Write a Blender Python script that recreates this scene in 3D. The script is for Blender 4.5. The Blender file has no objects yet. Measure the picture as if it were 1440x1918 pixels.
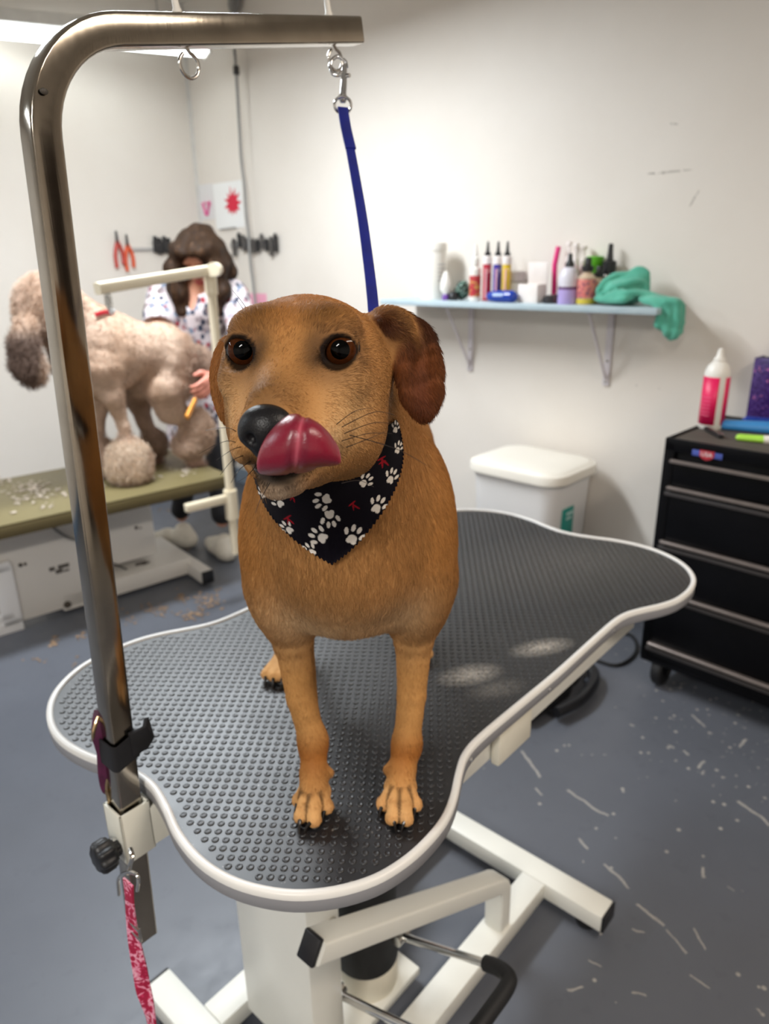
import bpy, bmesh, math, random
import numpy as np
from mathutils import Vector, Matrix
from mathutils.bvhtree import BVHTree

# ------------------------------------------------------------------ camera, world, lights, exposure
SC = bpy.context.scene
COL = SC.collection
PI = math.pi
FPX, TILT, ROLL, CAMH = 1330.0, math.radians(19.54), math.radians(0.985), 1.45


def Yd(deg):
    a = math.radians(deg)
    return np.array([math.sin(a), math.cos(a), 0.0])


_F = np.array([0, math.cos(TILT), -math.sin(TILT)])
_D = np.array([0, -math.sin(TILT), -math.cos(TILT)])
_R = np.array([1.0, 0, 0])
_c, _s = math.cos(ROLL), math.sin(ROLL)
CAMM = np.array([_c * _R + _s * _D, -_s * _R + _c * _D, _F])
CAMC = np.array([0, 0, CAMH])

cam_d = bpy.data.cameras.new('camera')
cam = bpy.data.objects.new('camera', cam_d)
COL.objects.link(cam)
m = Matrix.Identity(4)
for i in range(3):
    m[i][0], m[i][1], m[i][2], m[i][3] = CAMM[0][i], -CAMM[1][i], -CAMM[2][i], CAMC[i]
cam.matrix_world = m
cam_d.sensor_fit = 'VERTICAL'
cam_d.sensor_height = 36.0
cam_d.lens = FPX / 1918 * 36.0
cam_d.clip_start = 0.02
cam_d.dof.use_dof = True
cam_d.dof.focus_distance = 0.56
cam_d.dof.aperture_fstop = 6.5
SC.camera = cam

# room coordinates: u along the shelf wall from the far corner, w out from that wall
CORNER = np.array([-1.141, 4.906, 0.0])
UD, WD = Yd(134), Yd(224)


def RW(u, w, z):
    return CORNER + UD * u + WD * w + np.array([0, 0, z])


ROOM_U, ROOM_W, ROOM_H = 6.6, 6.0, 2.875

world = bpy.data.worlds.new('world')
SC.world = world
world.use_nodes = True
world.node_tree.nodes['Background'].inputs[0].default_value = (0.9, 0.95, 1.0, 1)
world.node_tree.nodes['Background'].inputs[1].default_value = 0.05


def area_light(name, loc, size, power, color, yaw, down=True):
    ld = bpy.data.lights.new(name, 'AREA')
    ld.shape = 'RECTANGLE'
    ld.size, ld.size_y = size
    ld.energy = power
    ld.color = color
    o = bpy.data.objects.new(name, ld)
    COL.objects.link(o)
    o.location = loc
    o.rotation_euler = (0, 0, math.radians(yaw))
    return o


# ceiling tube fixtures of the room (their housings are built further down at the same places)
LAMPS = [  # u, w, z, length, width, yaw, power, colour
    (1.75, 1.50, 2.50, 1.25, 0.26, 44, 54, (0.89, 0.95, 1.0)),
    (4.7, 4.3, 2.45, 1.25, 0.26, 44, 50, (1.0, 0.95, 0.88)),
    (5.0, 1.7, 2.50, 1.25, 0.22, 44, 20, (1.0, 0.82, 0.64)),
    (1.2, 4.2, 2.50, 1.25, 0.22, 44, 28, (0.84, 0.92, 1.0)),
]
for (u, w, z, L, Wd, yw, pw, cl) in LAMPS:
    area_light('ceiling_lamp_light', RW(u, w, z - 0.045), (Wd, L), pw, cl, -yw)

vs = SC.view_settings
vs.view_transform = 'Standard'
vs.look = 'None'
vs.gamma = 1.0
vs.exposure = 0.34
vs.use_curve_mapping = False
SC.cycles.max_bounces = 6
SC.cycles.diffuse_bounces = 4
SC.cycles.glossy_bounces = 3
SC.cycles.transmission_bounces = 4
SC.cycles.caustics_reflective = False
SC.cycles.caustics_refractive = False
SC.cycles.use_denoising = True


# ------------------------------------------------------------------ photo geometry: a pixel and a plane or a depth give a point
def ray(x, y):
    return np.array([(x - 720) / FPX, (y - 959) / FPX, 1.0]) @ CAMM


def onz(x, y, z):
    v = ray(x, y)
    return CAMC + v * (z - CAMH) / v[2]


def ond(x, y, d):
    return CAMC + ray(x, y) * d


def onY(x, y, Y):
    v = ray(x, y)
    return CAMC + v * (Y / v[1])


def onplane(x, y, P0, n):
    v = ray(x, y)
    return CAMC + v * (((np.array(P0) - CAMC) @ n) / (v @ n))


def onwall_r(x, y, w=0.0):
    return onplane(x, y, RW(0, w, 0), WD)


def onwall_l(x, y, u=0.0):
    return onplane(x, y, RW(u, 0, 0), UD)


# grooming table coordinates: a along the top, b across it
TA, TB = Yd(41.5), Yd(131.5)


def TW(a, b, z):
    return TA * a + TB * b + np.array([0, 0, z])


# ------------------------------------------------------------------ materials
def lin(c):
    if isinstance(c, str):
        c = c.lstrip('#')
        c = [int(c[i:i + 2], 16) / 255 for i in (0, 2, 4)]
    return tuple(x / 12.92 if x <= 0.04045 else ((x + 0.055) / 1.055) ** 2.4 for x in c[:3])


class NT:
    def __init__(s, name):
        s.m = bpy.data.materials.new(name)
        s.m.use_nodes = True
        s.t = s.m.node_tree
        s.b = s.t.nodes['Principled BSDF']

    def n(s, typ, ins=None, **kw):
        nd = s.t.nodes.new(typ)
        for k, v in kw.items():
            setattr(nd, k, v)
        for k, v in (ins or {}).items():
            s.set(nd.inputs[k], v)
        return nd

    def set(s, sock, v):
        if hasattr(v, 'is_output'):
            s.t.links.new(v, sock)
        elif isinstance(v, bpy.types.Node):
            s.t.links.new(v.outputs[0], sock)
        else:
            if sock.type == 'RGBA' and len(v) == 3:
                v = (*v, 1)
            sock.default_value = v

    def math(s, op, a, b=0.0, c=0.0):
        nd = s.n('ShaderNodeMath', operation=op)
        for i, v in enumerate((a, b, c)):
            s.set(nd.inputs[i], v)
        return nd.outputs[0]

    def ramp(s, fac, stops, interp='LINEAR'):
        nd = s.n('ShaderNodeValToRGB')
        nd.color_ramp.interpolation = interp
        e = nd.color_ramp.elements
        while len(e) < len(stops):
            e.new(0.5)
        for i, (p, c) in enumerate(stops):
            e[i].position = p
            e[i].color = (*c, 1) if len(c) == 3 else c
        s.set(nd.inputs[0], fac)
        return nd.outputs[0]

    def mix(s, fac, a, b, blend='MIX'):
        nd = s.n('ShaderNodeMix', data_type='RGBA', blend_type=blend)
        s.set(nd.inputs[0], fac)
        s.set(nd.inputs[6], a)
        s.set(nd.inputs[7], b)
        return nd.outputs[2]

    def coord(s, which='Object'):
        return s.n('ShaderNodeTexCoord').outputs[which]

    def noise(s, vec, scale, detail=3.0, rough=0.5, dist=0.0):
        nd = s.n('ShaderNodeTexNoise')
        s.set(nd.inputs['Vector'], vec)
        nd.inputs['Scale'].default_value = scale
        nd.inputs['Detail'].default_value = detail
        nd.inputs['Roughness'].default_value = rough
        nd.inputs['Distortion'].default_value = dist
        return nd.outputs[0]

    def mapping(s, vec, scale=(1, 1, 1), rot=(0, 0, 0), loc=(0, 0, 0)):
        nd = s.n('ShaderNodeMapping')
        s.set(nd.inputs['Vector'], vec)
        nd.inputs['Scale'].default_value = scale
        nd.inputs['Rotation'].default_value = rot
        nd.inputs['Location'].default_value = loc
        return nd.outputs[0]

    def bump(s, h, strength=0.2, dist=0.01):
        nd = s.n('ShaderNodeBump')
        nd.inputs['Strength'].default_value = strength
        nd.inputs['Distance'].default_value = dist
        s.set(nd.inputs['Height'], h)
        s.set(s.b.inputs['Normal'], nd.outputs[0])

    def p(s, **kw):
        names = dict(col='Base Color', rough='Roughness', metal='Metallic', trans='Transmission Weight', ior='IOR',
                     coat='Coat Weight', coatr='Coat Roughness', sss='Subsurface Weight', sheen='Sheen Weight',
                     emit='Emission Color', es='Emission Strength', spec='Specular IOR Level', alpha='Alpha')
        for k, v in kw.items():
            s.set(s.b.inputs[names[k]], v)
        return s


_MC = {}


def mat(name, col, rough=0.5, metal=0.0, vary=0.06, scale=18.0, bump=0.0, bscale=120.0, **kw):
    """a plain procedural material: base colour with a little noise in tone and roughness"""
    if name in _MC:
        return _MC[name]
    t = NT(name)
    c = lin(col)
    co = t.coord()
    nz = t.noise(co, scale, 4)
    lo = tuple(x * (1 - vary) for x in c)
    hi = tuple(min(1, x * (1 + vary)) for x in c)
    t.p(col=t.ramp(nz, [(0.3, lo), (0.7, hi)]), metal=metal, **kw)
    t.p(rough=t.math('MULTIPLY_ADD', nz, 0.12, rough - 0.06))
    if bump:
        t.bump(t.noise(co, bscale, 3), bump, 0.002)
    _MC[name] = t.m
    return t.m


def attr_mat(name, rough=0.5, bump=0.0, bscale=200, **kw):
    """base colour comes from the mesh's own colour attribute"""
    t = NT(name)
    a = t.n('ShaderNodeAttribute', attribute_name='col')
    t.p(col=a.outputs['Color'], rough=rough, **kw)
    if bump:
        t.bump(t.noise(t.coord(), bscale, 4), bump, 0.003)
    _MC[name] = t.m
    return t.m


# ------------------------------------------------------------------ objects
def link(o, parent=None):
    COL.objects.link(o)
    if parent is not None:
        o.parent = parent
        bpy.context.view_layer.update() if False else None
    return o


def tag(o, label=None, cat=None, group=None, kind=None):
    if label: o['label'] = label
    if cat: o['category'] = cat
    if group: o['group'] = group
    if kind: o['kind'] = kind
    return o


def thing(name, label, cat, loc=(0, 0, 0), rotz=0.0, group=None):
    o = bpy.data.objects.new(name, None)
    o.empty_display_size = 0.05
    COL.objects.link(o)
    o.location = loc
    o.rotation_euler = (0, 0, rotz)
    return tag(o, label, cat, group)


def _mw(o):
    if o is None:
        return Matrix.Identity(4)
    return _mw(o.parent) @ o.matrix_basis if o.parent is None else _mw(o.parent) @ o.matrix_parent_inverse @ o.matrix_basis


def finish(o, material, parent, smooth, local):
    if material is not None:
        for mm in (material if isinstance(material, (list, tuple)) else [material]):
            o.data.materials.append(mm)
    COL.objects.link(o)
    if parent is not None:
        o.parent = parent
        if not local:  # geometry given in world space: keep it there
            o.matrix_parent_inverse = _mw(parent).inverted()
    if smooth is not None and o.type == 'MESH':
        if smooth is True:
            o.data.polygons.foreach_set('use_smooth', [True] * len(o.data.polygons))
        elif smooth:
            o.data.polygons.foreach_set('use_smooth', [True] * len(o.data.polygons))
            o.data.set_sharp_from_angle(angle=math.radians(smooth))
    return o


def obj(name, bm, material, parent=None, smooth=40, local=False, kind=None):
    me = bpy.data.meshes.new(name)
    bmesh.ops.recalc_face_normals(bm, faces=bm.faces[:])
    bm.to_mesh(me)
    bm.free()
    o = bpy.data.objects.new(name, me)
    finish(o, material, parent, smooth, local)
    if kind: o['kind'] = kind
    return o


def obj_np(name, V, Fq, material, parent=None, smooth=True, local=False, col=None, kind=None):
    me = bpy.data.meshes.new(name)
    me.from_pydata(np.asarray(V).tolist(), [], [list(map(int, f)) for f in Fq])
    me.update()
    o = bpy.data.objects.new(name, me)
    if col is not None:
        a = me.color_attributes.new('col', 'FLOAT_COLOR', 'POINT')
        c4 = np.ones((len(V), 4), np.float32)
        c4[:, :3] = col
        a.data.foreach_set('color', c4.ravel())
    finish(o, material, parent, smooth, local)
    if kind: o['kind'] = kind
    return o


def nb():
    return bmesh.new()


def basis(xdir, zdir=(0, 0, 1)):
    """3x3 with columns x, y, z"""
    z = Vector(zdir).normalized()
    x = Vector(xdir)
    x = (x - z * x.dot(z)).normalized()
    y = z.cross(x)
    return Matrix((x, y, z)).transposed()


def add_box(bm, c, size, rot=None, bevel=0.0, seg=2):
    r = bmesh.ops.create_cube(bm, size=1.0)
    vs_ = r['verts']
    M = Matrix.Translation(Vector(c)) @ (rot.to_4x4() if rot is not None else Matrix.Identity(4)) @ Matrix.Diagonal((*size, 1))
    bmesh.ops.transform(bm, matrix=M, verts=vs_)
    if bevel:
        es = list({e for v in vs_ for e in v.link_edges})
        bmesh.ops.bevel(bm, geom=es, offset=bevel, segments=seg, affect='EDGES', profile=0.5)
    return bm


def frames(pts):
    P = [Vector(p) for p in pts]
    T = []
    for i in range(len(P)):
        a, b = P[max(0, i - 1)], P[min(len(P) - 1, i + 1)]
        T.append((b - a).normalized())
    up = Vector((0, 0, 1)) if abs(T[0].z) < 0.9 else Vector((1, 0, 0))
    N = [(up - T[0] * up.dot(T[0])).normalized()]
    for i in range(1, len(P)):
        n_ = N[-1] - T[i] * N[-1].dot(T[i])
        N.append(n_.normalized())
    return P, T, N


def add_tube(bm, pts, rad, seg=10, caps=True, closed=False, sx=1.0, up=None):
    """round (or flattened: sx) tube along points; rad a number or one per point"""
    P, T, N = frames(pts)
    if up is not None:
        N = [(Vector(up) - t * Vector(up).dot(t)).normalized() for t in T]
    rings = []
    for i, (p, t, n_) in enumerate(zip(P, T, N)):
        r = rad[i] if hasattr(rad, '__len__') else rad
        b_ = t.cross(n_)
        rings.append([bm.verts.new(p + (n_ * math.cos(2 * PI * k / seg) + b_ * math.sin(2 * PI * k / seg) * sx) * r) for k in range(seg)])
    for a, b in zip(rings, rings[1:] + ([rings[0]] if closed else [])):
        for k in range(seg):
            bm.faces.new((a[k], a[(k + 1) % seg], b[(k + 1) % seg], b[k]))
    if caps and not closed:
        bm.faces.new(rings[0][::-1])
        bm.faces.new(rings[-1])
    return bm


def add_sweep(bm, pts, prof, up, caps=True):
    """sweep a closed 2-D profile (x across, y along up) along points with mitred joints"""
    P = [Vector(p) for p in pts]
    up = Vector(up)
    rings = []
    for i in range(len(P)):
        t1 = (P[i] - P[i - 1]).normalized() if i > 0 else (P[1] - P[0]).normalized()
        t2 = (P[i + 1] - P[i]).normalized() if i < len(P) - 1 else t1
        t = (t1 + t2).normalized()
        x = t.cross(up).normalized() if abs(t.dot(up)) < 0.99 else Vector((1, 0, 0))
        yv = x.cross(t).normalized()
        k = 1.0 / max(0.3, t.dot(t1))
        rings.append([bm.verts.new(P[i] + x * px_ + yv * py_ * k) for px_, py_ in prof])
    n_ = len(prof)
    for a, b in zip(rings, rings[1:]):
        for k in range(n_):
            bm.faces.new((a[k], a[(k + 1) % n_], b[(k + 1) % n_], b[k]))
    if caps:
        bm.faces.new(rings[0][::-1])
        bm.faces.new(rings[-1])
    return bm


def rrect(w, h, r=0.003, n=3):
    out = []
    for cx, cy, a0 in ((w / 2 - r, h / 2 - r, 0), (-w / 2 + r, h / 2 - r, 90), (-w / 2 + r, -h / 2 + r, 180), (w / 2 - r, -h / 2 + r, 270)):
        for k in range(n + 1):
            a = math.radians(a0 + 90 * k / n)
            out.append((cx + r * math.cos(a), cy + r * math.sin(a)))
    return out


def add_lathe(bm, prof, seg=24, M=None, sx=1.0, sy=1.0):
    """profile of (radius, height) pairs from bottom to top around z"""
    M = M or Matrix.Identity(4)
    rings = []
    for r, z in prof:
        if r < 1e-6:
            rings.append([bm.verts.new(M @ Vector((0, 0, z)))])
        else:
            rings.append([bm.verts.new(M @ Vector((r * sx * math.cos(2 * PI * k / seg), r * sy * math.sin(2 * PI * k / seg), z))) for k in range(seg)])
    for a, b in zip(rings, rings[1:]):
        if len(a) == 1 and len(b) == 1:
            continue
        for k in range(seg):
            k2 = (k + 1) % seg
            if len(a) == 1:
                bm.faces.new((a[0], b[k2], b[k]))
            elif len(b) == 1:
                bm.faces.new((a[k], a[k2], b[0]))
            else:
                bm.faces.new((a[k], a[k2], b[k2], b[k]))
    if len(rings[0]) > 1: bm.faces.new(rings[0][::-1])
    if len(rings[-1]) > 1: bm.faces.new(rings[-1])
    return bm


def add_prism(bm, outline, z0, z1, M=None):
    M = M or Matrix.Identity(4)
    lo = [bm.verts.new(M @ Vector((x, y, z0))) for x, y in outline]
    hi = [bm.verts.new(M @ Vector((x, y, z1))) for x, y in outline]
    n_ = len(outline)
    for k in range(n_):
        bm.faces.new((lo[k], lo[(k + 1) % n_], hi[(k + 1) % n_], hi[k]))
    bm.faces.new(lo[::-1])
    bm.faces.new(hi)
    return bm


def ML(loc, rot=None):
    return Matrix.Translation(Vector(loc)) @ (rot.to_4x4() if rot is not None else Matrix.Identity(4))


def spline(pts, n=8, closed=False):
    """Catmull-Rom through points"""
    P = [np.array(p, float) for p in pts]
    N = len(P)
    out = []
    segs = N if closed else N - 1
    for i in range(segs):
        if closed:
            p0, p1, p2, p3 = P[(i - 1) % N], P[i], P[(i + 1) % N], P[(i + 2) % N]
        else:
            p0, p1, p2, p3 = P[max(i - 1, 0)], P[i], P[i + 1], P[min(i + 2, N - 1)]
        for k in range(n):
            t = k / n
            out.append(0.5 * ((2 * p1) + (-p0 + p2) * t + (2 * p0 - 5 * p1 + 4 * p2 - p3) * t * t + (-p0 + 3 * p1 - 3 * p2 + p3) * t ** 3))
    if not closed:
        out.append(P[-1])
    return out


# ------------------------------------------------------------------ smooth bodies: blended distance fields turned into one mesh
class Field:
    def __init__(s, lo, hi, h):
        s.lo = np.array(lo, float)
        s.h = h
        s.n = np.ceil((np.array(hi) - s.lo) / h).astype(int) + 1
        s.d = np.full(s.n, 1e3, np.float32)

    def _block(s, blo, bhi):
        i0 = np.maximum(0, np.floor((np.array(blo) - s.lo) / s.h).astype(int))
        i1 = np.minimum(s.n, np.ceil((np.array(bhi) - s.lo) / s.h).astype(int) + 1)
        if (i1 <= i0).any():
            return None
        ax = [(s.lo[k] + s.h * np.arange(i0[k], i1[k])).astype(np.float32) for k in range(3)]
        return tuple(slice(i0[k], i1[k]) for k in range(3)), np.meshgrid(*ax, indexing='ij', sparse=True)

    def _merge(s, sl, v, k, sub=False):
        cur = s.d[sl]
        if sub:
            v = -v
            if k > 0:
                hh = np.maximum(k - np.abs(cur - v), 0) / k
                s.d[sl] = np.maximum(cur, v) + hh * hh * k * 0.25
            else:
                s.d[sl] = np.maximum(cur, v)
        else:
            if k > 0:
                hh = np.maximum(k - np.abs(cur - v), 0) / k
                s.d[sl] = np.minimum(cur, v) - hh * hh * k * 0.25
            else:
                s.d[sl] = np.minimum(cur, v)

    def ell(s, c, r, R=None, k=0.02, sub=False):
        """ellipsoid; R: 3x3 with the axes as columns"""
        c = np.array(c, float)
        r = np.array(r, float) if hasattr(r, '__len__') else np.array([r] * 3, float)
        R = np.eye(3) if R is None else np.array(R)
        ext = np.sqrt((R ** 2) @ (r ** 2)) + k + 4 * s.h
        b = s._block(c - ext, c + ext)
        if b is None: return s
        sl, (X, Yy, Z) = b
        X, Yy, Z = X - c[0], Yy - c[1], Z - c[2]
        L = [X * R[0, j] + Yy * R[1, j] + Z * R[2, j] for j in range(3)]
        k0 = np.sqrt(sum((L[j] / r[j]) ** 2 for j in range(3)))
        k1 = np.sqrt(sum((L[j] / r[j] ** 2) ** 2 for j in range(3)))
        s._merge(sl, (k0 * (k0 - 1) / np.maximum(k1, 1e-6)).astype(np.float32), k, sub)
        return s

    def cone(s, a, b, ra, rb, k=0.02, sub=False):
        a, b = np.array(a, float), np.array(b, float)
        m_ = max(ra, rb) + k + 4 * s.h
        bl = s._block(np.minimum(a, b) - m_, np.maximum(a, b) + m_)
        if bl is None: return s
        sl, (X, Yy, Z) = bl
        ab = b - a
        L2 = max(float(ab @ ab), 1e-12)
        X, Yy, Z = X - a[0], Yy - a[1], Z - a[2]
        t = np.clip((X * ab[0] + Yy * ab[1] + Z * ab[2]) / L2, 0, 1)
        dd = np.sqrt((X - t * ab[0]) ** 2 + (Yy - t * ab[1]) ** 2 + (Z - t * ab[2]) ** 2) - (ra + (rb - ra) * t)
        s._merge(sl, dd.astype(np.float32), k, sub)
        return s

    def chain(s, pts, rads, k=0.02):
        for i in range(len(pts) - 1):
            s.cone(pts[i], pts[i + 1], rads[i], rads[i + 1], k)
        return s

    def torus(s, c, axis, R_, r_, k=0.004, sub=False):
        c = np.array(c, float)
        ax = np.array(axis, float)
        ax /= np.linalg.norm(ax)
        m_ = R_ + r_ + k + 3 * s.h
        bl = s._block(c - m_, c + m_)
        if bl is None: return s
        sl, (X, Yy, Z) = bl
        X, Yy, Z = X - c[0], Yy - c[1], Z - c[2]
        t = X * ax[0] + Yy * ax[1] + Z * ax[2]
        rr = np.sqrt(np.maximum(X * X + Yy * Yy + Z * Z - t * t, 0))
        s._merge(sl, (np.sqrt((rr - R_) ** 2 + t * t) - r_).astype(np.float32), k, sub)
        return s

    def plane_cut(s, p, n_):
        """remove what lies on the n side of the plane"""
        p, n_ = np.array(p, float), np.array(n_, float)
        bl = s._block(s.lo, s.lo + s.n * s.h)
        sl, (X, Yy, Z) = bl
        v = ((X - p[0]) * n_[0] + (Yy - p[1]) * n_[1] + (Z - p[2]) * n_[2]).astype(np.float32)
        s.d = np.maximum(s.d, v)
        return s

    def noise(s, amp, scale, seed=0):
        """wobble the surface"""
        rng = np.random.RandomState(seed)
        X, Yy, Z = np.meshgrid(*[(s.lo[k] + s.h * np.arange(s.n[k])).astype(np.float32) for k in range(3)], indexing='ij', sparse=True)
        acc = 0
        for _ in range(7):
            w = rng.normal(size=3) * scale
            acc = acc + np.sin(X * w[0] + Yy * w[1] + Z * w[2] + rng.uniform(0, 6.28))
        s.d = s.d + (amp / 2.6 * acc).astype(np.float32) * (np.abs(s.d) < 0.2)
        return s

    def mesh(s, smooth=2):
        d = s.d
        ins = d < 0
        cn = np.zeros(np.array(d.shape) - 1, np.int8)
        for o in np.ndindex(2, 2, 2):
            cn += ins[o[0]:d.shape[0] - 1 + o[0], o[1]:d.shape[1] - 1 + o[1], o[2]:d.shape[2] - 1 + o[2]]
        act = (cn > 0) & (cn < 8)
        idx = np.full(act.shape, -1, np.int64)
        ai = np.argwhere(act)
        idx[act] = np.arange(len(ai))
        acc = np.zeros((len(ai), 3))
        ct = np.zeros(len(ai))
        cor = [np.array(o) for o in np.ndindex(2, 2, 2)]
        dv = {tuple(o): d[ai[:, 0] + o[0], ai[:, 1] + o[1], ai[:, 2] + o[2]] for o in cor}
        for p in cor:
            for ax in range(3):
                if p[ax] == 0:
                    q = p.copy()
                    q[ax] = 1
                    dp, dq = dv[tuple(p)], dv[tuple(q)]
                    cr = (dp < 0) != (dq < 0)
                    t = np.where(cr, dp / np.where(cr, dp - dq, 1), 0)
                    acc[cr] += p + t[cr, None] * (q - p)
                    ct += cr
        V = s.lo + (ai + acc / np.maximum(ct, 1)[:, None]) * s.h
        faces = []
        for ax in range(3):
            o1, o2 = [k for k in range(3) if k != ax]
            sa = [slice(None)] * 3
            sb = [slice(None)] * 3
            sa[ax] = slice(0, d.shape[ax] - 1)
            sb[ax] = slice(1, d.shape[ax])
            A, B = ins[tuple(sa)], ins[tuple(sb)]
            e = np.argwhere(A != B)
            e = e[(e[:, o1] > 0) & (e[:, o2] > 0) & (e[:, o1] < d.shape[o1] - 1) & (e[:, o2] < d.shape[o2] - 1)]
            fl = A[e[:, 0], e[:, 1], e[:, 2]]
            q = []
            for d1, d2 in ((1, 1), (0, 1), (0, 0), (1, 0)):
                c_ = e.copy()
                c_[:, o1] -= d1
                c_[:, o2] -= d2
                q.append(idx[c_[:, 0], c_[:, 1], c_[:, 2]])
            q = np.stack(q, 1)
            if ax == 1: fl = ~fl
            q[~fl] = q[~fl][:, ::-1]
            faces.append(q)
        Fq = np.concatenate(faces)
        Fq = Fq[(Fq >= 0).all(1)]
        for _ in range(smooth):
            V = laplace(V, Fq, 0.5)
        return V, Fq


def laplace(V, Fq, lam=0.5):
    a = np.concatenate([Fq[:, i] for i in range(4)])
    b = np.concatenate([Fq[:, (i + 1) % 4] for i in range(4)])
    N = len(V)
    s_ = np.stack([np.bincount(a, V[b, k], N) + np.bincount(b, V[a, k], N) for k in range(3)], 1)
    c_ = np.bincount(a, minlength=N) + np.bincount(b, minlength=N)
    return V + lam * (s_ / np.maximum(c_, 1)[:, None] - V)


def vnormals(V, Fq):
    fn = np.cross(V[Fq[:, 2]] - V[Fq[:, 0]], V[Fq[:, 3]] - V[Fq[:, 1]])
    N = np.zeros_like(V)
    for i in range(4):
        for k in range(3):
            N[:, k] += np.bincount(Fq[:, i], fn[:, k], len(V))
    return N / np.maximum(np.linalg.norm(N, axis=1, keepdims=True), 1e-12)


def sstep(a, b, x):
    t = np.clip((x - a) / (b - a), 0, 1)
    return t * t * (3 - 2 * t)


def fur(name, V, Fq, colr, n, dirf, lenf, denf, parent, material, lift=0.25, jit=0.25, rad=0.00016, seed=3, shade=0.25):
    """short lying hair: n curves rooted on the mesh, combed along dirf(points)"""
    rng = np.random.RandomState(seed)
    Nn = vnormals(V, Fq)
    ctr = V[Fq].mean(1)
    ar = np.linalg.norm(np.cross(V[Fq[:, 2]] - V[Fq[:, 0]], V[Fq[:, 3]] - V[Fq[:, 1]]), axis=1) * 0.5
    w = ar * denf(ctr)
    fi = rng.choice(len(Fq), n, p=w / w.sum())
    s_, t_ = rng.rand(n, 1), rng.rand(n, 1)
    q = Fq[fi]

    def bil(A):
        return A[q[:, 0]] * (1 - s_) * (1 - t_) + A[q[:, 1]] * s_ * (1 - t_) + A[q[:, 2]] * s_ * t_ + A[q[:, 3]] * (1 - s_) * t_
    P, Nv, C = bil(V), bil(Nn), bil(colr)
    Nv /= np.linalg.norm(Nv, axis=1, keepdims=True)
    Dv = dirf(P)
    Dv = Dv - Nv * (Dv * Nv).sum(1, keepdims=True)
    Dv = Dv / np.maximum(np.linalg.norm(Dv, axis=1, keepdims=True), 1e-6)
    Dv = Dv + rng.normal(size=P.shape) * jit
    Dv = Dv - Nv * (Dv * Nv).sum(1, keepdims=True)
    Dv = Dv / np.maximum(np.linalg.norm(Dv, axis=1, keepdims=True), 1e-6)
    L = lenf(P)[:, None] * rng.uniform(0.7, 1.2, (n, 1))
    li = lift * rng.uniform(0.5, 1.5, (n, 1))
    K = 4
    pts = np.zeros((n, K, 3), np.float32)
    for i, u in enumerate((0, 0.33, 0.67, 1.0)):
        pts[:, i] = P - Nv * 0.0004 + Dv * L * u + Nv * L * li * (u - 0.55 * u * u)
    cu = bpy.data.hair_curves.new(name)
    cu.add_curves([K] * n)
    cu.attributes['position'].data.foreach_set('vector', pts.ravel())
    ra = cu.attributes.get('radius') or cu.attributes.new('radius', 'FLOAT', 'POINT')
    ra.data.foreach_set('value', np.tile(np.array([1, 0.95, 0.75, 0.2], np.float32) * rad, n))
    ca = cu.attributes.new('col', 'FLOAT_COLOR', 'CURVE')
    c4 = np.ones((n, 4), np.float32)
    c4[:, :3] = C * rng.uniform(1 - shade, 1 + shade, (n, 1)) * np.where(rng.rand(n, 1) < .12, .6, 1.05)
    ca.data.foreach_set('color', c4.ravel())
    o = bpy.data.objects.new(name, cu)
    finish(o, material, parent, None, False)
    o['kind'] = 'stuff'
    return o


# ------------------------------------------------------------------ the room
def wall_material(name, marks=()):
    t = NT(name)
    co = t.coord()
    nz = t.noise(co, 1.6, 5, 0.6)
    c = t.ramp(nz, [(0.3, lin('dfd7cd')), (0.7, lin('e5ded5'))])
    for (p, s_, r) in marks:  # scuffs scratched into the paint
        mp = t.n('ShaderNodeMapping', vector_type='TEXTURE')
        t.set(mp.inputs['Vector'], co)
        mp.inputs['Location'].default_value = tuple(p)
        mp.inputs['Rotation'].default_value = r
        mp.inputs['Scale'].default_value = s_
        ln = t.n('ShaderNodeVectorMath', operation='LENGTH')
        t.set(ln.inputs[0], mp.outputs[0])
        k = t.math('MULTIPLY', t.math('LESS_THAN', ln.outputs[1], 1.0), t.math('GREATER_THAN', t.noise(co, 60, 3, 0.7), 0.47))
        c = t.mix(t.math('MULTIPLY', k, 0.45), c, lin('6b6258'))
    t.p(col=c, rough=0.62, spec=0.3)
    t.bump(t.noise(co, 90, 3), 0.08, 0.003)
    return t.m


yawU = math.radians(90 - 134)  # rotation that turns +x onto the u direction
RU = Matrix.Rotation(yawU, 3, 'Z')


def wall_box(name, u0, u1, w0, w1, z0, z1, material):
    bm = nb()
    c = RW((u0 + u1) / 2, (w0 + w1) / 2, (z0 + z1) / 2)
    add_box(bm, c, (abs(u1 - u0), abs(w1 - w0), z1 - z0), RU)
    o = obj(name, bm, material, smooth=None)
    o['kind'] = 'structure'
    return o


mk1 = onwall_r(1252, 322)
mk2 = onwall_r(1240, 727)
mk3 = onwall_r(1330, 1)
wm = wall_material('wall_paint', [
    (mk1, (0.085, 0.05, 0.0035), (0, 0, yawU)), (onwall_r(1230, 325), (0.03, 0.05, 0.003), (0, 0.1, yawU)),
    (onwall_r(1236, 727), (0.006, 0.05, 0.005), (0, 0, yawU)), (onwall_r(1193, 722), (0.007, 0.05, 0.004), (0, 0, yawU)),
    (onwall_r(1300, 372), (0.004, 0.05, 0.03), (0, 0.5, yawU)), (onwall_r(1262, 232), (0.016, 0.05, 0.003), (0, 0.2, yawU))])
wall_box('wall_right', -0.1, ROOM_U, -0.1, 0, 0, ROOM_H, wm)
wall_box('wall_left', -0.1, 0, 0, ROOM_W, 0, ROOM_H, wm)
wall_box('wall_near', 0, ROOM_U, ROOM_W, ROOM_W + 0.1, 0, ROOM_H, wm)
wall_box('wall_far', ROOM_U, ROOM_U + 0.1, -0.1, ROOM_W + 0.1, 0, ROOM_H, wm)
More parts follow.
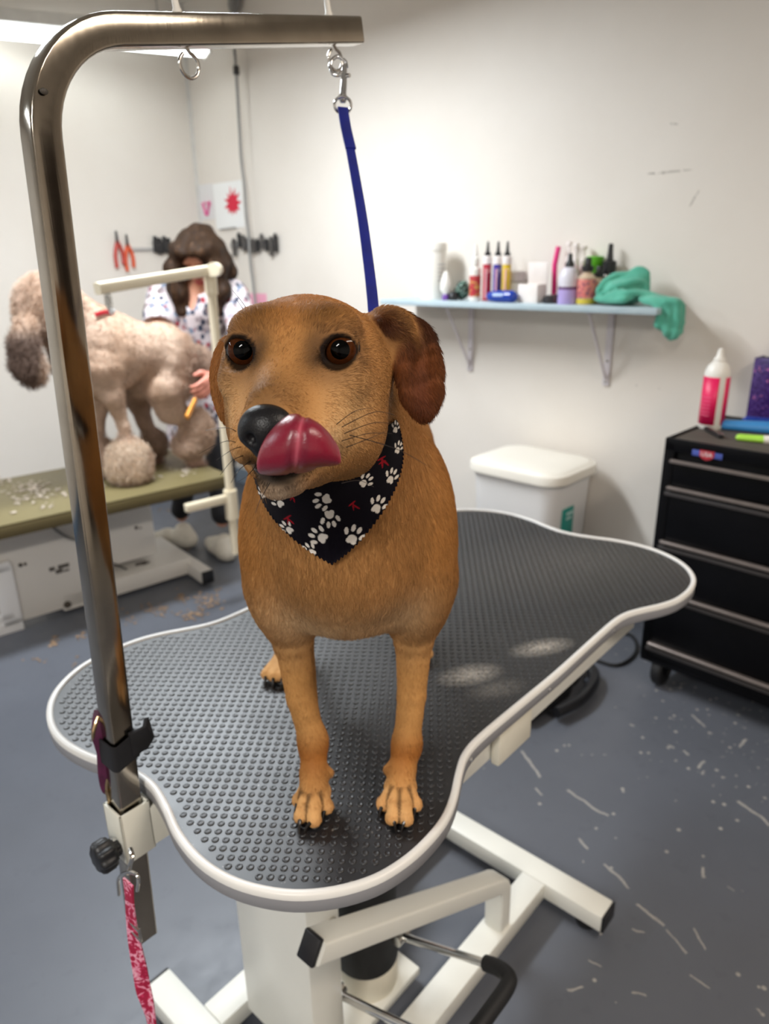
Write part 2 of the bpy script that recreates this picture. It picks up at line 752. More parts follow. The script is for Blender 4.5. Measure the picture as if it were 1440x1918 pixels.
wall_box('ceiling', -0.1, ROOM_U + 0.1, -0.1, ROOM_W + 0.1, ROOM_H, ROOM_H + 0.1, mat('ceiling_paint', 'e6e2da', 0.7, scale=3))
bbm = mat('baseboard_paint', '8c9aa8', 0.5)
wall_box('baseboard_right', 0.0, ROOM_U, 0, 0.012, 0, 0.10, bbm)
wall_box('baseboard_left', 0, 0.012, 0.012, ROOM_W, 0, 0.10, mat('baseboard_blue', '5d7fa3', 0.5))
# unseen dark door, added so the steel post reflects something dark
dm = mat('added_door_dark', '2a1f18', 0.5, scale=8, vary=.2)
wall_box('added_door_1', ROOM_U - 0.05, ROOM_U, 0.25, 1.45, 0, 2.1, dm)
bm = nb()
bmesh.ops.create_uvsphere(bm, u_segments=14, v_segments=10, radius=0.03, matrix=ML(RW(ROOM_U - 0.09, 1.36, 1.0)))
obj('added_door_handle', bm, mat('door_brass', 'b59a62', .3, 1.0), bpy.data.objects['added_door_1'], smooth=True)
# vertical strip that closes the wall corner
wall_box('trim_1', 0, 0.018, 0, 0.018, 0.1, ROOM_H, mat('trim_paint', 'd8d5d0', 0.6))


def floor_material():
    t = NT('painted_concrete')
    co = t.coord()
    base = t.ramp(t.noise(co, 0.9, 6, 0.6), [(0.25, lin('53565d')), (0.5, lin('5b5e66')), (0.8, lin('63676f'))])
    mott = t.noise(co, 14, 5, 0.65)
    base = t.mix(t.math('MULTIPLY', t.math('GREATER_THAN', mott, 0.62), 0.12), base, lin('44474f'))
    chip = lin('c9c3b8')
    # strokes of chipped paint: each a short segment with ragged sides
    wob = t.n('ShaderNodeTexNoise')
    t.set(wob.inputs['Vector'], co)
    wob.inputs['Scale'].default_value = 16
    wob.inputs['Detail'].default_value = 4
    off = t.n('ShaderNodeVectorMath', operation='MULTIPLY_ADD')
    t.set(off.inputs[0], wob.outputs['Color'])
    off.inputs[1].default_value = (0.03, 0.03, 0)
    off.inputs[2].default_value = (-0.015, -0.015, 0)
    pv = t.n('ShaderNodeVectorMath', operation='ADD')
    t.set(pv.inputs[0], co)
    t.set(pv.inputs[1], off.outputs[0])
    sep = t.n('ShaderNodeSeparateXYZ')
    t.set(sep.inputs[0], pv.outputs[0])
    rag = t.noise(co, 45, 5, 0.75)
    total = None
    strokes = [((975, 1405), (1012, 1455), 10), ((1003, 1475), (1018, 1492), 8), ((1060, 1478), (1138, 1530), 10), ((1082, 1570), (1105, 1592), 8),
               ((1132, 1618), (1180, 1665), 8), ((1190, 1690), (1250, 1735), 9), ((1300, 1740), (1322, 1782), 6), ((1250, 1740), (1282, 1785), 6), ((1250, 1395), (1263, 1402), 7), ((1280, 1405), (1292, 1416), 7),
               ((1296, 1340), (1322, 1362), 6), ((1308, 1440), (1320, 1425), 9), ((1383, 1400), (1398, 1385), 7), ((1180, 1356), (1190, 1360), 6),
               ((1380, 1500), (1415, 1525), 10), ((1410, 1520), (1440, 1545), 9), ((1362, 1660), (1378, 1672), 4), ((1180, 1740), (1210, 1752), 5),
               ((1315, 1622), (1324, 1648), 8), ((1290, 1825), (1330, 1850), 6), ((1100, 1800), (1128, 1815), 5), ((1060, 1850), (1090, 1846), 7), ((1180, 1860), (1206, 1868), 5)]
    for a, b, wpx in strokes:
        A, B = onz(*a, 0), onz(*b, 0)
        d = float(np.linalg.norm((A + B) / 2 - CAMC))
        hw = wpx * d / FPX * 0.30
        L = B - A
        ln = float(np.linalg.norm(L))
        ux, uy = L[0] / ln, L[1] / ln
        dx = t.math('SUBTRACT', sep.outputs[0], float(A[0]))
        dy = t.math('SUBTRACT', sep.outputs[1], float(A[1]))
        al = t.math('ADD', t.math('MULTIPLY', dx, ux), t.math('MULTIPLY', dy, uy))
        ac = t.math('ABSOLUTE', t.math('SUBTRACT', t.math('MULTIPLY', dx, uy), t.math('MULTIPLY', dy, ux)))
        cen = t.math('ABSOLUTE', t.math('SUBTRACT', al, ln / 2))
        out = t.math('MAXIMUM', t.math('DIVIDE', ac, hw), t.math('MULTIPLY_ADD', t.math('SUBTRACT', cen, ln / 2), 60.0, 1.0))
        k = t.math('LESS_THAN', t.math('MULTIPLY', out, t.math('MULTIPLY_ADD', rag, 2.4, 0.0)), 1.0)
        total = k if total is None else t.math('MAXIMUM', total, k)
    # loose flecks, more of them on the worn side of the room
    wear = t.noise(co, 1.3, 3, 0.5)
    X = t.n('ShaderNodeSeparateXYZ')
    t.set(X.inputs[0], co)
    worn = t.math('MULTIPLY_ADD', X.outputs[0], 0.16, t.math('MULTIPLY', wear, 0.25))
    fl = t.noise(t.mapping(co, (1, 1.5, 1), (0, 0, 0.7)), 32, 4, 0.62)
    k2 = t.math('GREATER_THAN', t.math('ADD', fl, worn), 0.965)
    total = t.math('MAXIMUM', total, k2)
    v = t.n('ShaderNodeTexVoronoi', feature='F1')
    t.set(v.inputs['Vector'], co)
    v.inputs['Scale'].default_value = 24
    dots = t.math('MULTIPLY', t.math('LESS_THAN', v.outputs['Distance'], 0.13), t.math('GREATER_THAN', t.math('ADD', t.noise(co, 5, 2), worn), 0.74))
    total = t.math('MAXIMUM', total, dots)
    c = t.mix(t.math('MULTIPLY', total, t.math('MULTIPLY_ADD', rag, 0.8, 0.05)), base, chip)
    t.p(col=c, rough=t.math('MULTIPLY_ADD', mott, 0.25, 0.27), spec=0.45)
    t.bump(t.noise(co, 8, 6, 0.6), 0.06, 0.01)
    return t.m


bm = nb()
add_box(bm, RW(ROOM_U / 2, ROOM_W / 2, -0.05), (ROOM_U + 0.2, ROOM_W + 0.2, 0.1), RU)
fl = obj('floor', bm, floor_material(), smooth=None)
fl['kind'] = 'structure'

# ------------------------------------------------------------------ lights of the room: housings
m_house = mat('lamp_housing', 'e8e6e0', 0.5)
t = NT('tube_glow')
t.p(col=(1, 1, 1), emit=lin('e9f6ff'), es=5.0)
m_glow = t.m
t = NT('tube_glow_lit')
t.p(col=(1, 1, 1), emit=(0.90, 0.98, 1.0), es=5.5)
m_glow2 = t.m
for k, (u, w, z, L, Wd, yw, pw, cl) in enumerate(LAMPS):
    r = thing('ceiling_light', ['white tube ceiling light high above the curly dog', 'white tube ceiling light over the middle of the room',
                                'white tube ceiling light above the tool cabinet side', 'white tube ceiling light by the plain left wall'][k], 'ceiling light',
              RW(u, w, z), 0, 'ceiling tube lights out of view')
    Rz = Matrix.Rotation(-math.radians(yw), 3, 'Z')
    bm = nb()
    add_box(bm, RW(u, w, z + 0.05), (Wd + 0.06, L + 0.06, 0.10), Rz, 0.01)
    obj('housing', bm, m_house, r)
    bm = nb()
    add_box(bm, RW(u, w, z - 0.01), (Wd, L, 0.02), Rz, 0.005)
    obj('diffuser', bm, m_glow, r)
    for q in (-.45, .45):
        bm = nb()
        p = RW(u, w, z) + np.array(Rz.col[1]) * q
        add_tube(bm, [p + np.array([0, 0, .1]), p + np.array([0, 0, ROOM_H - z])], .003, 6)
        obj('hanging_wire', bm, mat('wire_steel', '9a9a98', 0.3, 1.0), r)
# the strip light that shows at the top left
A, B = onz(-150, 46, 2.5), onz(393, 97, 2.5)
A[2] = B[2] = 2.5
dv = (B - A) / np.linalg.norm(B - A)
r = thing('strip_light', 'long white tube light hanging high at the left by the corner', 'ceiling light', (A + B) / 2)
bx = basis(dv)
bm = nb()
add_box(bm, (A + B) / 2 + np.array([0, 0, 0.055]), (np.linalg.norm(B - A), 0.17, 0.06), bx, 0.012)
obj('housing', bm, m_house, r)
bm = nb()
sd = np.array(bx.col[1])
for q in (-0.045, 0.045):
    bm = nb()
    add_tube(bm, [A + sd * q + dv * 0.02, B + sd * q - dv * 0.03], 0.018, 12)
    obj('tube', bm, m_glow2, r)
for q in (0.012, np.linalg.norm(B - A) - 0.012):
    bm = nb()
    add_box(bm, A + dv * q + np.array([0, 0, 0.01]), (0.02, 0.17, 0.065), bx, 0.006)
    obj('end_cap', bm, m_house, r)
for q in (0.25, np.linalg.norm(B - A) - 0.25):
    p = A + dv * q
    bm = nb()
    add_tube(bm, [p + np.array([0, 0, 0.08]), np.array([p[0], p[1], ROOM_H])], 0.003, 6)
    obj('hanging_wire', bm, mat('wire_steel', '9a9a98', 0.3, 1.0), r)


# ------------------------------------------------------------------ the grooming table the tan dog stands on
ZT = 0.80
m_white = mat('white_powder_coat', 'e3e2da', 0.38, scale=6, vary=0.03, bump=0.04, bscale=260)
m_rim = mat('white_edge_moulding', 'dcdad6', 0.34, scale=6, vary=0.03)
m_rimside = mat('grey_edge_moulding', '929194', 0.4, scale=6, vary=0.04)
m_black = mat('black_plastic', '17171a', 0.42, scale=30, vary=0.15)
m_rub = mat('black_rubber', '141416', 0.6, scale=30, vary=0.15)
m_steel = mat('bright_steel', 'c9c5be', 0.18, 1.0, scale=40)
m_chrome = mat('chrome', 'dcdcdc', 0.1, 1.0, scale=40)


def brushed_steel(name):
    t = NT(name)
    co = t.coord()
    st = t.noise(t.mapping(co, (60, 60, 1.5)), 6, 3, 0.6)
    sm = t.noise(co, 7, 4, 0.6)
    t.p(col=t.ramp(sm, [(0.3, lin('8f867a')), (0.7, lin('b2aa9d'))]), metal=1.0, rough=t.math('ADD', t.math('MULTIPLY_ADD', sm, 0.10, 0.06), t.math('MULTIPLY', st, 0.06)))
    t.bump(st, 0.05, 0.001)
    return t.m


m_pole = brushed_steel('brushed_steel')

quad = [(0.0, .297), (.12, .295), (.22, .294), (.265, .299), (.30, .313), (.345, .336), (.385, .350), (.43, .355), (.47, .353), (.51, .343), (.55, .320), (.583, .288), (.607, .247), (.620, .205), (.623, .160), (.616, .110), (.602, .065), (.592, .025), (.590, 0.0)]
ring = quad + [(x, -y) for x, y in quad[-2::-1]] + [(-x, -y) for x, y in quad[1:]] + [(-x, y) for x, y in quad[-2:0:-1]]
CA, CB = 0.952, -0.757
outline = [np.array([CA + x, CB + y]) for x, y in ring]
outline = np.array(spline(outline, 4, closed=True))


def inset(pl, d):
    nx = np.roll(pl, -1, 0) - np.roll(pl, 1, 0)
    nx /= np.linalg.norm(nx, axis=1, keepdims=True)
    nrm = np.stack([-nx[:, 1], nx[:, 0]], 1)
    c = pl.mean(0)
    if ((pl - c) * nrm).sum() > 0:
        nrm = -nrm
    return pl + nrm * d


table = thing('grooming_table', 'bone-shaped grooming table with black studded rubber top and white rim', 'grooming table', TW(CA, CB, 0))
# rim: rounded white top bead and a flat grey side
bm = nb()
prof = [(0.010, 0.0005), (0.0085, 0.0022), (0.005, 0.0032), (0.002, 0.0028), (0.0, 0.001), (0.0, -0.006), (0.010, -0.006)]
loops = []
for d, z in prof:
    loops.append([bm.verts.new(TW(*q, ZT + z)) for q in inset(outline, d)])
n_ = len(outline)
for A_, B_ in zip(loops, loops[1:] + loops[:1]):
    for k in range(n_):
        bm.faces.new((A_[k], A_[(k + 1) % n_], B_[(k + 1) % n_], B_[k]))
obj('rim', bm, m_rim, table, smooth=50)
bm = nb()
loops = []
for d, z in [(0.0006, -0.006), (0.0006, -0.023), (0.003, -0.0255), (0.012, -0.0255), (0.012, -0.006)]:
    loops.append([bm.verts.new(TW(*q, ZT + z)) for q in inset(outline, d)])
for A_, B_ in zip(loops, loops[1:] + loops[:1]):
    for k in range(n_):
        bm.faces.new((A_[k], A_[(k + 1) % n_], B_[(k + 1) % n_], B_[k]))
obj('edge_band', bm, m_rimside, table, smooth=50, )
bm = nb()
add_prism(bm, [tuple((TW(*q, 0))[:2]) for q in inset(outline, 0.012)], ZT - 0.024, ZT - 0.006)
obj('board', bm, mat('board_underside', 'b9b2a2', 0.6), table, smooth=None)


def mat_rubber():
    t = NT('table_rubber')
    co = t.coord()
    nz = t.noise(co, 8, 5, 0.6)
    base = t.ramp(nz, [(0.3, lin('141416')), (0.7, lin('1d1d20'))])
    dust = None
    for (px_, py_, rx, ry, s_) in ((1015, 1212, 0.070, 0.030, 0.8), (880, 1263, 0.065, 0.034, 0.85), (930, 1290, 0.06, 0.03, 0.22), (1080, 1050, 0.4, 0.2, 0.12)):
        p = onz(px_, py_, ZT)
        mp = t.n('ShaderNodeMapping', vector_type='TEXTURE')
        t.set(mp.inputs['Vector'], co)
        mp.inputs['Location'].default_value = (p[0], p[1], ZT)
        mp.inputs['Rotation'].default_value = (0, 0, math.radians(20))
        mp.inputs['Scale'].default_value = (rx, ry, 1)
        ln = t.n('ShaderNodeVectorMath', operation='LENGTH')
        t.set(ln.inputs[0], mp.outputs[0])
        k = t.math('MULTIPLY', t.math('SUBTRACT', 1.0, t.math('MINIMUM', ln.outputs[1], 1.0)), s_)
        dust = k if dust is None else t.math('MAXIMUM', dust, k)
    gr = t.noise(co, 160, 4, 0.7)
    dk = t.math('MULTIPLY', dust, t.math('MULTIPLY_ADD', gr, 4.0, -1.3))
    spk = t.math('MULTIPLY', t.math('GREATER_THAN', t.noise(co, 210, 2, 0.5), 0.72), 0.25)
    t.p(col=t.mix(t.math('MAXIMUM', dk, spk), base, lin('b9b2a8')), rough=t.math('MULTIPLY_ADD', nz, 0.14, 0.34), spec=0.7)
    return t.m


m_mat = mat_rubber()
bm = nb()
inn = inset(outline, 0.0095)
f = bm.faces.new([bm.verts.new(TW(*q, ZT - 0.0009)) for q in inn])
g = bmesh.ops.extrude_face_region(bm, geom=[f])
bmesh.ops.translate(bm, vec=(0, 0, -0.005), verts=[v for v in g['geom'] if isinstance(v, bmesh.types.BMVert)])
obj('rubber_mat', bm, m_mat, table, smooth=None)
# moulded studs of the mat (thousands, one joined part)
poly = np.array([TW(*q, 0)[:2] for q in inset(outline, 0.017)])


def inside_poly(P, pl):
    x, y = P[:, 0], P[:, 1]
    r = np.zeros(len(P), bool)
    j = len(pl) - 1
    for i in range(len(pl)):
        xi, yi, xj, yj = pl[i, 0], pl[i, 1], pl[j, 0], pl[j, 1]
        c = ((yi > y) != (yj > y)) & (x < (xj - xi) * (y - yi) / (yj - yi + 1e-12) + xi)
        r ^= c
        j = i
    return r


pit = 0.0129
lo_, hi_ = poly.min(0), poly.max(0)
gx, gy = np.meshgrid(np.arange(lo_[0], hi_[0], pit), np.arange(lo_[1], hi_[1], pit))
G = np.stack([gx.ravel(), gy.ravel()], 1)
rr = math.radians(-3.5)
cc = (lo_ + hi_) / 2
G = (G - cc) @ np.array([[math.cos(rr), math.sin(rr)], [-math.sin(rr), math.cos(rr)]]) + cc
G = G[inside_poly(G, poly)]
SEG = 10
tmpl = []
for r_, z_ in ((0.0047, -0.0010), (0.0043, 0.0000), (0.0034, 0.0005), (0.0027, 0.0001)):
    for k in range(SEG):
        tmpl.append((r_ * math.cos(2 * PI * k / SEG), r_ * math.sin(2 * PI * k / SEG), z_))
tmpl = np.array(tmpl)
tf = []
for j in range(3):
    for k in range(SEG):
        tf.append((j * SEG + k, j * SEG + (k + 1) % SEG, (j + 1) * SEG + (k + 1) % SEG, (j + 1) * SEG + k))
capf = tuple(3 * SEG + k for k in range(SEG))
VV = (tmpl[None] + np.concatenate([G, np.full((len(G), 1), ZT)], 1)[:, None]).reshape(-1, 3)
FF = []
for i in range(len(G)):
    o_ = i * 4 * SEG
    FF += [tuple(o_ + q for q in ff) for ff in tf] + [tuple(o_ + q for q in capf)]
obj_np('stud_pattern', VV, FF, m_mat, table, smooth=True, kind='stuff')
# rim screws
scr = [(1165, 1184), (1026, 1291), (874, 1418)]
for q in scr:
    p = onz(*q, ZT - 0.015)
    ab = np.array([p @ TA, p @ TB])
    k = np.argmin(((outline - ab) ** 2).sum(1))
    tn = outline[(k + 1) % n_] - outline[k - 1]
    nn = np.array([tn[1], -tn[0]])
    nn /= np.linalg.norm(nn)
    if (outline[k] - np.array([CA, CB])) @ nn < 0: nn = -nn
    bm = nb()
    add_lathe(bm, [(0.0038, -0.001), (0.0038, 0.0005), (0.0028, 0.0016), (0.0, 0.002)], 12, ML(TW(*outline[k], ZT - 0.016), basis((0, 0, 1), TW(*nn, 0))))
    obj('screw', bm, m_chrome, table)

RT = basis(TA)  # x along the table, y across to the left (-b)


def tbox(bm, a0, a1, b0, b1, z0, z1, bevel=0.004):
    return add_box(bm, TW((a0 + a1) / 2, (b0 + b1) / 2, (z0 + z1) / 2), (abs(a1 - a0), abs(b1 - b0), z1 - z0), RT, bevel)


def tpart(name, material, *boxes, bevel=0.004):
    bm = nb()
    for b in boxes:
        tbox(bm, *b, bevel=bevel)
    return obj(name, bm, material, table)


tpart('top_frame', m_white, (0.50, 1.36, -0.535, -0.495, 0.70, 0.765))
tpart('top_frame', m_white, (0.50, 1.36, -1.02, -0.98, 0.70, 0.765))
tpart('cross_rail', m_white, (0.50, 0.54, -0.98, -0.535, 0.71, 0.765))
tpart('cross_rail', m_white, (1.32, 1.36, -0.98, -0.535, 0.71, 0.765))
tpart('bracket', mat('bracket_cream', 'd8d3c4', 0.5), (0.80, 0.90, -0.494, -0.478, 0.695, 0.76))
tpart('column', m_white, (0.545, 0.62, -0.86, -0.665, 0.085, 0.74), bevel=0.006)
# floor frame
tpart('floor_beam', m_white, (1.19, 1.25, CB - 0.325, CB + 0.325, 0.025, 0.07))
tpart('floor_beam', m_white, (0.44, 0.50, CB - 0.305, CB + 0.305, 0.025, 0.07))
tpart('side_beam', m_white, (0.50, 1.19, -0.632, -0.572, 0.025, 0.07))
tpart('side_beam', m_white, (0.50, 1.19, -0.942, -0.882, 0.025, 0.07))
for a_, h_ in ((1.22, 0.325), (0.47, 0.305)):
    for sg in (-1, 1):
        tpart('end_cap', m_black, (a_ - 0.029, a_ + 0.029, CB + sg * h_, CB + sg * (h_ + 0.006), 0.026, 0.069), bevel=0.002)
        bm = nb()
        add_lathe(bm, [(0.020, 0.0), (0.026, 0.004), (0.026, 0.014), (0.012, 0.018), (0.012, 0.026)], 20, ML(TW(a_, CB + sg * (h_ - 0.045), 0)))
        obj('foot', bm, m_rub, table)
# lifting levers, bent square tube
for bb, nm in ((-0.602, 'lever'), (-0.912, 'lever')):
    path = [TW(1.03, bb, 0.068), TW(1.03, bb, 0.15), TW(1.029, bb, 0.175), TW(1.022, bb, 0.192), TW(1.006, bb, 0.205), TW(0.985, bb, 0.216), TW(0.502, bb, 0.495)]
    bm = nb()
    add_sweep(bm, path, [(y_, x_) for x_, y_ in rrect(0.045, 0.036, 0.005)][::-1], (TB))
    lv = obj(nm, bm, m_white, table)
    d_ = (path[-1] - path[-2])
    d_ /= np.linalg.norm(d_)
    bm = nb()
    add_box(bm, path[-1] + d_ * 0.004, (0.010, 0.034, 0.043), basis(d_, np.cross(d_, TB)), 0.003)
    obj('end_plug', bm, m_black, lv)
# hydraulic pump
bm = nb()
add_lathe(bm, [(0.055, 0.03), (0.064, 0.035), (0.064, 0.10), (0.060, 0.105)], 32, ML(TW(0.775, CB, 0)))
obj('pump_base', bm, mat('pump_cream', 'd9d3c2', 0.45), table)
bm = nb()
add_lathe(bm, [(0.061, 0.10), (0.066, 0.105), (0.062, 0.46), (0.058, 0.47), (0.03, 0.475), (0.028, 0.73)], 32, ML(TW(0.775, CB, 0)))
obj('pump_sleeve', bm, m_rub, table)
tpart('pump_plate', m_white, (0.62, 0.86, CB - 0.075, CB + 0.075, 0.015, 0.036))
# foot pedal: two chrome rods and a rubber grip
rod1 = [TW(0.79, -0.675, 0.195), TW(0.79, -0.585, 0.235), TW(0.79, -0.475, 0.285)]
rod2 = [TW(0.625, -0.69, 0.195), TW(0.625, -0.585, 0.238), TW(0.625, -0.475, 0.285)]
for r_ in (rod1, rod2):
    bm = nb()
    add_tube(bm, r_, 0.0075, 12)
    rd = obj('pedal_rod', bm, m_chrome, table)
    bm = nb()
    add_tube(bm, [r_[0] - TA * 0.016, r_[0] + TA * 0.016], 0.013, 14)
    obj('pivot', bm, m_steel, rd)
grip = spline([TW(0.79, -0.48, 0.283), TW(0.789, -0.455, 0.294), TW(0.782, -0.432, 0.303), TW(0.765, -0.420, 0.307), TW(0.71, -0.418, 0.308), TW(0.65, -0.420, 0.307), TW(0.633, -0.432, 0.303), TW(0.626, -0.455, 0.294), TW(0.625, -0.48, 0.283)], 6)
bm = nb()
add_tube(bm, grip, 0.0135, 14)
obj('pedal_grip', bm, m_rub, table)
# little bolt on the column side
bm = nb()
add_lathe(bm, [(0.009, 0), (0.009, 0.005), (0.005, 0.006), (0.005, 0.014), (0, 0.015)], 12, ML(TW(0.60, -0.665, 0.41), basis((0, 0, 1), TB)))
obj('bolt', bm, m_steel, table)

# ------------------------------------------------------------------ bent steel grooming arm in its clamp
PB = -0.745 - 0.0165  # centre line of the arm across the table
arm = thing('grooming_post', 'bent square steel grooming arm rising at the near table end', 'grooming arm', TW(0.338, PB, 0.56))


def AP(x, y, off=0.0):
    """point of the arm's plane seen at a pixel"""
    return onplane(x, y, TB * (-0.745 + off), TB)


p0 = AP(284, 1756)
p1 = AP(80, 300)
base_a = 0.3335
pa_lo, pa_hi = 0.328, 0.366
bx0, bz0 = 0.331, 0.561
slope = 0.030 / 0.83
path = []
for z in np.linspace(0.556, 1.52, 10):
    path.append((0.3285 + (z - 0.556) * slope, z))
xk, zk = path[-1]
tip = np.array([0.818, 1.7405])
el = math.atan2(0.070, 0.38)
pdir = np.array([slope, 1.0]) / math.hypot(slope, 1)
adir = np.array([math.cos(el), math.sin(el)])
# corner where both straight lines meet
s_ = np.linalg.solve(np.array([pdir, -adir]).T, tip - np.array([xk, zk]))
corner = np.array([xk, zk]) + pdir * s_[0]
R_ = 0.112
ang = math.acos(float(pdir @ -adir))
tl = R_ / math.tan(ang / 2)
q0, q1 = corner - pdir * tl, corner + adir * tl
path = [p for p in path if p[1] < q0[1] - 0.005]
for k in range(13):
    tt = k / 12
    # circular fillet
    bis = (-pdir + adir)
    bis /= np.linalg.norm(bis)
    cen = corner + bis * (R_ / math.sin(ang / 2))
    va, vb = q0 - cen, q1 - cen
    a0 = math.atan2(va[1], va[0])
    a1 = math.atan2(vb[1], vb[0])
    da = (a1 - a0 + PI) % (2 * PI) - PI
    aa = a0 + da * tt
    path.append((cen[0] + R_ * math.cos(aa), cen[1] + R_ * math.sin(aa)))
path += [tuple(q1 + (tip - q1) * k) for k in (0.25, 0.5, 0.75, 1.0)]
P3 = [TW(a_, PB, z_) for a_, z_ in path]
bm = nb()
add_sweep(bm, P3, rrect(0.031, 0.0285, 0.0035), TB)
obj('arm_tube', bm, m_pole, arm, smooth=45)


def arm_at(px_x, py_):
    """height of the arm's centre line below a pixel column"""
    a_ = AP(px_x, py_) @ TA
    k = (a_ - q1[0]) / (tip[0] - q1[0])
    z_ = q1[1] + (tip[1] - q1[1]) * k
    return a_, z_


nrm = np.array([-adir[1], adir[0]])
hooks = []
for px_x, py_ in ((359, 78), (638, 78)):
    a_, z_ = arm_at(px_x, py_)
    e = thing  # noqa
    bm = nb()
    # eye bolt: shank through the tube, open loop below
    top = np.array([a_, z_]) + nrm * 0.026
    bot = np.array([a_, z_]) - nrm * 0.016
    add_tube(bm, [TW(*top, 0)[:3] * 0 + TW(top[0], PB, top[1]), TW(bot[0], PB, bot[1])], 0.0022, 10)
    cL = np.array([a_, z_]) - nrm * (0.016 + 0.016)
    loop = []
    for k in range(25):
        th = math.radians(112 + (316) * k / 24) if True else 0
        rad_ = 0.0125
        loop.append(TW(cL[0] + 0.0, PB, cL[1]) + (TA * adir[0] + np.array([0, 0, adir[1]])) * (-rad_ * math.cos(th)) * 1.0 + (TA * nrm[0] + np.array([0, 0, nrm[1]])) * (rad_ * math.sin(th)))
    loop = [TW(bot[0], PB, bot[1] + 0.002)] + loop
    add_tube(bm, loop, 0.0021, 10)
    hk = obj('eye_bolt', bm, m_steel, arm)
    bm = nb()
    add_lathe(bm, [(0.0052, 0), (0.0052, 0.003), (0.004, 0.0045), (0.0036, 0.016), (0.0026, 0.019), (0, 0.0195)], 14, ML(TW(a_ + nrm[0] * 0.0165, PB, z_ + nrm[1] * 0.0165), basis(TA * adir[0] + np.array([0, 0, adir[1]]), TA * nrm[0] + np.array([0, 0, nrm[1]]))))
    obj('nut_cap', bm, mat('white_cap', 'e6e2da', 0.4), hk)
    hooks.append((cL[0], cL[1]))
# dark plate on the tip, standing in for shade inside the tube
bm = nb()
add_box(bm, TW(tip[0], PB, tip[1]) + TA * adir[0] * 0.0006 + np.array([0, 0, adir[1] * 0.0006]), (0.0008, 0.024, 0.022), basis(TA * adir[0] + np.array([0, 0, adir[1]]), TA * nrm[0] + np.array([0, 0, nrm[1]])))
obj('tube_end_shade', bm, mat('tube_shade_grey', '4b4844', 0.5), arm)
# dark lens by the bend, a dent's shade put into colour
bm = nb()
pd = AP(82, 171) + TB * 0.0004
bmesh.ops.create_uvsphere(bm, u_segments=14, v_segments=8, radius=1.0, matrix=ML(pd, basis(TA, TB)) @ Matrix.Diagonal((0.0042, 0.0030, 0.0008, 1)))
obj('dent', bm, mat('dent_shade', '3a352f', 0.5), arm)

# clamp under the table end
bm = nb()
cz0, cz1 = 0.705, 0.782
ca = 0.3365
h = 0.0215
for (a0, a1, b0, b1) in ((ca - h, ca - h + 0.004, PB - h, PB + h), (ca + h - 0.004, ca + h, PB - h, PB + h), (ca - h, ca + h, PB - h, PB - h + 0.004), (ca - h, ca + h, PB + h - 0.004, PB + h)):
    tbox(bm, a0, a1, b0, b1, cz0, cz1, 0.001)
tbox(bm, ca + h - 0.004, 0.46, PB + h - 0.006, PB + h, cz0 + 0.004, cz1 - 0.012, 0.001)
tbox(bm, ca + h - 0.004, 0.50, PB - h, PB + h - 0.002, cz0 + 0.01, cz1 - 0.018, 0.001)
obj('arm_clamp', bm, mat('clamp_cream', 'dedccf', 0.42), table)
kn = thing('clamp_knob', 'black lobed plastic knob screwed into the white arm clamp', 'knob', TW(ca - h - 0.02, PB, 0.728))
bm = nb()
pts = []
for k in range(64):
    th = 2 * PI * k / 64
    r_ = 0.0200 + 0.0017 * math.cos(8 * th)
    pts.append((r_ * math.cos(th), r_ * math.sin(th)))
Mk = ML(TW(ca - h - 0.031, PB + .006, 0.728), basis(TB, TA))
rings = []
for s__, z_ in ((0.72, -0.002), (0.9, 0.0), (1.0, 0.004), (1.0, 0.016), (0.9, 0.021), (0.55, 0.024), (0.5, 0.030)):
    rings.append([bm.verts.new(Mk @ Vector((x * s__, y * s__, z_))) for x, y in pts])
for A_, B_ in zip(rings, rings[1:]):
    for k in range(64):
        bm.faces.new((A_[k], A_[(k + 1) % 64], B_[(k + 1) % 64], B_[k]))
bm.faces.new(rings[0][::-1])
bm.faces.new(rings[-1])
obj('knob_head', bm, m_black, kn, smooth=50)
bm = nb()
add_tube(bm, [TW(ca - h - 0.010, PB, 0.731), TW(ca - h + 0.006, PB, 0.731)], 0.0042, 12)
add_tube(bm, [TW(ca - h - 0.005, PB, 0.731), TW(ca - h, PB, 0.731)], 0.008, 6)
obj('threaded_rod', bm, m_chrome, kn)

# ------------------------------------------------------------------ straps hung on the arm
m_web = mat('black_webbing', '121217', 0.75, scale=60, vary=0.3, bump=0.3, bscale=900)
st = thing('hook_and_loop_strap', 'black strap wrapped tightly round the steel arm above the clamp', 'strap', TW(0.348, PB, 0.87))
bm = nb()
zc = 0.868
ac = 0.3285 + (zc - 0.556) * slope
lp = rrect(0.0375, 0.0375, 0.006, 4)
lo_r, hi_r = [], []
rings = [[bm.verts.new(TW(ac + x * q + (z_ - zc) * slope, PB + y * q, z_ + 0.004 * math.sin(3 * x / 0.02))) for x, y in lp] for q, z_ in ((0.92, zc - 0.018), (1.03, zc - 0.018), (1.05, zc), (1.03, zc + 0.018), (0.92, zc + 0.018))]
for A_, B_ in zip(rings, rings[1:] + rings[:1]):
    for k in range(len(lp)):
        bm.faces.new((A_[k], A_[(k + 1) % len(lp)], B_[(k + 1) % len(lp)], B_[k]))
obj('band', bm, m_web, st, smooth=40)
bm = nb()
pe = TW(ac + 0.019, PB + 0.012, zc + 0.008)
add_sweep(bm, [pe - TA * 0.012 + TB * 0.006, pe + TB * 0.008 + TA * 0.004, pe + TA * 0.014 + TB * 0.006 + np.array([0, 0, 0.004]), pe + TA * 0.018 - TB * 0.004 + np.array([0, 0, 0.012])], rrect(0.006, 0.034, 0.002, 2), (0, 0, 1))
obj('loose_end', bm, m_web, st)


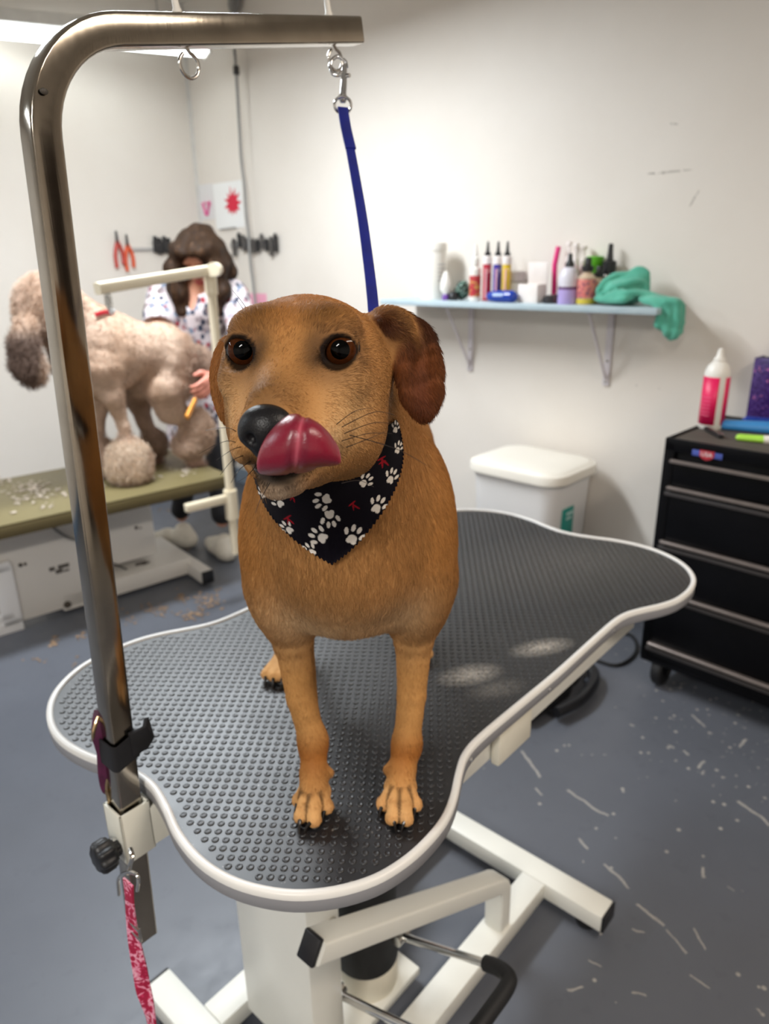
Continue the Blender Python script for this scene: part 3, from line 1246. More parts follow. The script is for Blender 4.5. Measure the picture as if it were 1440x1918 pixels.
def ribbon(bm, pts, width, thick, side, n=6):
    """flat strap along points; side: across direction (one or per point)"""
    P = spline(pts, n)
    S = [np.array(side)] * len(pts) if np.ndim(side) == 1 else [np.array(x) for x in side]
    S = spline(S, n)
    rings = []
    for i, (p, s__) in enumerate(zip(P, S)):
        a, b = P[max(0, i - 1)], P[min(len(P) - 1, i + 1)]
        t_ = (b - a) / np.linalg.norm(b - a)
        s__ = s__ - t_ * (s__ @ t_)
        s__ /= np.linalg.norm(s__)
        u_ = np.cross(t_, s__)
        rings.append([bm.verts.new(p + s__ * x + u_ * y) for x, y in ((-width / 2, -thick / 2), (-width * 0.46, -thick * 0.62), (width * 0.46, -thick * 0.62), (width / 2, -thick / 2), (width / 2, thick / 2), (width * 0.46, thick * 0.62), (-width * 0.46, thick * 0.62), (-width / 2, thick / 2))])
    for A_, B_ in zip(rings, rings[1:]):
        for k in range(8):
            bm.faces.new((A_[k], A_[(k + 1) % 8], B_[(k + 1) % 8], B_[k]))
    bm.faces.new(rings[0][::-1])
    bm.faces.new(rings[-1])
    return bm


# purple strap loop behind the black band
def AQ(x, y, off):
    return onplane(x, y, TB * (-0.745 + off), TB)


pu = thing('purple_leash_loop', 'short purple strap with brass clips hanging beside the steel arm', 'leash', AQ(190, 1400, -0.03))
bm = nb()
ribbon(bm, [AQ(186, 1330, -0.036), AQ(181, 1370, -0.03), AQ(191, 1410, -0.03), AQ(199, 1440, -0.03), AQ(205, 1462, -0.03), AQ(208, 1474, -0.031)], 0.0125, 0.002, TA * 0.9 + TB * 0.5)
ribbon(bm, [AQ(186, 1372, -0.036), AQ(188, 1410, -0.036), AQ(190, 1445, -0.036), AQ(194, 1470, -0.036), AQ(200, 1482, -0.036), AQ(207, 1476, -0.033)], 0.009, 0.002, TA * 0.9 + TB * 0.5)
obj('strap', bm, mat('purple_webbing', '4d1238', 0.6, scale=70, vary=0.3, bump=0.2, bscale=800), pu)
m_brass = mat('pale_brass', 'c6ad86', 0.25, 1.0)
bm = nb()
add_tube(bm, spline([AQ(184, 1342, -0.034), AQ(179, 1356, -0.032), AQ(175, 1372, -0.032), AQ(176, 1386, -0.034), AQ(180, 1378, -0.036)], 5), 0.0028, 8)
obj('upper_clip', bm, m_brass, pu)
bm = nb()
add_tube(bm, [AQ(200, 1446, -0.032), AQ(200, 1480, -0.032)], 0.0024, 8)
add_tube(bm, spline([AQ(200, 1480, -0.032), AQ(203, 1492, -0.032), AQ(206, 1506, -0.032), AQ(209, 1520, -0.032), AQ(213, 1534, -0.034)], 4), 0.0030, 8)
obj('lower_clip', bm, m_brass, pu)

# pink patterned leash hanging from the clamp knob
t = NT('pink_print_webbing')
co = t.coord()
nz = t.noise(co, 85, 2, 0.5, 1.2)
t.p(col=t.ramp(nz, [(0.40, lin('a3123c')), (0.47, lin('c42a58')), (0.51, lin('e08aa5')), (0.60, lin('e9b0c0')), (0.66, lin('b02048'))], 'CONSTANT'), rough=0.6)
t.bump(t.noise(co, 800, 2), 0.2, 0.002)
m_pink = t.m


def KN(x, y, off=0.0):
    return onplane(x, y, TA * (0.285 + off), TA)


pk = thing('pink_leash', 'pink and red patterned nylon leash hanging below the clamp knob', 'leash', KN(250, 1750))
bm = nb()
ribbon(bm, [KN(240, 1652), KN(243, 1690), KN(247, 1730), KN(254, 1775), KN(262, 1815), KN(268, 1850), KN(276, 1880), KN(284, 1918), KN(290, 1960), KN(294, 2030)], 0.0185, 0.0022,
       [TB + TA * .1, TB, TB + TA * .2, TB * 0.9 + TA * .5, TB * 0.7 + TA * .7, TB * 0.55 + TA * .85, TB * 0.8 + TA * 0.5, TB + TA * .1, TB, TB])
obj('webbing', bm, m_pink, pk)
bm = nb()
add_tube(bm, spline([KN(221, 1655), KN(222, 1645), KN(232, 1636), KN(246, 1634), KN(257, 1640), KN(259, 1654), KN(257, 1668)], 5), 0.0022, 8)
add_tube(bm, [KN(221, 1655), KN(223, 1676)], 0.0022, 8)
obj('ring', bm, m_steel, pk)
bm = nb()
add_tube(bm, spline([KN(240, 1638), KN(243, 1622, 0.004), KN(248, 1606, 0.006), KN(244, 1590, 0.01)], 5), 0.0028, 8)
obj('hook', bm, m_steel, pk)
bm = nb()
for yy in (1735, 1752):
    cpt = KN(252 + (yy - 1735) * 0.2, yy)
    add_box(bm, cpt, (0.022, 0.004, 0.0035), basis(TB, (0, 0, 1)), 0.001)
for s__ in (-0.0105, 0.0105):
    add_box(bm, KN(254, 1743) + TB * s__, (0.002, 0.004, 0.022), basis(TB, (0, 0, 1)), 0.0008)
obj('slider_buckle', bm, m_steel, pk)

# ------------------------------------------------------------------ blue grooming loop from the arm's tip hook
m_blue = mat('blue_nylon', '0e1c7c', 0.55, scale=60, vary=0.15, bump=0.15, bscale=900)
hz = TW(hooks[1][0], PB, hooks[1][1] - 0.0125)
lb = thing('blue_noose', 'blue nylon grooming noose hanging from the arm tip down to the tan dog', 'leash', hz)
NK = onY(703, 640, 0.725)


def LP(x, y, k):
    d = 0.925 + (0.700 - 0.925) * k
    return ond(x, y, d)


bm = nb()
sx_ = np.array([0.95, 0.3, 0])
ribbon(bm, [LP(644, 206, 0.0), LP(650, 245, 0.06), LP(657, 285, 0.14), LP(667, 340, 0.25), LP(678, 405, 0.4), LP(687, 470, 0.55), LP(695, 535, 0.72), LP(700, 590, 0.86), LP(702, 640, 1.0), LP(699, 690, 1.08)], 0.0115, 0.0022, sx_)
ribbon(bm, [LP(642, 203, 0.0) + np.array([0, -0.003, 0]), LP(648, 240, 0.05) + np.array([0, -0.0035, 0]), LP(657, 279, 0.12) + np.array([0, -0.003, 0])], 0.0135, 0.0024, sx_)
obj('strap', bm, m_blue, lb)
bm = nb()
d0 = 0.922
add_tube(bm, spline([ond(641, 110, d0), ond(632, 106, d0), ond(622, 113, d0), ond(618, 126, d0), ond(623, 138, d0), ond(634, 141, d0), ond(641, 133, d0)], 6), [0.0024] * 37, 10)
add_tube(bm, spline([ond(641, 110, d0), ond(648, 116, d0), ond(650, 126, d0)], 5), 0.0018, 8)
add_tube(bm, [ond(645, 122, d0), ond(644, 150, d0), ond(642, 182, d0)], [0.0034, 0.0040, 0.0046], 14)
add_tube(bm, [ond(646, 142, d0), ond(655, 141, d0 - 0.004)], 0.0026, 10)
obj('snap_hook', bm, m_chrome, lb)
bm = nb()
cR = ond(642, 197, d0)
lp_ = [cR + np.array([1, 0, 0]) * 0.0108 * math.cos(2 * PI * k / 28) + np.array([0, -0.25, 0.97]) * 0.0095 * math.sin(2 * PI * k / 28) for k in range(28)]
add_tube(bm, lp_, 0.0019, 8, closed=True)
add_lathe(bm, [(0.003, -0.006), (0.006, -0.002), (0.006, 0.003), (0.003, 0.006)], 12, ML(ond(642, 184, d0)))
obj('swivel_ring', bm, m_chrome, lb)


# ------------------------------------------------------------------ the tan dog
HE = ond(545, 657, 0.522)  # midpoint between the eyes
HY = math.radians(5)
HR = np.array([math.cos(HY), -math.sin(HY), 0])
HF = np.array([-math.sin(HY), -math.cos(HY), 0])
HU = np.array([0, 0, 1.0])


def HD(x, y, z):
    return HE + HR * x + HF * y + HU * z


HB = np.stack([HR, HF, HU], 1)


def hrot(rx=0, ry=0, rz=0):
    """head axes turned by degrees about the head's own x, y, z"""
    M_ = Matrix.Rotation(math.radians(rz), 3, 'Z') @ Matrix.Rotation(math.radians(ry), 3, 'Y') @ Matrix.Rotation(math.radians(rx), 3, 'X')
    return HB @ np.array(M_)


def wrot(rx=0, ry=0, rz=0):
    return np.array(Matrix.Rotation(math.radians(rz), 3, 'Z') @ Matrix.Rotation(math.radians(ry), 3, 'Y') @ Matrix.Rotation(math.radians(rx), 3, 'X'))


XC = -0.042
TOESEG = []
EARS = []


def torso(F):
    F.ell((XC, .88, 1.158), (.117, .25, .122), k=0.03)
    for s_ in (-1, 1):
        F.ell((XC + s_ * .074, .775, 1.135), (.050, .078, .112), wrot(0, 0, s_ * 8), k=0.03)
        F.ell((XC + s_ * .070, .768, 1.085), (.038, .05, .052), k=0.03)
    F.ell((XC, .738, 1.140), (.072, .078, .082), k=0.04)
    F.ell((XC, .705, 1.175), (.052, .05, .06), k=0.04)
    F.ell((XC, .790, 1.078), (.066, .10, .036), k=0.03)
    F.ell((XC + .006, 1.06, 1.160), (.100, .17, .108), k=0.04)
    F.ell((XC + .008, 1.15, 1.165), (.098, .09, .10), k=0.04)
    F.ell((XC, .85, 1.235), (.058, .11, .050), k=0.04)
    F.cone((XC + .005, .80, 1.205), HD(0, -.085, -.04), .096, .064, k=0.04)
    F.cone((XC + .003, .74, 1.17), HD(0, -.05, -.07), .075, .046, k=0.04)


PAWR = dict(elbow=(775, 1195, .775), mid=(771, 1300, .768), carp=(762, 1393, .757), past=(753, 1448, .742), meta=(750, 1480, .725))
PAWL = dict(elbow=(548, 1200, .775), mid=(563, 1305, .768), carp=(586, 1388, .757), past=(588, 1446, .738), meta=(587, 1488, .718))
TOES_R = [((718, 1512), (710, 1531)), ((735, 1538), (741, 1555)), ((761, 1540), (752, 1557)), ((778, 1513), (775, 1533))]
TOES_L = [((559, 1505), (552, 1531)), ((563, 1535), (560, 1560)), ((588, 1542), (571, 1559)), ((611, 1518), (604, 1537))]


def build_dog():
    F = Field((-.28, .37, .775), (.20, 1.36, 1.47), 0.0027)
    torso(F)
    # skull and face
    F.ell(HD(0, -.056, -.016), (.062, .068, .047), HB, k=.02)
    F.ell(HD(0, -.054, -.004), (.048, .052, .036), HB, k=.02)
    for s_ in (-1, 1):
        F.ell(HD(s_ * .031, -.050, -.030), (.032, .052, .042), HB, k=.02)
        F.ell(HD(s_ * .027, -.014, .015), (.021, .022, .014), hrot(-20, 0, 0), k=.016)
        F.ell(HD(s_ * .036, -.004, -.022), (.020, .026, .018), HB, k=.015)
        F.ell(HD(s_ * .026, .006, -.044), (.017, .035, .022), HB, k=.014)
    for s_ in (-1, 1):
        F.ell(HD(s_ * .032, -.038, -.066), (.025, .050, .030), HB, k=.02)
        F.ell(HD(s_ * .020, .008, -.074), (.019, .034, .020), HB, k=.012)
    F.cone(HD(0, -.02, -.026), HD(0, .066, -.046), .038, .023, k=.02)
    F.cone(HD(0, -.01, -.006), HD(0, .070, -.026), .020, .0135, k=.014)
    for s_ in (-1, 1):
        F.cone(HD(s_ * .020, .015, -.052), HD(s_ * .014, .068, -.054), .022, .0165, k=.010)
    for s_ in (-1, 1):
        F.cone(HD(s_ * .028, -.045, -.072), HD(s_ * .008, -.002, -.078), .030, .021, k=.02)
    # mouth gap and jaw
    F.ell(HD(0, .064, -.070), (.024, .034, .0050), hrot(6), k=.003, sub=True)
    F.cone(HD(0, -.045, -.068), HD(0, .045, -.078), .038, .019, k=.010)
    F.cone(HD(0, .04, -.078), HD(0, .069, -.079), .018, .0130, k=.008)
    # eye sockets and lids
    for s_ in (-1, 1):
        ax = HB @ np.array([s_ * .34, .93, .10])
        F.ell(HD(s_ * .036, .009, .000), (.0126, .014, .0120), HB, k=.006, sub=True)
        for q in range(9):
            th_ = math.radians(25 + 130 * q / 8)
            F.ell(HD(s_ * .0365 + .0128 * math.cos(th_), .0045 - abs(math.cos(th_)) * .002 - s_ * math.cos(th_) * .004, .0005 + .0120 * math.sin(th_)), .0029, k=.003)
        F.torus(HD(s_ * .0365, .0035, .0005), ax, .0125, .0019, k=.004)
    # ears: sheets between an inner and an outer edge
    def sheet(A, B, n, m_, r0, r1, bow):
        A = np.array(spline([ond(*q) for q in A], 6))
        B = np.array(spline([ond(*q) for q in B], 6))
        ia = np.linspace(0, len(A) - 1, n).astype(int)
        ib = np.linspace(0, len(B) - 1, n).astype(int)
        epts = []
        for c in range(m_):
            u = c / (m_ - 1)
            pts = A[ia] * (1 - u) + B[ib] * u
            w = ray(720, 959)
            pts = pts + CAMM[2] * (bow * 4 * u * (1 - u)) * np.sin(np.linspace(0.15, 1, n) * PI)[:, None]
            rad = np.linspace(r0, r1, n)
            epts.append(pts)
            F.chain(list(pts), list(rad), k=.006)
        EARS.append(np.concatenate(epts + [np.array([ond(720 + q * 8, 612 + q * 10, .592 + .006 * (q % 2)) for q in range(4)] + [ond(726, 606, .61), ond(716, 625, .60)])] if len(EARS) == 0 else epts))
    sheet([(716, 618, .585), (744, 640, .592), (757, 668, .590), (757, 705, .586), (763, 742, .583), (785, 774, .582)],
          [(722, 612, .612), (762, 604, .622), (799, 628, .616), (815, 680, .606), (817, 735, .598), (800, 772, .588)], 14, 7, .0065, .0042, .008)
    F.ell(ond(724, 640, .61), (.022, .03, .028), HB, k=.016)
    sheet([(440, 640, .605), (426, 680, .608), (423, 715, .606), (428, 750, .603), (436, 778, .60)],
          [(430, 648, .632), (414, 680, .640), (410, 718, .636), (418, 752, .626), (429, 780, .610)], 12, 6, .0065, .0042, .004)
    # front legs and paws
    for L_, T_, sx in ((PAWR, TOES_R, 1), (PAWL, TOES_L, -1)):
        e, mi, ca_, pa, me_ = (onY(*L_[q]) for q in ('elbow', 'mid', 'carp', 'past', 'meta'))
        top = np.array([e[0] + sx * .004, .785, 1.085])
        F.cone(top, e, .040, .0235, k=.03)
        F.cone(e + np.array([-sx * .004, .022, .008]), ca_ + np.array([0, .010, .02]), .019, .008, k=.012)
        F.cone(e, mi, .0228, .0178, k=.006)
        F.cone(mi, ca_, .0178, .0165, k=.004)
        F.ell(ca_, (.0155, .0165, .024), k=.012)
        F.ell(ca_ + np.array([0, .016, -.006]), (.008, .008, .010), k=.008)
        pa = np.array([pa[0], pa[1], max(pa[2], ZT + .040)])
        me_ = np.array([me_[0], me_[1], ZT + .025])
        F.cone(ca_, pa, .0158, .0168, k=.01)
        F.cone(pa, me_, .0168, .0178, k=.006)
        F.ell(me_ + np.array([0, .010, -.008]), (.021, .022, .0145), k=.008)
        for (tx, ty), _n in T_:
            tip_ = onz(tx, ty - 6, ZT + .0115)
            kn_ = me_ + (tip_ - me_) * .62
            kn_[2] = ZT + .0205
            st_ = me_ + (tip_ - me_) * -.05 + np.array([(tip_[0] - me_[0]) * .35, 0, 0])
            st_[2] = ZT + .028
            TOESEG.append((len(TOESEG) // 4, st_, kn_, tip_))
            F.cone(st_, kn_, .0095, .0095, k=.003)
            F.cone(kn_, tip_, .0095, .0085, k=.003)
            F.ell(tip_ + np.array([0, .006, -.004]), (.0092, .0115, .0075), k=.002)
        dc = onY(*((725, 1440, .745) if sx > 0 else (618, 1446, .741)))
        dc[2] = max(dc[2], ZT + .03)
        F.cone(pa, dc, .009, .0050, k=.008)
    # hind legs
    for sx, px_, hipx in ((-1, -.178, XC - .078), (1, .050, XC + .084)):
        toe = np.array([px_, 1.0 if sx < 0 else 1.055, ZT + .013])
        yo = toe[1] - 1.0
        F.ell((hipx, 1.12 + yo * .5, 1.11), (.045, .085, .105), wrot(20, 0, 0), k=.03)
        st_ = np.array([hipx + sx * .012, 1.055 + yo, 1.035])
        hk_ = np.array([px_ - sx * .022, 1.165 + yo, .935])
        mt_ = np.array([px_ - sx * .016, 1.085 + yo, ZT + .03])
        F.cone((hipx, 1.10 + yo * .5, 1.10), st_, .052, .036, k=.03)
        F.cone(st_, hk_, .034, .019, k=.02)
        F.cone(hk_, mt_, .0185, .0175, k=.012)
        F.cone(hk_ + np.array([0, .012, .008]), hk_, .012, .012, k=.01)
        F.ell(mt_ + np.array([0, -.018, -.010]), (.024, .030, .016), k=.01)
        for q in (-.020, -.007, .007, .020):
            t_ = toe + np.array([q, abs(q) * .5, 0])
            kn_ = (t_ + mt_) / 2
            kn_[2] = ZT + .022
            F.cone(mt_, kn_, .010, .0098, k=.005)
            F.cone(kn_, t_, .0098, .0098, k=.0045)
    # tail hanging behind
    F.chain([(XC + .01, 1.215, 1.215), (XC + .015, 1.275, 1.17), (XC + .02, 1.30, 1.08), (XC + .02, 1.305, .99)], [.026, .019, .014, .008], k=.02)
    F.d = np.maximum(F.d, (ZT + .0015 - (F.lo[2] + F.h * np.arange(F.n[2]))).astype(np.float32)[None, None, :])
    return F.mesh(2)


DV, DF = build_dog()


def head_local(P):
    q = P - HE
    return q @ HR, q @ HF, q @ HU


def bl(c, k, a):
    return c * (1 - k[:, None]) + np.array(a)[None] * k[:, None]


def gauss(x, y, z, c, r):
    return np.exp(-(((x - c[0]) / r[0]) ** 2 + ((y - c[1]) / r[1]) ** 2 + ((z - c[2]) / r[2]) ** 2))


def wob(P, sc, seed=0):
    rng = np.random.RandomState(seed)
    a = 0
    for _ in range(6):
        a = a + np.sin(P @ (rng.normal(size=3) * sc) + rng.uniform(0, 6.3))
    return a / 3.5


EAR_R0, EAR_L0 = ond(730, 630, .60), ond(432, 655, .615)


def _ear_d(P, pts):
    out = np.full(len(P), 9.0)
    c = pts.mean(0)
    near = np.where(np.linalg.norm(P - c, axis=1) < .16)[0]
    q = P[near]
    best = np.full(len(near), 9.0)
    for p in pts:
        best = np.minimum(best, ((q - p) ** 2).sum(1))
    out[near] = np.sqrt(best)
    return out


def ear_mask(P):
    return sstep(.0145, .0095, _ear_d(P, EARS[0])), sstep(.0145, .0095, _ear_d(P, EARS[1]))


def ear_mask_old(P):
    hx, hy, hz = head_local(P)
    dpx = (P - CAMC) @ CAMM[0] / ((P - CAMC) @ CAMM[2]) * FPX + 720
    # right flap: everything beyond the skull side; left likewise
    r = sstep(.064, .078, hx + .15 * np.clip(hz, -.1, .1)) * (hz > -.12) * (P[:, 1] < .72)
    l = sstep(.066, .078, -hx) * (hz > -.12) * (P[:, 1] < .72)
    return r, l


def coat(P):
    n = len(P)
    hx, hy, hz = head_local(P)
    ax = np.abs(hx)
    c = np.tile(np.array(lin('af7e4a')), (n, 1))
    # body: lighter chest and belly, pale on the brisket
    fr = sstep(.86, .70, P[:, 1])
    c = bl(c, 0.7 * fr, lin('a87a4a'))
    c = bl(c, 0.45 * fr * sstep(1.16, 1.06, P[:, 2]), lin('c09768'))
    sh = gauss(np.abs(P[:, 0] - XC), P[:, 1], P[:, 2], (.105, .78, 1.16), (.03, .12, .09))
    c = bl(c, .5 * sh, lin('b87a35'))
    br = gauss(P[:, 0], P[:, 1], P[:, 2], (XC - .035, .70, 1.068), (.062, .10, .040))
    c = bl(c, 0.9 * br, lin('c9a983'))
    chest_hl = gauss(P[:, 0], P[:, 1], P[:, 2], (XC + .060, .70, 1.085), (.034, .10, .034))  # highlight on one side of the chest, painted into the coat
    c = bl(c, 0.65 * chest_hl, lin('c9a983'))
    # midline swirl of the breastbone
    ml = gauss(P[:, 0], P[:, 1], P[:, 2], (XC - .003, .69, 1.060), (.006, .08, .02))
    c = bl(c, 0.45 * ml, lin('8c5c2c'))
    # legs
    lg = sstep(1.02, .96, P[:, 2])
    c = bl(c, lg, lin('b5854f'))
    cp = gauss(P[:, 0] * 0, P[:, 1] * 0, P[:, 2], (0, 0, .865), (1, 1, .022))
    c = bl(c, 0.8 * cp * lg * (P[:, 1] < .9), lin('8f5420'))
    pw = sstep(.845, .815, P[:, 2])
    c = bl(c, pw, lin('cf9f68'))
    # dark pads, then crease shade painted between the toes
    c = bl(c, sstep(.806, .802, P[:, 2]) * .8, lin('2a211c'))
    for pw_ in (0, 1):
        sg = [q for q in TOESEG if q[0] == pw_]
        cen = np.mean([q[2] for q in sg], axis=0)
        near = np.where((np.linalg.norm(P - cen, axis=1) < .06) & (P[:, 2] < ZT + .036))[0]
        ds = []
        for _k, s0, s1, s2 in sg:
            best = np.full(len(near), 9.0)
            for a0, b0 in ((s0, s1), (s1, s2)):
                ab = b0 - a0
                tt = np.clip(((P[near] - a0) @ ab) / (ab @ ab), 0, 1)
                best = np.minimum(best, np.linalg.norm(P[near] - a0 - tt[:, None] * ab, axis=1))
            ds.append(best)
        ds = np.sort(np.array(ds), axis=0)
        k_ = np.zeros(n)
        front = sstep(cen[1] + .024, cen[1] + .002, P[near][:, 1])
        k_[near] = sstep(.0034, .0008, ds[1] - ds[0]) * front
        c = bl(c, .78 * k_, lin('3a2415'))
    # head
    hd = sstep(-.16, -.10, hy) * sstep(-.14, -.10, hz)
    crown = gauss(hx, hy, hz, (0, -.05, .035), (.07, .07, .035))
    c = bl(c, .5 * hd * crown, lin('ad6e2c'))
    c = bl(c, .5 * hd * sstep(.0, .05, hy) * sstep(.02, -.03, hz), lin('c08a50'))
    ch = gauss(ax, hy, hz, (.045, .02, -.045), (.025, .035, .025))
    c = bl(c, .7 * hd * ch, lin('d6b07e'))
    # dark rings and stop shading round the eyes
    ey = np.sqrt(((ax - .0365) / 1.0) ** 2 + ((hz - .0005) / 0.95) ** 2)
    fe = sstep(-.03, -.005, hy)
    c = bl(c, .52 * hd * fe * sstep(.030, .015, ey) , lin('4a3122'))
    innr = gauss(ax, hy, hz, (.0185, .01, .004), (.009, .03, .016))
    c = bl(c, .7 * hd * innr, lin('46321f'))
    brow = gauss(ax, hy, hz, (.026, -.005, .0265), (.014, .03, .008))
    c = bl(c, .6 * hd * brow, lin('503412'))
    c = bl(c, .95 * hd * fe * sstep(.0146, .0128, ey), lin('080605'))
    crn = gauss(ax, hy, hz, (.0235, .01, -.004), (.006, .03, .0045))
    c = bl(c, .8 * hd * crn, lin('120c0a'))
    cheek = gauss(ax, hy, hz, (.034, .01, -.024), (.016, .03, .010))
    c = bl(c, .30 * hd * cheek, lin('6b4a2c'))
    # dusky top of the muzzle behind the nose, dark lips
    br_ = gauss(hx, hy, hz, (0, .072, -.020), (.016, .028, .014))
    c = bl(c, .75 * hd * br_, lin('4a3524'))
    lip = gauss(ax * 0, hy, hz, (0, .07, -.071), (1, .045, .0065))
    c = bl(c, .85 * hd * lip, lin('1c1412'))
    chin = gauss(hx, hy, hz, (0, .072, -.096), (.035, .035, .008))
    c = bl(c, .7 * hd * chin, lin('b9aa98'))
    dc = gauss(hx, hy, hz, (0, .080, -.074), (.024, .022, .0075))
    c = bl(c, .92 * hd * dc, lin('1d1513'))
    mzs = gauss(ax, hy, hz, (.036, .06, -.058), (.016, .03, .014))
    c = bl(c, .75 * hd * mzs, lin('dcbb90'))
    lp1 = ond(470, 860, .462)
    c = bl(c, .92 * gauss(P[:, 0], P[:, 1], P[:, 2], lp1, (.0085, .03, .0075)), lin('120d0c'))
    lp0 = ond(548, 900, .462)
    c = bl(c, .97 * gauss(P[:, 0], P[:, 1], P[:, 2], lp0, (.027, .035, .0085)), lin('100b0a'))
    cn0 = ond(540, 936, .465)
    c = bl(c, .75 * gauss(P[:, 0], P[:, 1], P[:, 2], cn0, (.034, .035, .0065)), lin('b5a694'))
    # ears
    er0 = ond(729, 618, .598)
    c = bl(c, .95 * np.clip(1.5 * gauss(P[:, 0], P[:, 1], P[:, 2], er0, (.016, .03, .016)), 0, 1) * (hx > .048), lin('3d1e0b'))
    r, l = ear_mask(P)
    q = (P - CAMC)
    dp = q @ CAMM[2]
    ex = q @ CAMM[0] / dp
    ey_ = q @ CAMM[1] / dp
    er = np.maximum(r, l)
    c = bl(c, .95 * r, lin('5a2c0e'))
    c = bl(c, .75 * l, lin('8a5322'))
    inn_ = np.exp(-(((ex - .0505) / .020) ** 2 + ((ey_ + .165) / .05) ** 2))
    c = bl(c, .65 * r * inn_, lin('4c2416'))
    c = bl(c, .8 * r * sstep(-.215, -.25, ey_), lin('33190a'))
    # natural unevenness
    c = c * (1 + .10 * wob(P, 38, 1) + .05 * wob(P, 140, 2))[:, None]
    return np.clip(c, 0.004, 1)


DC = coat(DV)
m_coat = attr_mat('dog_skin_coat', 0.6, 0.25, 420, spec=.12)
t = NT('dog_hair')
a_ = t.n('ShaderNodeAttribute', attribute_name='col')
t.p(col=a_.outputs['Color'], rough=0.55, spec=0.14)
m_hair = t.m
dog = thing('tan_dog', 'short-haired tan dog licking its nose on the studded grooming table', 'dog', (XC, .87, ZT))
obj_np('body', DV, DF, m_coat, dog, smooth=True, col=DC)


def hairdir(P):
    hx, hy, hz = head_local(P)
    hd = sstep(-.13, -.08, hy) * sstep(-.13, -.09, hz)
    d_body = np.stack([0.15 * np.sign(P[:, 0] - XC) * np.ones(len(P)), 0.75 * np.ones(len(P)), -0.65 * np.ones(len(P))], 1)
    fr = sstep(.82, .72, P[:, 1])
    d_ch = np.stack([(P[:, 0] - XC) * 3.0, 0.1 * np.ones(len(P)), -np.ones(len(P))], 1)
    d = d_body * (1 - fr[:, None]) + d_ch * fr[:, None]
    lg = sstep(1.03, .98, P[:, 2])
    d = d * (1 - lg[:, None]) + np.array([0, -.15, -1.0]) * lg[:, None]
    pw = sstep(.835, .82, P[:, 2])
    d = d * (1 - pw[:, None]) + np.array([0, -1.0, -.4]) * pw[:, None]
    nose = HD(0, .10, -.02)
    dh = (P - nose)
    dh = dh / np.linalg.norm(dh, axis=1, keepdims=True)
    dh = dh + np.array([0, 0, -.25])
    d = d * (1 - hd[:, None]) + dh * hd[:, None]
    r, l = ear_mask(P)
    e = np.maximum(r, l)
    d = d * (1 - e[:, None]) + np.array([0.15, 0, -1.0]) * e[:, None]
    return d


def hairlen(P):
    hx, hy, hz = head_local(P)
    hd = sstep(-.13, -.06, hy) * sstep(-.13, -.09, hz)
    L = 0.0125 * np.ones(len(P))
    L = L * (1 - hd) + .0065 * hd
    mz = hd * sstep(.0, .06, hy)
    L = L * (1 - mz) + .0042 * mz
    lg = sstep(1.03, .98, P[:, 2])
    L = L * (1 - lg) + .0060 * lg
    L = np.where(P[:, 2] < .83, .0045, L)
    r, l = ear_mask(P)
    e = np.maximum(r, l)
    return L * (1 - e) + .0075 * e


def hairden(P):
    hx, hy, hz = head_local(P)
    hd = sstep(-.13, -.08, hy) * sstep(-.13, -.10, hz)
    ey = np.sqrt((np.abs(hx) - .0365) ** 2 + hz ** 2)
    eye = (ey < .0140) & (hy > -.03)
    w = 1 + 2.6 * hd + 0.6 * (P[:, 2] < 1.0)
    mouth = (hy > .05) & (hz < -.060) & (hz > -.073)
    nose = gauss(hx, hy, hz, (0, .095, -.036), (.021, .022, .018)) > .35
    lip_ = gauss(P[:, 0], P[:, 1], P[:, 2], ond(548, 899, .462), (.026, .035, .0075)) > .45
    w = np.where(eye | mouth | nose | lip_, 0.0, w)
    return np.where(P[:, 1] > 1.0, w * .5, w)


fur('fur', DV, DF, DC, 330000, hairdir, hairlen, hairden, dog, m_hair, lift=.20, jit=.20, rad=.00014, shade=.16)

# eyes
t = NT('dog_eye')
co = t.coord()
sp = t.n('ShaderNodeSeparateXYZ')
t.set(sp.inputs[0], co)
rad = t.math('SQRT', t.math('ADD', t.math('MULTIPLY', sp.outputs[0], sp.outputs[0]), t.math('MULTIPLY', sp.outputs[1], sp.outputs[1])))
irn = t.noise(t.mapping(co, (1, 1, 0.2)), 420, 3, 0.6)
iris = t.mix(irn, lin('241005'), lin('4e260d'))
c = t.mix(t.math('LESS_THAN', rad, 0.0114), lin('0a0605'), iris)
c = t.mix(t.math('LESS_THAN', rad, 0.0070), c, lin('010101'))
t.p(col=c, rough=0.03, spec=0.16)
m_eye = t.m
for s_ in (-1, 1):
    ctr = HD(s_ * .0362, -.0065, .0005)
    look = (np.array([0.03, -0.12, 1.47]) - ctr)
    look = look / np.linalg.norm(look) + HF * 1.1
    zx = basis((1, 0, 0), look)
    me = bpy.data.meshes.new('eye')
    bm = nb()
    bmesh.ops.create_uvsphere(bm, u_segments=40, v_segments=24, radius=0.0144)
    bm.to_mesh(me)
    bm.free()
    o = bpy.data.objects.new('eye', me)
    finish(o, m_eye, None, True, True)
    o.parent = dog
    o.matrix_parent_inverse = _mw(dog).inverted()
    o.matrix_basis = ML(ctr, zx)

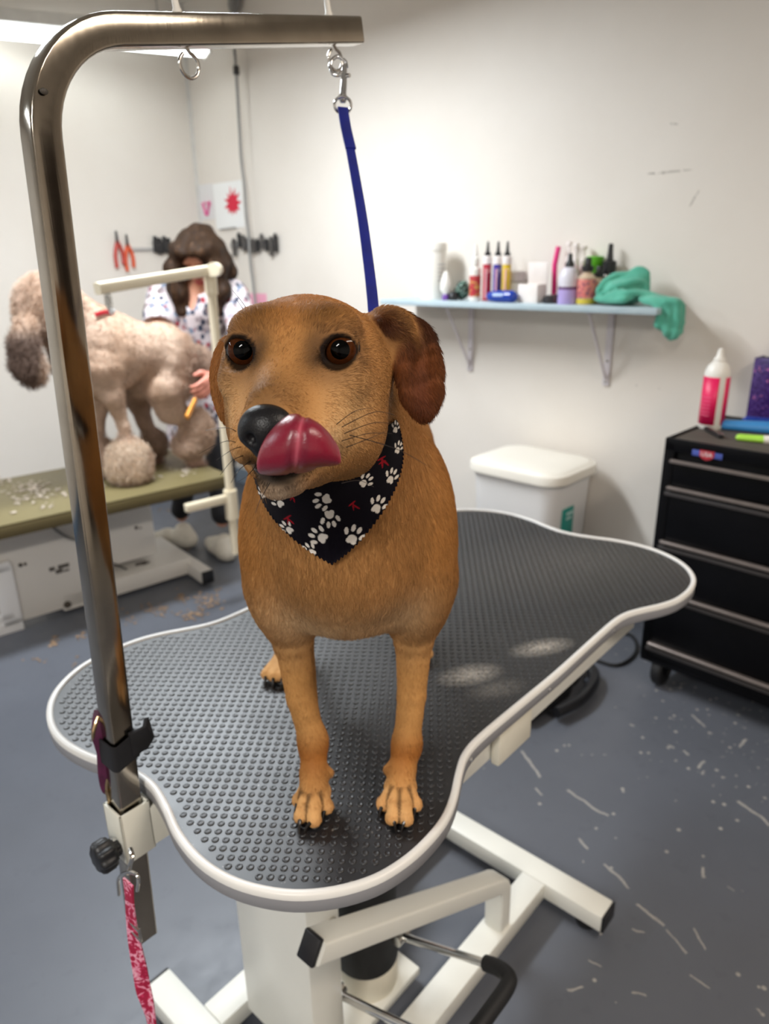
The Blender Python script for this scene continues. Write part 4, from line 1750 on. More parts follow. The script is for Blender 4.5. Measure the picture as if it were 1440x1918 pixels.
# nose leather
F = Field(HD(0, .085, -.036) - .04, HD(0, .085, -.036) + .04, 0.0011)
F.ell(HD(0, .087, -.036), (.0172, .0135, .0132), hrot(-15), k=.004)
F.ell(HD(0, .090, -.046), (.0115, .0095, .013), hrot(-8), k=.006)
for s_ in (-1, 1):
    F.ell(HD(s_ * .0110, .089, -.041), (.0072, .0088, .0085), hrot(0, 0, s_ * 20), k=.004)
for s_ in (-1, 1):
    F.ell(HD(s_ * .0086, .101, -.0425), (.0034, .0065, .0042), hrot(0, s_ * 30, -s_ * 18), k=.0025, sub=True)
    F.cone(HD(s_ * .0115, .099, -.0455), HD(s_ * .0170, .091, -.0485), .0014, .0008, k=.0015, sub=True)
F.cone(HD(0, .103, -.044), HD(0, .100, -.060), .0007, .0009, k=.002, sub=True)
nv, nf = F.mesh(1)
t = NT('nose_leather')
co = t.coord()
v = t.n('ShaderNodeTexVoronoi', feature='F1')
t.set(v.inputs['Vector'], co)
v.inputs['Scale'].default_value = 900
t.p(col=t.ramp(t.noise(co, 60, 3), [(0.3, lin('0b0a0c')), (0.7, lin('151417'))]), rough=0.40, spec=0.3)
t.bump(v.outputs['Distance'], 0.22, 0.0007)
obj_np('nose', nv, nf, t.m, dog, smooth=True)

# tongue curled up over the nose
def TG(x, y, d):
    return ond(x, y, d)


rows = [  # (pixels along a row from left to right, with depth), from the mouth up to the curled edge
    [(497, 884, .468), (520, 883, .466), (545, 881, .465), (570, 878, .466), (590, 873, .470)],
    [(485, 884, .452), (517, 881, .446), (550, 877, .444), (580, 871, .448), (606, 866, .458)],
    [(481, 872, .441), (515, 870, .433), (553, 866, .429), (592, 863, .434), (634, 868, .446)],
    [(484, 852, .436), (517, 850, .427), (556, 846, .423), (598, 848, .428), (638, 860, .441)],
    [(492, 832, .434), (523, 826, .425), (559, 822, .421), (600, 828, .427), (634, 842, .440)],
    [(506, 812, .434), (530, 805, .426), (562, 803, .422), (597, 812, .428), (624, 826, .440)],
    [(524, 795, .436), (540, 790, .430), (566, 791, .427), (593, 801, .431), (611, 812, .440)],
    [(540, 785, .441), (549, 783, .437), (567, 786, .435), (587, 796, .438), (598, 804, .444)],
    [(544, 787, .448), (552, 786, .446), (567, 789, .445), (583, 798, .447), (590, 803, .450)]]
G_ = np.array([[TG(*q) for q in r_] for r_ in rows])
U1 = np.array([spline(list(r_), 8) for r_ in G_])
U2 = np.array([spline(list(U1[:, j]), 8) for j in range(U1.shape[1])]).transpose(1, 0, 2)
nr, nc = U2.shape[:2]
du = np.gradient(U2, axis=0)
dv_ = np.gradient(U2, axis=1)
nn = np.cross(dv_, du)
nn /= np.linalg.norm(nn, axis=2, keepdims=True)
if (nn.mean((0, 1)) @ CAMM[2]) > 0:
    nn = -nn
cu_ = np.abs(np.linspace(-1, 1, nc))
# crease along the middle with a raised ridge
gr = -0.0022 * np.exp(-(np.linspace(-1, 1, nc) / .10) ** 2) + .0016 * np.exp(-((np.linspace(-1, 1, nc)) / .025) ** 2)
th = .0028 * np.sqrt(np.clip(1 - cu_ ** 4, 0.02, 1))
rowf = np.sqrt(np.clip(1 - np.clip((np.arange(nr) / (nr - 1) - .86) / .15, 0, 1) ** 2, .1, 1))
top = U2 + nn * ((th + gr)[None, :, None] * rowf[:, None, None])
bot = U2 - nn * (th[None, :, None] * rowf[:, None, None])
TVs, TFs = [], []
top_i = np.arange(nr * nc).reshape(nr, nc)
TVs = np.concatenate([top.reshape(-1, 3), bot.reshape(-1, 3)])
for i in range(nr - 1):
    for j in range(nc - 1):
        TFs.append((top_i[i, j], top_i[i, j + 1], top_i[i + 1, j + 1], top_i[i + 1, j]))
        TFs.append(tuple(x + nr * nc for x in (top_i[i, j], top_i[i + 1, j], top_i[i + 1, j + 1], top_i[i, j + 1])))
edge = list(top_i[0, :]) + list(top_i[1:, -1]) + list(top_i[-1, -2::-1]) + list(top_i[-2:0:-1, 0])
for a, b in zip(edge, edge[1:] + edge[:1]):
    TFs.append((a, a + nr * nc, b + nr * nc, b))
TFs = np.array(TFs)
TVs = laplace(TVs, TFs, .4)
t = NT('tongue_flesh')
co = t.coord()
nz = t.noise(co, 55, 4, .6)
a_ = t.n('ShaderNodeAttribute', attribute_name='col')
t.p(col=t.mix(t.math('MULTIPLY', nz, .5), a_.outputs['Color'], lin('680c22')), rough=.30, spec=.5, sss=.05, coat=.15, coatr=.2)
t.b.inputs['Subsurface Radius'].default_value = (.006, .002, .002)
t.bump(t.noise(co, 500, 4, .6), .25, .0012)
jj_, ii_ = np.meshgrid(np.linspace(-1, 1, nc), np.linspace(0, 1, nr))
tcol = np.tile(np.array(lin('800d2a')), (nr * nc, 1))
tcol = bl(tcol, (.8 * sstep(.8, 1.0, np.maximum(np.abs(jj_), ii_))).ravel(), lin('b52b46'))
tcol = bl(tcol, (.85 * sstep(.075, .03, np.abs(jj_)) * sstep(.1, .25, ii_) * sstep(.92, .8, ii_)).ravel(), lin('c05a6c'))
tcol = bl(tcol, (.6 * np.exp(-((np.abs(jj_) - .16) / .07) ** 2) * sstep(.1, .3, ii_)).ravel(), lin('5e0c26'))
o = obj_np('tongue', TVs, TFs, t.m, dog, smooth=True, col=np.concatenate([tcol, tcol]))
bm = bmesh.new()
bm.from_mesh(o.data)
bmesh.ops.recalc_face_normals(bm, faces=bm.faces[:])
bm.to_mesh(o.data)
bm.free()
# dark inside of the mouth
F = Field(HD(0, .05, -.072) - .05, HD(0, .05, -.072) + .05, .002)
F.ell(HD(0, .052, -.0725), (.019, .032, .0048), hrot(6), k=.003)
v_, f_ = F.mesh(1)
obj_np('mouth_lining', v_, f_, mat('mouth_dark', '1a0e10', .4), dog, smooth=True)

# claws
m_claw = mat('black_claw', '17120f', .3, scale=200)


def claw(root, tipp, r=.0034):
    root, tipp = np.array(root), np.array(tipp)
    mid = (root + tipp) / 2 + np.array([0, 0, .0025])
    bm = nb()
    add_tube(bm, spline([root, mid, tipp], 5), list(np.linspace(r, .0012, 11)), 8)
    obj('claw', bm, m_claw, dog)


for T_ in (TOES_R, TOES_L):
    for (tx, ty), (nx, ny) in T_:
        a = onz(tx, ty - 6, ZT + .0125)
        b = onz(nx, ny, ZT + .0025)
        a = np.array([a[0] + (b[0] - a[0]) * .35, a[1] - .004, a[2]])
        claw(a, b + (b - a) * .12, .0030)
for q, w in (((725, 1440, .745), (723, 1452, .741)), ((618, 1446, .741), (620, 1455, .737))):
    a, b = onY(*q), onY(*w)
    a[2] = max(a[2], ZT + .03)
    b[2] = max(b[2], ZT + .02)
    claw(a, b, .003)
for px_, yo in ((-.178, 1.0), (.050, 1.055)):
    for q in (-.020, -.007, .007, .020):
        b = np.array([px_ + q, yo + abs(q) * .5 - .022, ZT + .003])
        claw(b + np.array([0, .017, .011]), b)

# whiskers
m_wh = mat('whisker', '2a211b', .4)
rng = np.random.RandomState(5)
bm = nb()
wl = [((640, 800, .470), (700, 772, .46), (740, 778, .47)), ((645, 812, .468), (700, 792, .455), (745, 796, .46)), ((640, 826, .465), (690, 812, .45), (735, 812, .452)),
      ((648, 838, .468), (690, 822, .46), (722, 808, .465)), ((655, 815, .468), (740, 840, .44), (800, 872, .435)), ((630, 795, .472), (665, 770, .468), (700, 764, .475)),
      ((470, 836, .468), (440, 840, .458), (405, 862, .462)), ((466, 850, .468), (436, 862, .456), (412, 890, .458)), ((474, 860, .466), (448, 880, .456), (432, 905, .458)),
      ((462, 826, .47), (430, 802, .462), (385, 806, .466)), ((460, 838, .47), (425, 826, .46), (372, 850, .462)), ((480, 872, .464), (462, 892, .456), (446, 902, .46)),
      ((475, 600, .548), (455, 568, .54), (433, 541, .545)), ((472, 606, .548), (452, 574, .542), (440, 558, .546)),
      ((505, 905, .466), (488, 935, .46), (478, 962, .462)), ((640, 905, .47), (672, 900, .46), (700, 912, .463))]
for a, b, c_ in wl:
    p = spline([ond(*a), ond(*b), ond(*c_)], 6)
    add_tube(bm, p, list(np.linspace(.00034, .0001, len(p))), 5)
obj('whiskers', bm, m_wh, dog, kind='stuff')

# ------------------------------------------------------------------ bandana
Ft = Field((-.24, .55, .95), (.16, 1.0, 1.42), .005)
torso(Ft)
tv, tfq = Ft.mesh(6)
tree = BVHTree.FromPolygons([Vector(v) for v in tv], [tuple(map(int, f)) for f in tfq])
# outline in the photograph's frame: left corner, tip, right corner, then the edge hidden by the jaw
BL, BT, BR, BM = np.array([476, 893]), np.array([620, 1057]), np.array([752, 800]), np.array([640, 868])
NS, NTt = 300, 220


def bedge(s):
    """lower zigzag edge: left corner to tip to right corner, slightly bowed; s 0..1"""
    ctl = [(472, 880), (486, 926), (508, 966), (540, 1001), (580, 1033), (621, 1058), (655, 1032), (690, 995), (722, 950), (744, 905), (755, 862), (752, 822), (746, 795)]
    ctl = [np.array(q, float) for q in ctl]
    f = s * (len(ctl) - 1)
    i = min(int(f), len(ctl) - 2)
    k = f - i
    p0, p1, p2, p3 = ctl[max(0, i - 1)], ctl[i], ctl[i + 1], ctl[min(len(ctl) - 1, i + 2)]
    if i + 1 == 5: p3 = p2 + (p2 - p1)
    if i == 5: p0 = p1 - (p2 - p1)
    return 0.5 * ((2 * p1) + (-p0 + p2) * k + (2 * p0 - 5 * p1 + 4 * p2 - p3) * k * k + (-p0 + 3 * p1 - 3 * p2 + p3) * k ** 3)


ctl_top = [np.array(q, float) for q in [(470, 868), (520, 850), (580, 842), (640, 838), (700, 815), (742, 786)]]
tops = np.array(spline(ctl_top, 30))
PX = np.zeros((NS, NTt, 2))
ntooth = 62
for i in range(NS):
    s = i / (NS - 1)
    e = bedge(s)
    tp = tops[int(round(s * (len(tops) - 1)))]
    z_ = ((s * ntooth) % 1.0)
    tooth = (5.0 / max(30, np.linalg.norm(e - tp))) * (abs(z_ - .5) * 2 - .5)
    for j in range(NTt):
        fr_j = j / (NTt - 1)
        PX[i, j] = tp + (e - tp) * (fr_j + tooth * fr_j ** 30)
# drape on the chest
dep = np.full((NS, NTt), np.nan)
for i in range(NS):
    for j in range(NTt):
        r_ = ray(*PX[i, j])
        h_ = tree.ray_cast(Vector(CAMC), Vector(r_).normalized())
        if h_[0] is not None:
            dep[i, j] = (np.array(h_[0]) - CAMC) @ CAMM[2]
ok = ~np.isnan(dep)
for _ in range(150):
    if np.isnan(dep).any():
        p = np.pad(dep, 1, constant_values=np.nan)
        nbv = np.stack([p[:-2, 1:-1], p[2:, 1:-1], p[1:-1, :-2], p[1:-1, 2:]])
        mval = np.nanmean(np.where(np.isnan(nbv), np.nan, nbv), axis=0) if True else None
        dep = np.where(np.isnan(dep), mval, dep)
dep = np.where(np.isnan(dep), np.nanmean(dep), dep)
d0_ = dep.copy()
for _ in range(160):
    p = np.pad(dep, 1, mode='edge')
    av = (p[:-2, 1:-1] + p[2:, 1:-1] + p[1:-1, :-2] + p[1:-1, 2:]) / 4
    dep = np.minimum(av, d0_)
ii, jj = np.meshgrid(np.linspace(0, 1, NS), np.linspace(0, 1, NTt), indexing='ij')
fold = .0016 * np.sin(ii * 15 + jj * 4) * jj * (1 - jj) * 4
dep = dep - .0075 - fold
BP = np.array([[ond(PX[i, j, 0], PX[i, j, 1], dep[i, j]) for j in range(NTt)] for i in range(NS)])
# printed pattern
col = np.tile(np.array(lin('0c0911')), (NS * NTt, 1))
pp = PX.reshape(-1, 2)


def ellp(cx, cy, rx, ry, ang, c_):
    a = math.radians(ang)
    dx, dy = pp[:, 0] - cx, pp[:, 1] - cy
    u_ = (dx * math.cos(a) + dy * math.sin(a)) / rx
    v_ = (-dx * math.sin(a) + dy * math.cos(a)) / ry
    k = sstep(1.10, .92, np.sqrt(u_ * u_ + v_ * v_))
    col[:] = bl(col, k, c_)


white = lin('dcd5cc')


def paw(cx, cy, R, ang, sq=1.0):
    """pad and four toes; ang turns the whole print, 0 = toes up"""
    a = math.radians(ang)

    def at(x, y):
        return cx + (x * math.cos(a) * sq - y * math.sin(a)) * R, cy + (x * math.sin(a) * sq + y * math.cos(a)) * R
    x, y = at(0, .35)
    ellp(x, y, .44 * R * sq, .38 * R, ang, white)
    for sx in (-.24, .24):
        x, y = at(sx, .56)
        ellp(x, y, .27 * R * sq, .24 * R, ang, white)
    for tx, ty, tr in ((-.80, -.12, -25), (-.30, -.60, -8), (.30, -.60, 8), (.80, -.12, 25)):
        x, y = at(tx, ty)
        ellp(x, y, .20 * R * sq, .33 * R, ang + tr, white)


def red_mark(cx, cy, R, ang):
    for k in range(3):
        a = math.radians(ang + 60 * k)
        ellp(cx + R * .5 * math.cos(a + 1), cy + R * .5 * math.sin(a + 1), R * .75, R * .14, ang + 55 * k + 20, lin('8f1220'))


for q in [(732, 892, 17, 20, .7), (707, 945, 19, 25, .85), (684, 900, 16, 45, .8), (604, 937, 19, -115, .95), (618, 970, 19, 170, .95), (597, 1003, 20, -62, .9), (662, 1002, 21, 24, .95),
          (522, 938, 15, -40, .8), (492, 922, 13, -20, .6), (538, 988, 16, -50, .7), (580, 1030, 16, -45, .8), (745, 838, 14, 20, .6), (740, 800, 13, 10, .6)]:
    paw(*q)
for q in [(719, 860, 12, 20), (718, 866, 9, 70), (664, 943, 11, 10), (544, 970, 11, 20), (552, 930, 9, 50)]:
    red_mark(*q)
top_i = np.arange(NS * NTt).reshape(NS, NTt)
BFs = np.array([(top_i[i, j], top_i[i, j + 1], top_i[i + 1, j + 1], top_i[i + 1, j]) for i in range(NS - 1) for j in range(NTt - 1)])
t = NT('bandana_cotton')
a_ = t.n('ShaderNodeAttribute', attribute_name='col')
t.p(col=a_.outputs['Color'], rough=.75, spec=.08)
wv = t.n('ShaderNodeTexWave')
t.set(wv.inputs['Vector'], t.coord())
wv.inputs['Scale'].default_value = 500
t.bump(t.noise(t.coord(), 900, 2), .12, .0006)
ban = thing('paw_print_bandana', 'dark bandana with white paw prints tied round the tan dog\'s neck', 'bandana', BP[NS // 2, NTt // 2])
o = obj_np('cloth', BP.reshape(-1, 3), BFs, t.m, ban, smooth=True, col=col)
md = o.modifiers.new('thickness', 'SOLIDIFY')
md.thickness = .0012
md.offset = 0
# the part that goes round the neck
c0, c1 = HD(0, -.075, -.085), np.array([XC, .80, 1.235])
bm = nb()
pts = []
for k in range(40):
    th_ = 2 * PI * k / 40
    axn = (np.array([XC + .004, .80, 1.205]) - HD(0, -.085, -.04))
    axn /= np.linalg.norm(axn)
    s1 = np.array([1.0, 0, 0]) - axn * axn[0]
    s1 /= np.linalg.norm(s1)
    s2 = np.cross(axn, s1)
    cn = HD(0, -.085, -.04) * .45 + np.array([XC + .004, .80, 1.205]) * .55
    pts.append(cn + s1 * .070 * math.cos(th_) + s2 * .074 * math.sin(th_))
add_tube(bm, pts, .014, 10, closed=True, sx=.35, up=axn)
obj('neck_band', bm, mat('bandana_dark', '17121c', .7), ban)


# ------------------------------------------------------------------ second grooming table with the curly dog
QT, QN = Yd(49.8), Yd(-40.2)
ZQ = 0.55
QF = 2.79  # distance of its front edge along QN


def QW(tt, off, z):
    return QT * tt + QN * off + np.array([0, 0, z])


def QP(x, y, off):
    return onplane(x, y, QN * off, QN)


RQ = basis(QT)
tR = float(onz(436, 892, ZQ) @ QT)
m_olive = mat('olive_laminate', '776c49', .45, scale=5, vary=.05)
m_oliveE = mat('olive_edge', '5e5232', .5, scale=5)
m_cream = mat('cream_enamel', 'd9d5cf', .4, scale=4, vary=.03)
tab = thing('grooming_table', 'olive-topped rectangular grooming table carrying the curly poodle', 'grooming table', QW(tR - .6, QF + .33, 0))


def qbox(name, m_, t0, t1, o0, o1, z0, z1, parent=None, bevel=.004):
    bm = nb()
    add_box(bm, QW((t0 + t1) / 2, (o0 + o1) / 2, (z0 + z1) / 2), (abs(t1 - t0), abs(o1 - o0), z1 - z0), RQ, bevel)
    return obj(name, bm, m_, parent or tab)


QD = .66
qbox('tabletop', m_olive, tR - 1.25, tR, QF, QF + QD, ZQ - .008, ZQ, bevel=.002)
qbox('table_edge', m_oliveE, tR - 1.25, tR, QF - .001, QF + QD, ZQ - .055, ZQ - .008, bevel=.004)
GO = 3.055
tL = float(QP(0, 1100, GO) @ QT)
t1_ = float(QP(155, 1080, GO) @ QT)
tE = 1.36
qbox('base_panel', m_cream, tL - .35, t1_ + .015, GO, GO + .05, .03, .44)
qbox('base_beam', m_cream, t1_ - .1, tE - .02, GO, GO + .34, .015, .095, bevel=.006)
f_ = qbox('foot_bar', m_cream, tE - .045, tE + .015, 2.905, 3.48, .012, .075, bevel=.006)
qbox('end_cap', m_black, tE - .044, tE + .014, 2.895, 2.906, .012, .074, f_, bevel=.002)
c0, c1 = float(QP(192, 1020, GO + .12) @ QT), float(QP(287, 1020, GO + .12) @ QT)
qbox('motor_housing', m_cream, c0 - .02, c1, GO + .08, GO + .30, .13, .495, bevel=.006)
qbox('lift_column', m_cream, c0 - .28, c0 - .05, GO + .07, GO + .25, .09, .495)
bm = nb()
pz = [QP(x, y, GO + .078) for x, y in ((205, 1052), (245, 1070), (280, 1052))]
add_tube(bm, pz, .004, 6)
obj('seam', bm, m_rub, tab)
for k, (x, y, r_) in enumerate(((126, 1132, .016), (38, 1058, .008), (47, 1056, .006))):
    bm = nb()
    add_lathe(bm, [(r_, 0), (r_, .006), (r_ * .6, .008), (0, .008)], 14, ML(QP(x, y, GO), basis((0, 0, 1), -QN)))
    obj('bolt', bm, mat('dark_bolt', '4a423a', .5), tab)
bm = nb()
for (x0, y0, x1, y1) in ((92, 1062, 103, 1070), (104, 1066, 118, 1074), (108, 1056, 130, 1064), (119, 1066, 130, 1070)):
    p = QP((x0 + x1) / 2, (y0 + y1) / 2, GO - .001)
    add_box(bm, p, (abs(x1 - x0) / 470, .002, abs(y1 - y0) / 470), RQ)
obj('printed_label', bm, mat('label_ink', '55504c', .6), tab)
for (x0, y0, x1, y1) in ((252, 985, 258, 992), (260, 988, 266, 990), (252, 1052, 276, 1058)):
    p = QP((x0 + x1) / 2, (y0 + y1) / 2, GO + .079)
    bm = nb()
    add_box(bm, p, (abs(x1 - x0) / 450, .004, abs(y1 - y0) / 450), RQ)
    obj('screw_plate', bm, mat('label_ink', '55504c', .6), tab)
# open side frame at the far left
wz0, wz1 = float(QP(20, 1165, GO)[2]), float(QP(20, 1030, GO)[2])
fr_ = thing('crate', 'white open box frame under the olive table at the left', 'box', QW(tL - .1, GO - .09, 0))
m_w2 = mat('white_plastic', 'e9e9ea', .4, scale=6, vary=.02)
for nm, b in (('side', (tL - .02, tL + .055, GO - .02, GO - .005, .03, .30)), ('bottom_rail', (tL - .36, tL + .055, GO - .02, GO - .005, .0, .06)), ('top_rail', (tL - .36, tL + .05, GO - .02, GO - .005, .27, .315)),
              ('side', (tL - .36, tL - .30, GO - .02, GO - .005, .03, .30)), ('floor_panel', (tL - .36, tL + .03, GO - .02, GO - .004, .06, .09))):
    qbox(nm, m_w2, *b, parent=fr_)
bm = nb()
add_tube(bm, spline([QP(96, 985, GO - .02), QP(112, 998, GO - .02), QP(128, 1007, GO - .02), QP(150, 1012, GO - .02)], 5), .006, 8)
cb = obj('power_plug', bm, mat('cable_grey', '6d6a66', .5), tab)

# white steel post and arm of that table
PD = 3.16
m_ivory = mat('ivory_enamel', 'eaddc2', .4, scale=5, vary=.03)
post = thing('grooming_post', 'ivory grooming post with level arm at the end of the olive table', 'grooming arm', ond(441, 1040, PD))


def PO(x, y, dd=0):
    p = ond(441, 1040, PD)
    return onplane(x, y, p + np.array([0, dd, 0]), Yd(-8))


bm = nb()
pt, pb = PO(393, 506), PO(441, 1036)
pt[:2] = pb[:2] * .4 + pt[:2] * .6
pb[:2] = pt[:2] * .7 + pb[:2] * .3
pb[2] = max(pb[2], 0.02)
add_tube(bm, [pb, pt], .0185, 18)
obj('post', bm, m_ivory, post)
bm = nb()
add_tube(bm, [pt - np.array([0, 0, .09]), pt + np.array([0, 0, .012])], .0245, 18)
obj('upper_sleeve', bm, m_ivory, post)
bm = nb()
k = (PO(430, 930)[2] - pb[2]) / (pt[2] - pb[2])
cl = pb + (pt - pb) * k
add_tube(bm, [cl + np.array([0, 0, .03]), cl - np.array([0, 0, .10])], .029, 18)
obj('clamp_sleeve', bm, m_ivory, post)
bm = nb()
add_box(bm, cl - QT * .10 + np.array([0, 0, -.005]), (.22, .03, .035), RQ, .004)
obj('clamp_bracket', bm, m_ivory, post)
armL = pt + np.array([0, 0, .0])
dirA = onplane(182, 541, armL, np.array([0, 0, 1.0]) if False else Yd(-62)) - armL
bm = nb()
endA = armL + dirA
add_sweep(bm, [armL - dirA * .03, endA], rrect(.030, .038, .006), (0, 0, 1))
obj('arm', bm, m_ivory, post)
bm = nb()
add_tube(bm, [armL + np.array([0.02, -.03, .002]), armL + np.array([0.02, .03, .002])], .026, 18)
obj('elbow_cap', bm, m_ivory, post)
hd_ = armL + dirA * .93
lp2 = thing('chain_noose', 'chrome chain and white clip hanging from the ivory arm', 'leash', hd_)
bm = nb()
zz = hd_[2] - .02
zb = float(onplane(207, 586, hd_, Yd(-62))[2])
nl = 5
for k in range(nl):
    zc_ = zz - (k + .5) * (zz - zb) / nl * .72
    ring_ = [np.array([hd_[0], hd_[1], zc_]) + (np.array([math.cos(q) * .011, 0, math.sin(q) * .018]) if k % 2 else np.array([0, math.cos(q) * .011, math.sin(q) * .018])) for q in np.linspace(0, 2 * PI, 16, endpoint=False)]
    bm = nb()
    add_tube(bm, ring_, .0032, 6, closed=True)
    obj('chain_link', bm, m_chrome, lp2)
bm = nb()
add_tube(bm, [np.array([hd_[0], hd_[1], zz - .72 * (zz - zb)]), np.array([hd_[0] + .012, hd_[1], zb])], [.009, .012], 10)
obj('white_clip', bm, m_w2, lp2)

# ------------------------------------------------------------------ the curly poodle
OB = 3.06
legs = dict(nf=(241, 905), ff=(196, 893), nr=(364, 872), fr=(288, 866))
lo_ = {k: onz(*v, ZQ) for k, v in legs.items()}
loff = {k: float(v @ QN) for k, v in lo_.items()}


def build_poodle():
    F = Field(QW(0.3, 2.6, .5)[:] * 0 + np.array([-2.0, 2.35, .545]), (-.55, 3.75, 1.45), .0085)

    def B(x, y, o=0.0):
        return QP(x, y, OB + o)
    s_ = 2.85 / 1330
    # trunk
    F.cone(B(196, 655), B(300, 655), 58 * s_, 50 * s_, k=.05)
    F.ell(B(205, 660), (70 * s_, 52 * s_, 78 * s_), np.array(RQ), k=.05)
    F.ell(B(312, 668), (50 * s_, 48 * s_, 62 * s_), np.array(RQ), k=.05)
    F.ell(B(180, 690), (48 * s_, 40 * s_, 58 * s_), np.array(RQ), k=.05)
    # neck and head
    F.cone(B(178, 620), B(128, 572), 46 * s_, 33 * s_, k=.05)
    F.ell(B(92, 570), (56 * s_, 50 * s_, 52 * s_), k=.04)
    F.ell(B(82, 598), (44 * s_, 42 * s_, 40 * s_), k=.04)
    F.cone(B(90, 612), B(136, 645, -.06), 26 * s_, 15 * s_, k=.03)
    # ears hanging
    F.chain([B(50, 606, -.10), B(44, 645, -.12), B(52, 684, -.12), B(60, 702, -.12)], [13 * s_, 20 * s_, 25 * s_, 20 * s_], k=.012)
    F.chain([B(112, 600, .08), B(118, 645, .10), B(120, 685, .10)], [14 * s_, 22 * s_, 20 * s_], k=.03)

    def L(x, y, key):
        return QP(x, y, loff[key])
    # near front leg
    F.chain([B(196, 690, -.06), L(210, 740, 'nf'), L(232, 800, 'nf'), L(240, 850, 'nf')], [40 * s_, 20 * s_, 9.5 * s_, 10 * s_], k=.03)
    F.ell(L(242, 862, 'nf'), (40 * s_, 38 * s_, 42 * s_), k=.02)
    F.ell(L(242, 882, 'nf'), (38 * s_, 36 * s_, 24 * s_), k=.03)
    # far front leg
    F.chain([B(182, 690, .06), L(178, 760, 'ff'), L(180, 830, 'ff')], [36 * s_, 22 * s_, 13 * s_], k=.03)
    F.ell(L(190, 858, 'ff'), (32 * s_, 32 * s_, 40 * s_), k=.02)
    # near hind leg
    F.ell(B(322, 700, -.03), (44 * s_, 38 * s_, 62 * s_), np.array(RQ), k=.04)
    F.chain([B(304, 728, -.05), L(318, 768, 'nr'), L(352, 788, 'nr'), L(362, 812, 'nr')], [38 * s_, 26 * s_, 16 * s_, 15 * s_], k=.03)
    F.ell(L(366, 808, 'nr'), (36 * s_, 34 * s_, 48 * s_), k=.02)
    F.ell(L(352, 834, 'nr'), (30 * s_, 30 * s_, 22 * s_), k=.03)
    # far hind leg
    F.chain([B(268, 712, .06), L(256, 740, 'fr'), L(270, 790, 'fr'), L(284, 812, 'fr')], [34 * s_, 28 * s_, 14 * s_, 13 * s_], k=.03)
    F.ell(L(289, 830, 'fr'), (25 * s_, 26 * s_, 34 * s_), k=.02)
    # tail
    F.cone(B(345, 655), B(362, 668), 14 * s_, 16 * s_, k=.02)
    F.ell(B(372, 685, .02), (32 * s_, 32 * s_, 37 * s_), k=.03)
    # feet
    for k_, (x, y) in legs.items():
        p = lo_[k_]
        for q in (-.022, -.007, .008, .023):
            F.cone(p + QT * q + np.array([0, 0, .03]), p + QT * q - QN * .03 + np.array([0, 0, .012]), .012, .011, k=.008)
    F.noise(.0016, 60, 2)
    F.d = np.maximum(F.d, (ZQ + .001 - (F.lo[2] + F.h * np.arange(F.n[2]))).astype(np.float32)[None, None, :])
    return F.mesh(1)


PV, PF = build_poodle()


def pcol(P):
    q = P - CAMC
    d = q @ CAMM[2]
    X_ = q @ CAMM[0] / d * FPX + 720
    Y_ = q @ CAMM[1] / d * FPX + 959
    c = np.tile(np.array(lin('d0b7a4')), (len(P), 1))
    c = bl(c, .5 + .5 * np.clip(wob(P, 26, 4), -1, 1) * .9, lin('b99b84'))
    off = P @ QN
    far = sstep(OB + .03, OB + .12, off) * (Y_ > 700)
    c = bl(c, .55 * far, lin('7d6459'))  # shade on the far legs, painted into the coat colour
    ear = sstep(612, 640, Y_) * sstep(80, 66, X_)
    ear2 = sstep(600, 640, Y_) * (X_ > 96) * (X_ < 150) * (off > OB + .04)
    c = bl(c, .85 * np.maximum(ear, ear2), lin('5a4740'))
    pom = sstep(820, 835, Y_) * (X_ < 275) * (off < OB)
    c = bl(c, .7 * pom, lin('dfcbb4'))
    tl_ = np.exp(-(((X_ - 375) / 34) ** 2 + ((Y_ - 688) / 40) ** 2))
    c = bl(c, .5 * tl_, lin('8f7b70'))
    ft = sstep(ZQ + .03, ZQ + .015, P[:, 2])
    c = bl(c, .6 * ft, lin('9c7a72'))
    return np.clip(c * (1 + .08 * wob(P, 70, 6))[:, None], .01, 1)


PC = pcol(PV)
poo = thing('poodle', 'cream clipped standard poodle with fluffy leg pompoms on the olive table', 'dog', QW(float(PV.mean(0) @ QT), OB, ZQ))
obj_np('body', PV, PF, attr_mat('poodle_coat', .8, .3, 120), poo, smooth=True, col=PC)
t = NT('poodle_hair')
a_ = t.n('ShaderNodeAttribute', attribute_name='col')
t.p(col=a_.outputs['Color'], rough=.8, spec=.15)


def pdir(P):
    return np.random.RandomState(2).normal(size=P.shape)


def plen(P):
    Y_ = ((P - CAMC) @ CAMM[1]) / ((P - CAMC) @ CAMM[2]) * FPX + 959
    X_ = ((P - CAMC) @ CAMM[0]) / ((P - CAMC) @ CAMM[2]) * FPX + 720
    lng = np.maximum(sstep(800, 825, Y_), np.maximum(sstep(150, 120, X_), sstep(340, 352, X_)))
    return .006 + .020 * lng


fur('fluff', PV, PF, PC, 60000, pdir, plen, lambda P: np.ones(len(P)), poo, t.m, lift=1.2, jit=.6, rad=.0007, seed=9)
bm = nb()
cpt = [QP(x, y, o_) for x, y, o_ in ((178, 590, OB - .10), (196, 585, OB - .09), (212, 586, OB - .06), (218, 590, OB), (205, 588, OB + .06))]
col_ = thing('red_collar', 'red collar round the shaved neck of the poodle', 'collar', cpt[2])
ribbon(bm, cpt, .018, .004, (0, 0, 1))
obj('band', bm, mat('red_nylon', 'b3202b', .5), col_)
bm = nb()
# eye and nose of the poodle
for (x, y, o_) in ((92, 634, OB - .115),):
    bmesh.ops.create_uvsphere(bm, u_segments=12, v_segments=8, radius=.009, matrix=ML(QP(x, y, o_)))
obj('eye', bm, m_eye, poo, smooth=True)
bm = nb()
bmesh.ops.create_uvsphere(bm, u_segments=12, v_segments=8, radius=.016, matrix=ML(QP(142, 648, OB - .075)))
obj('nose', bm, m_claw, poo, smooth=True)


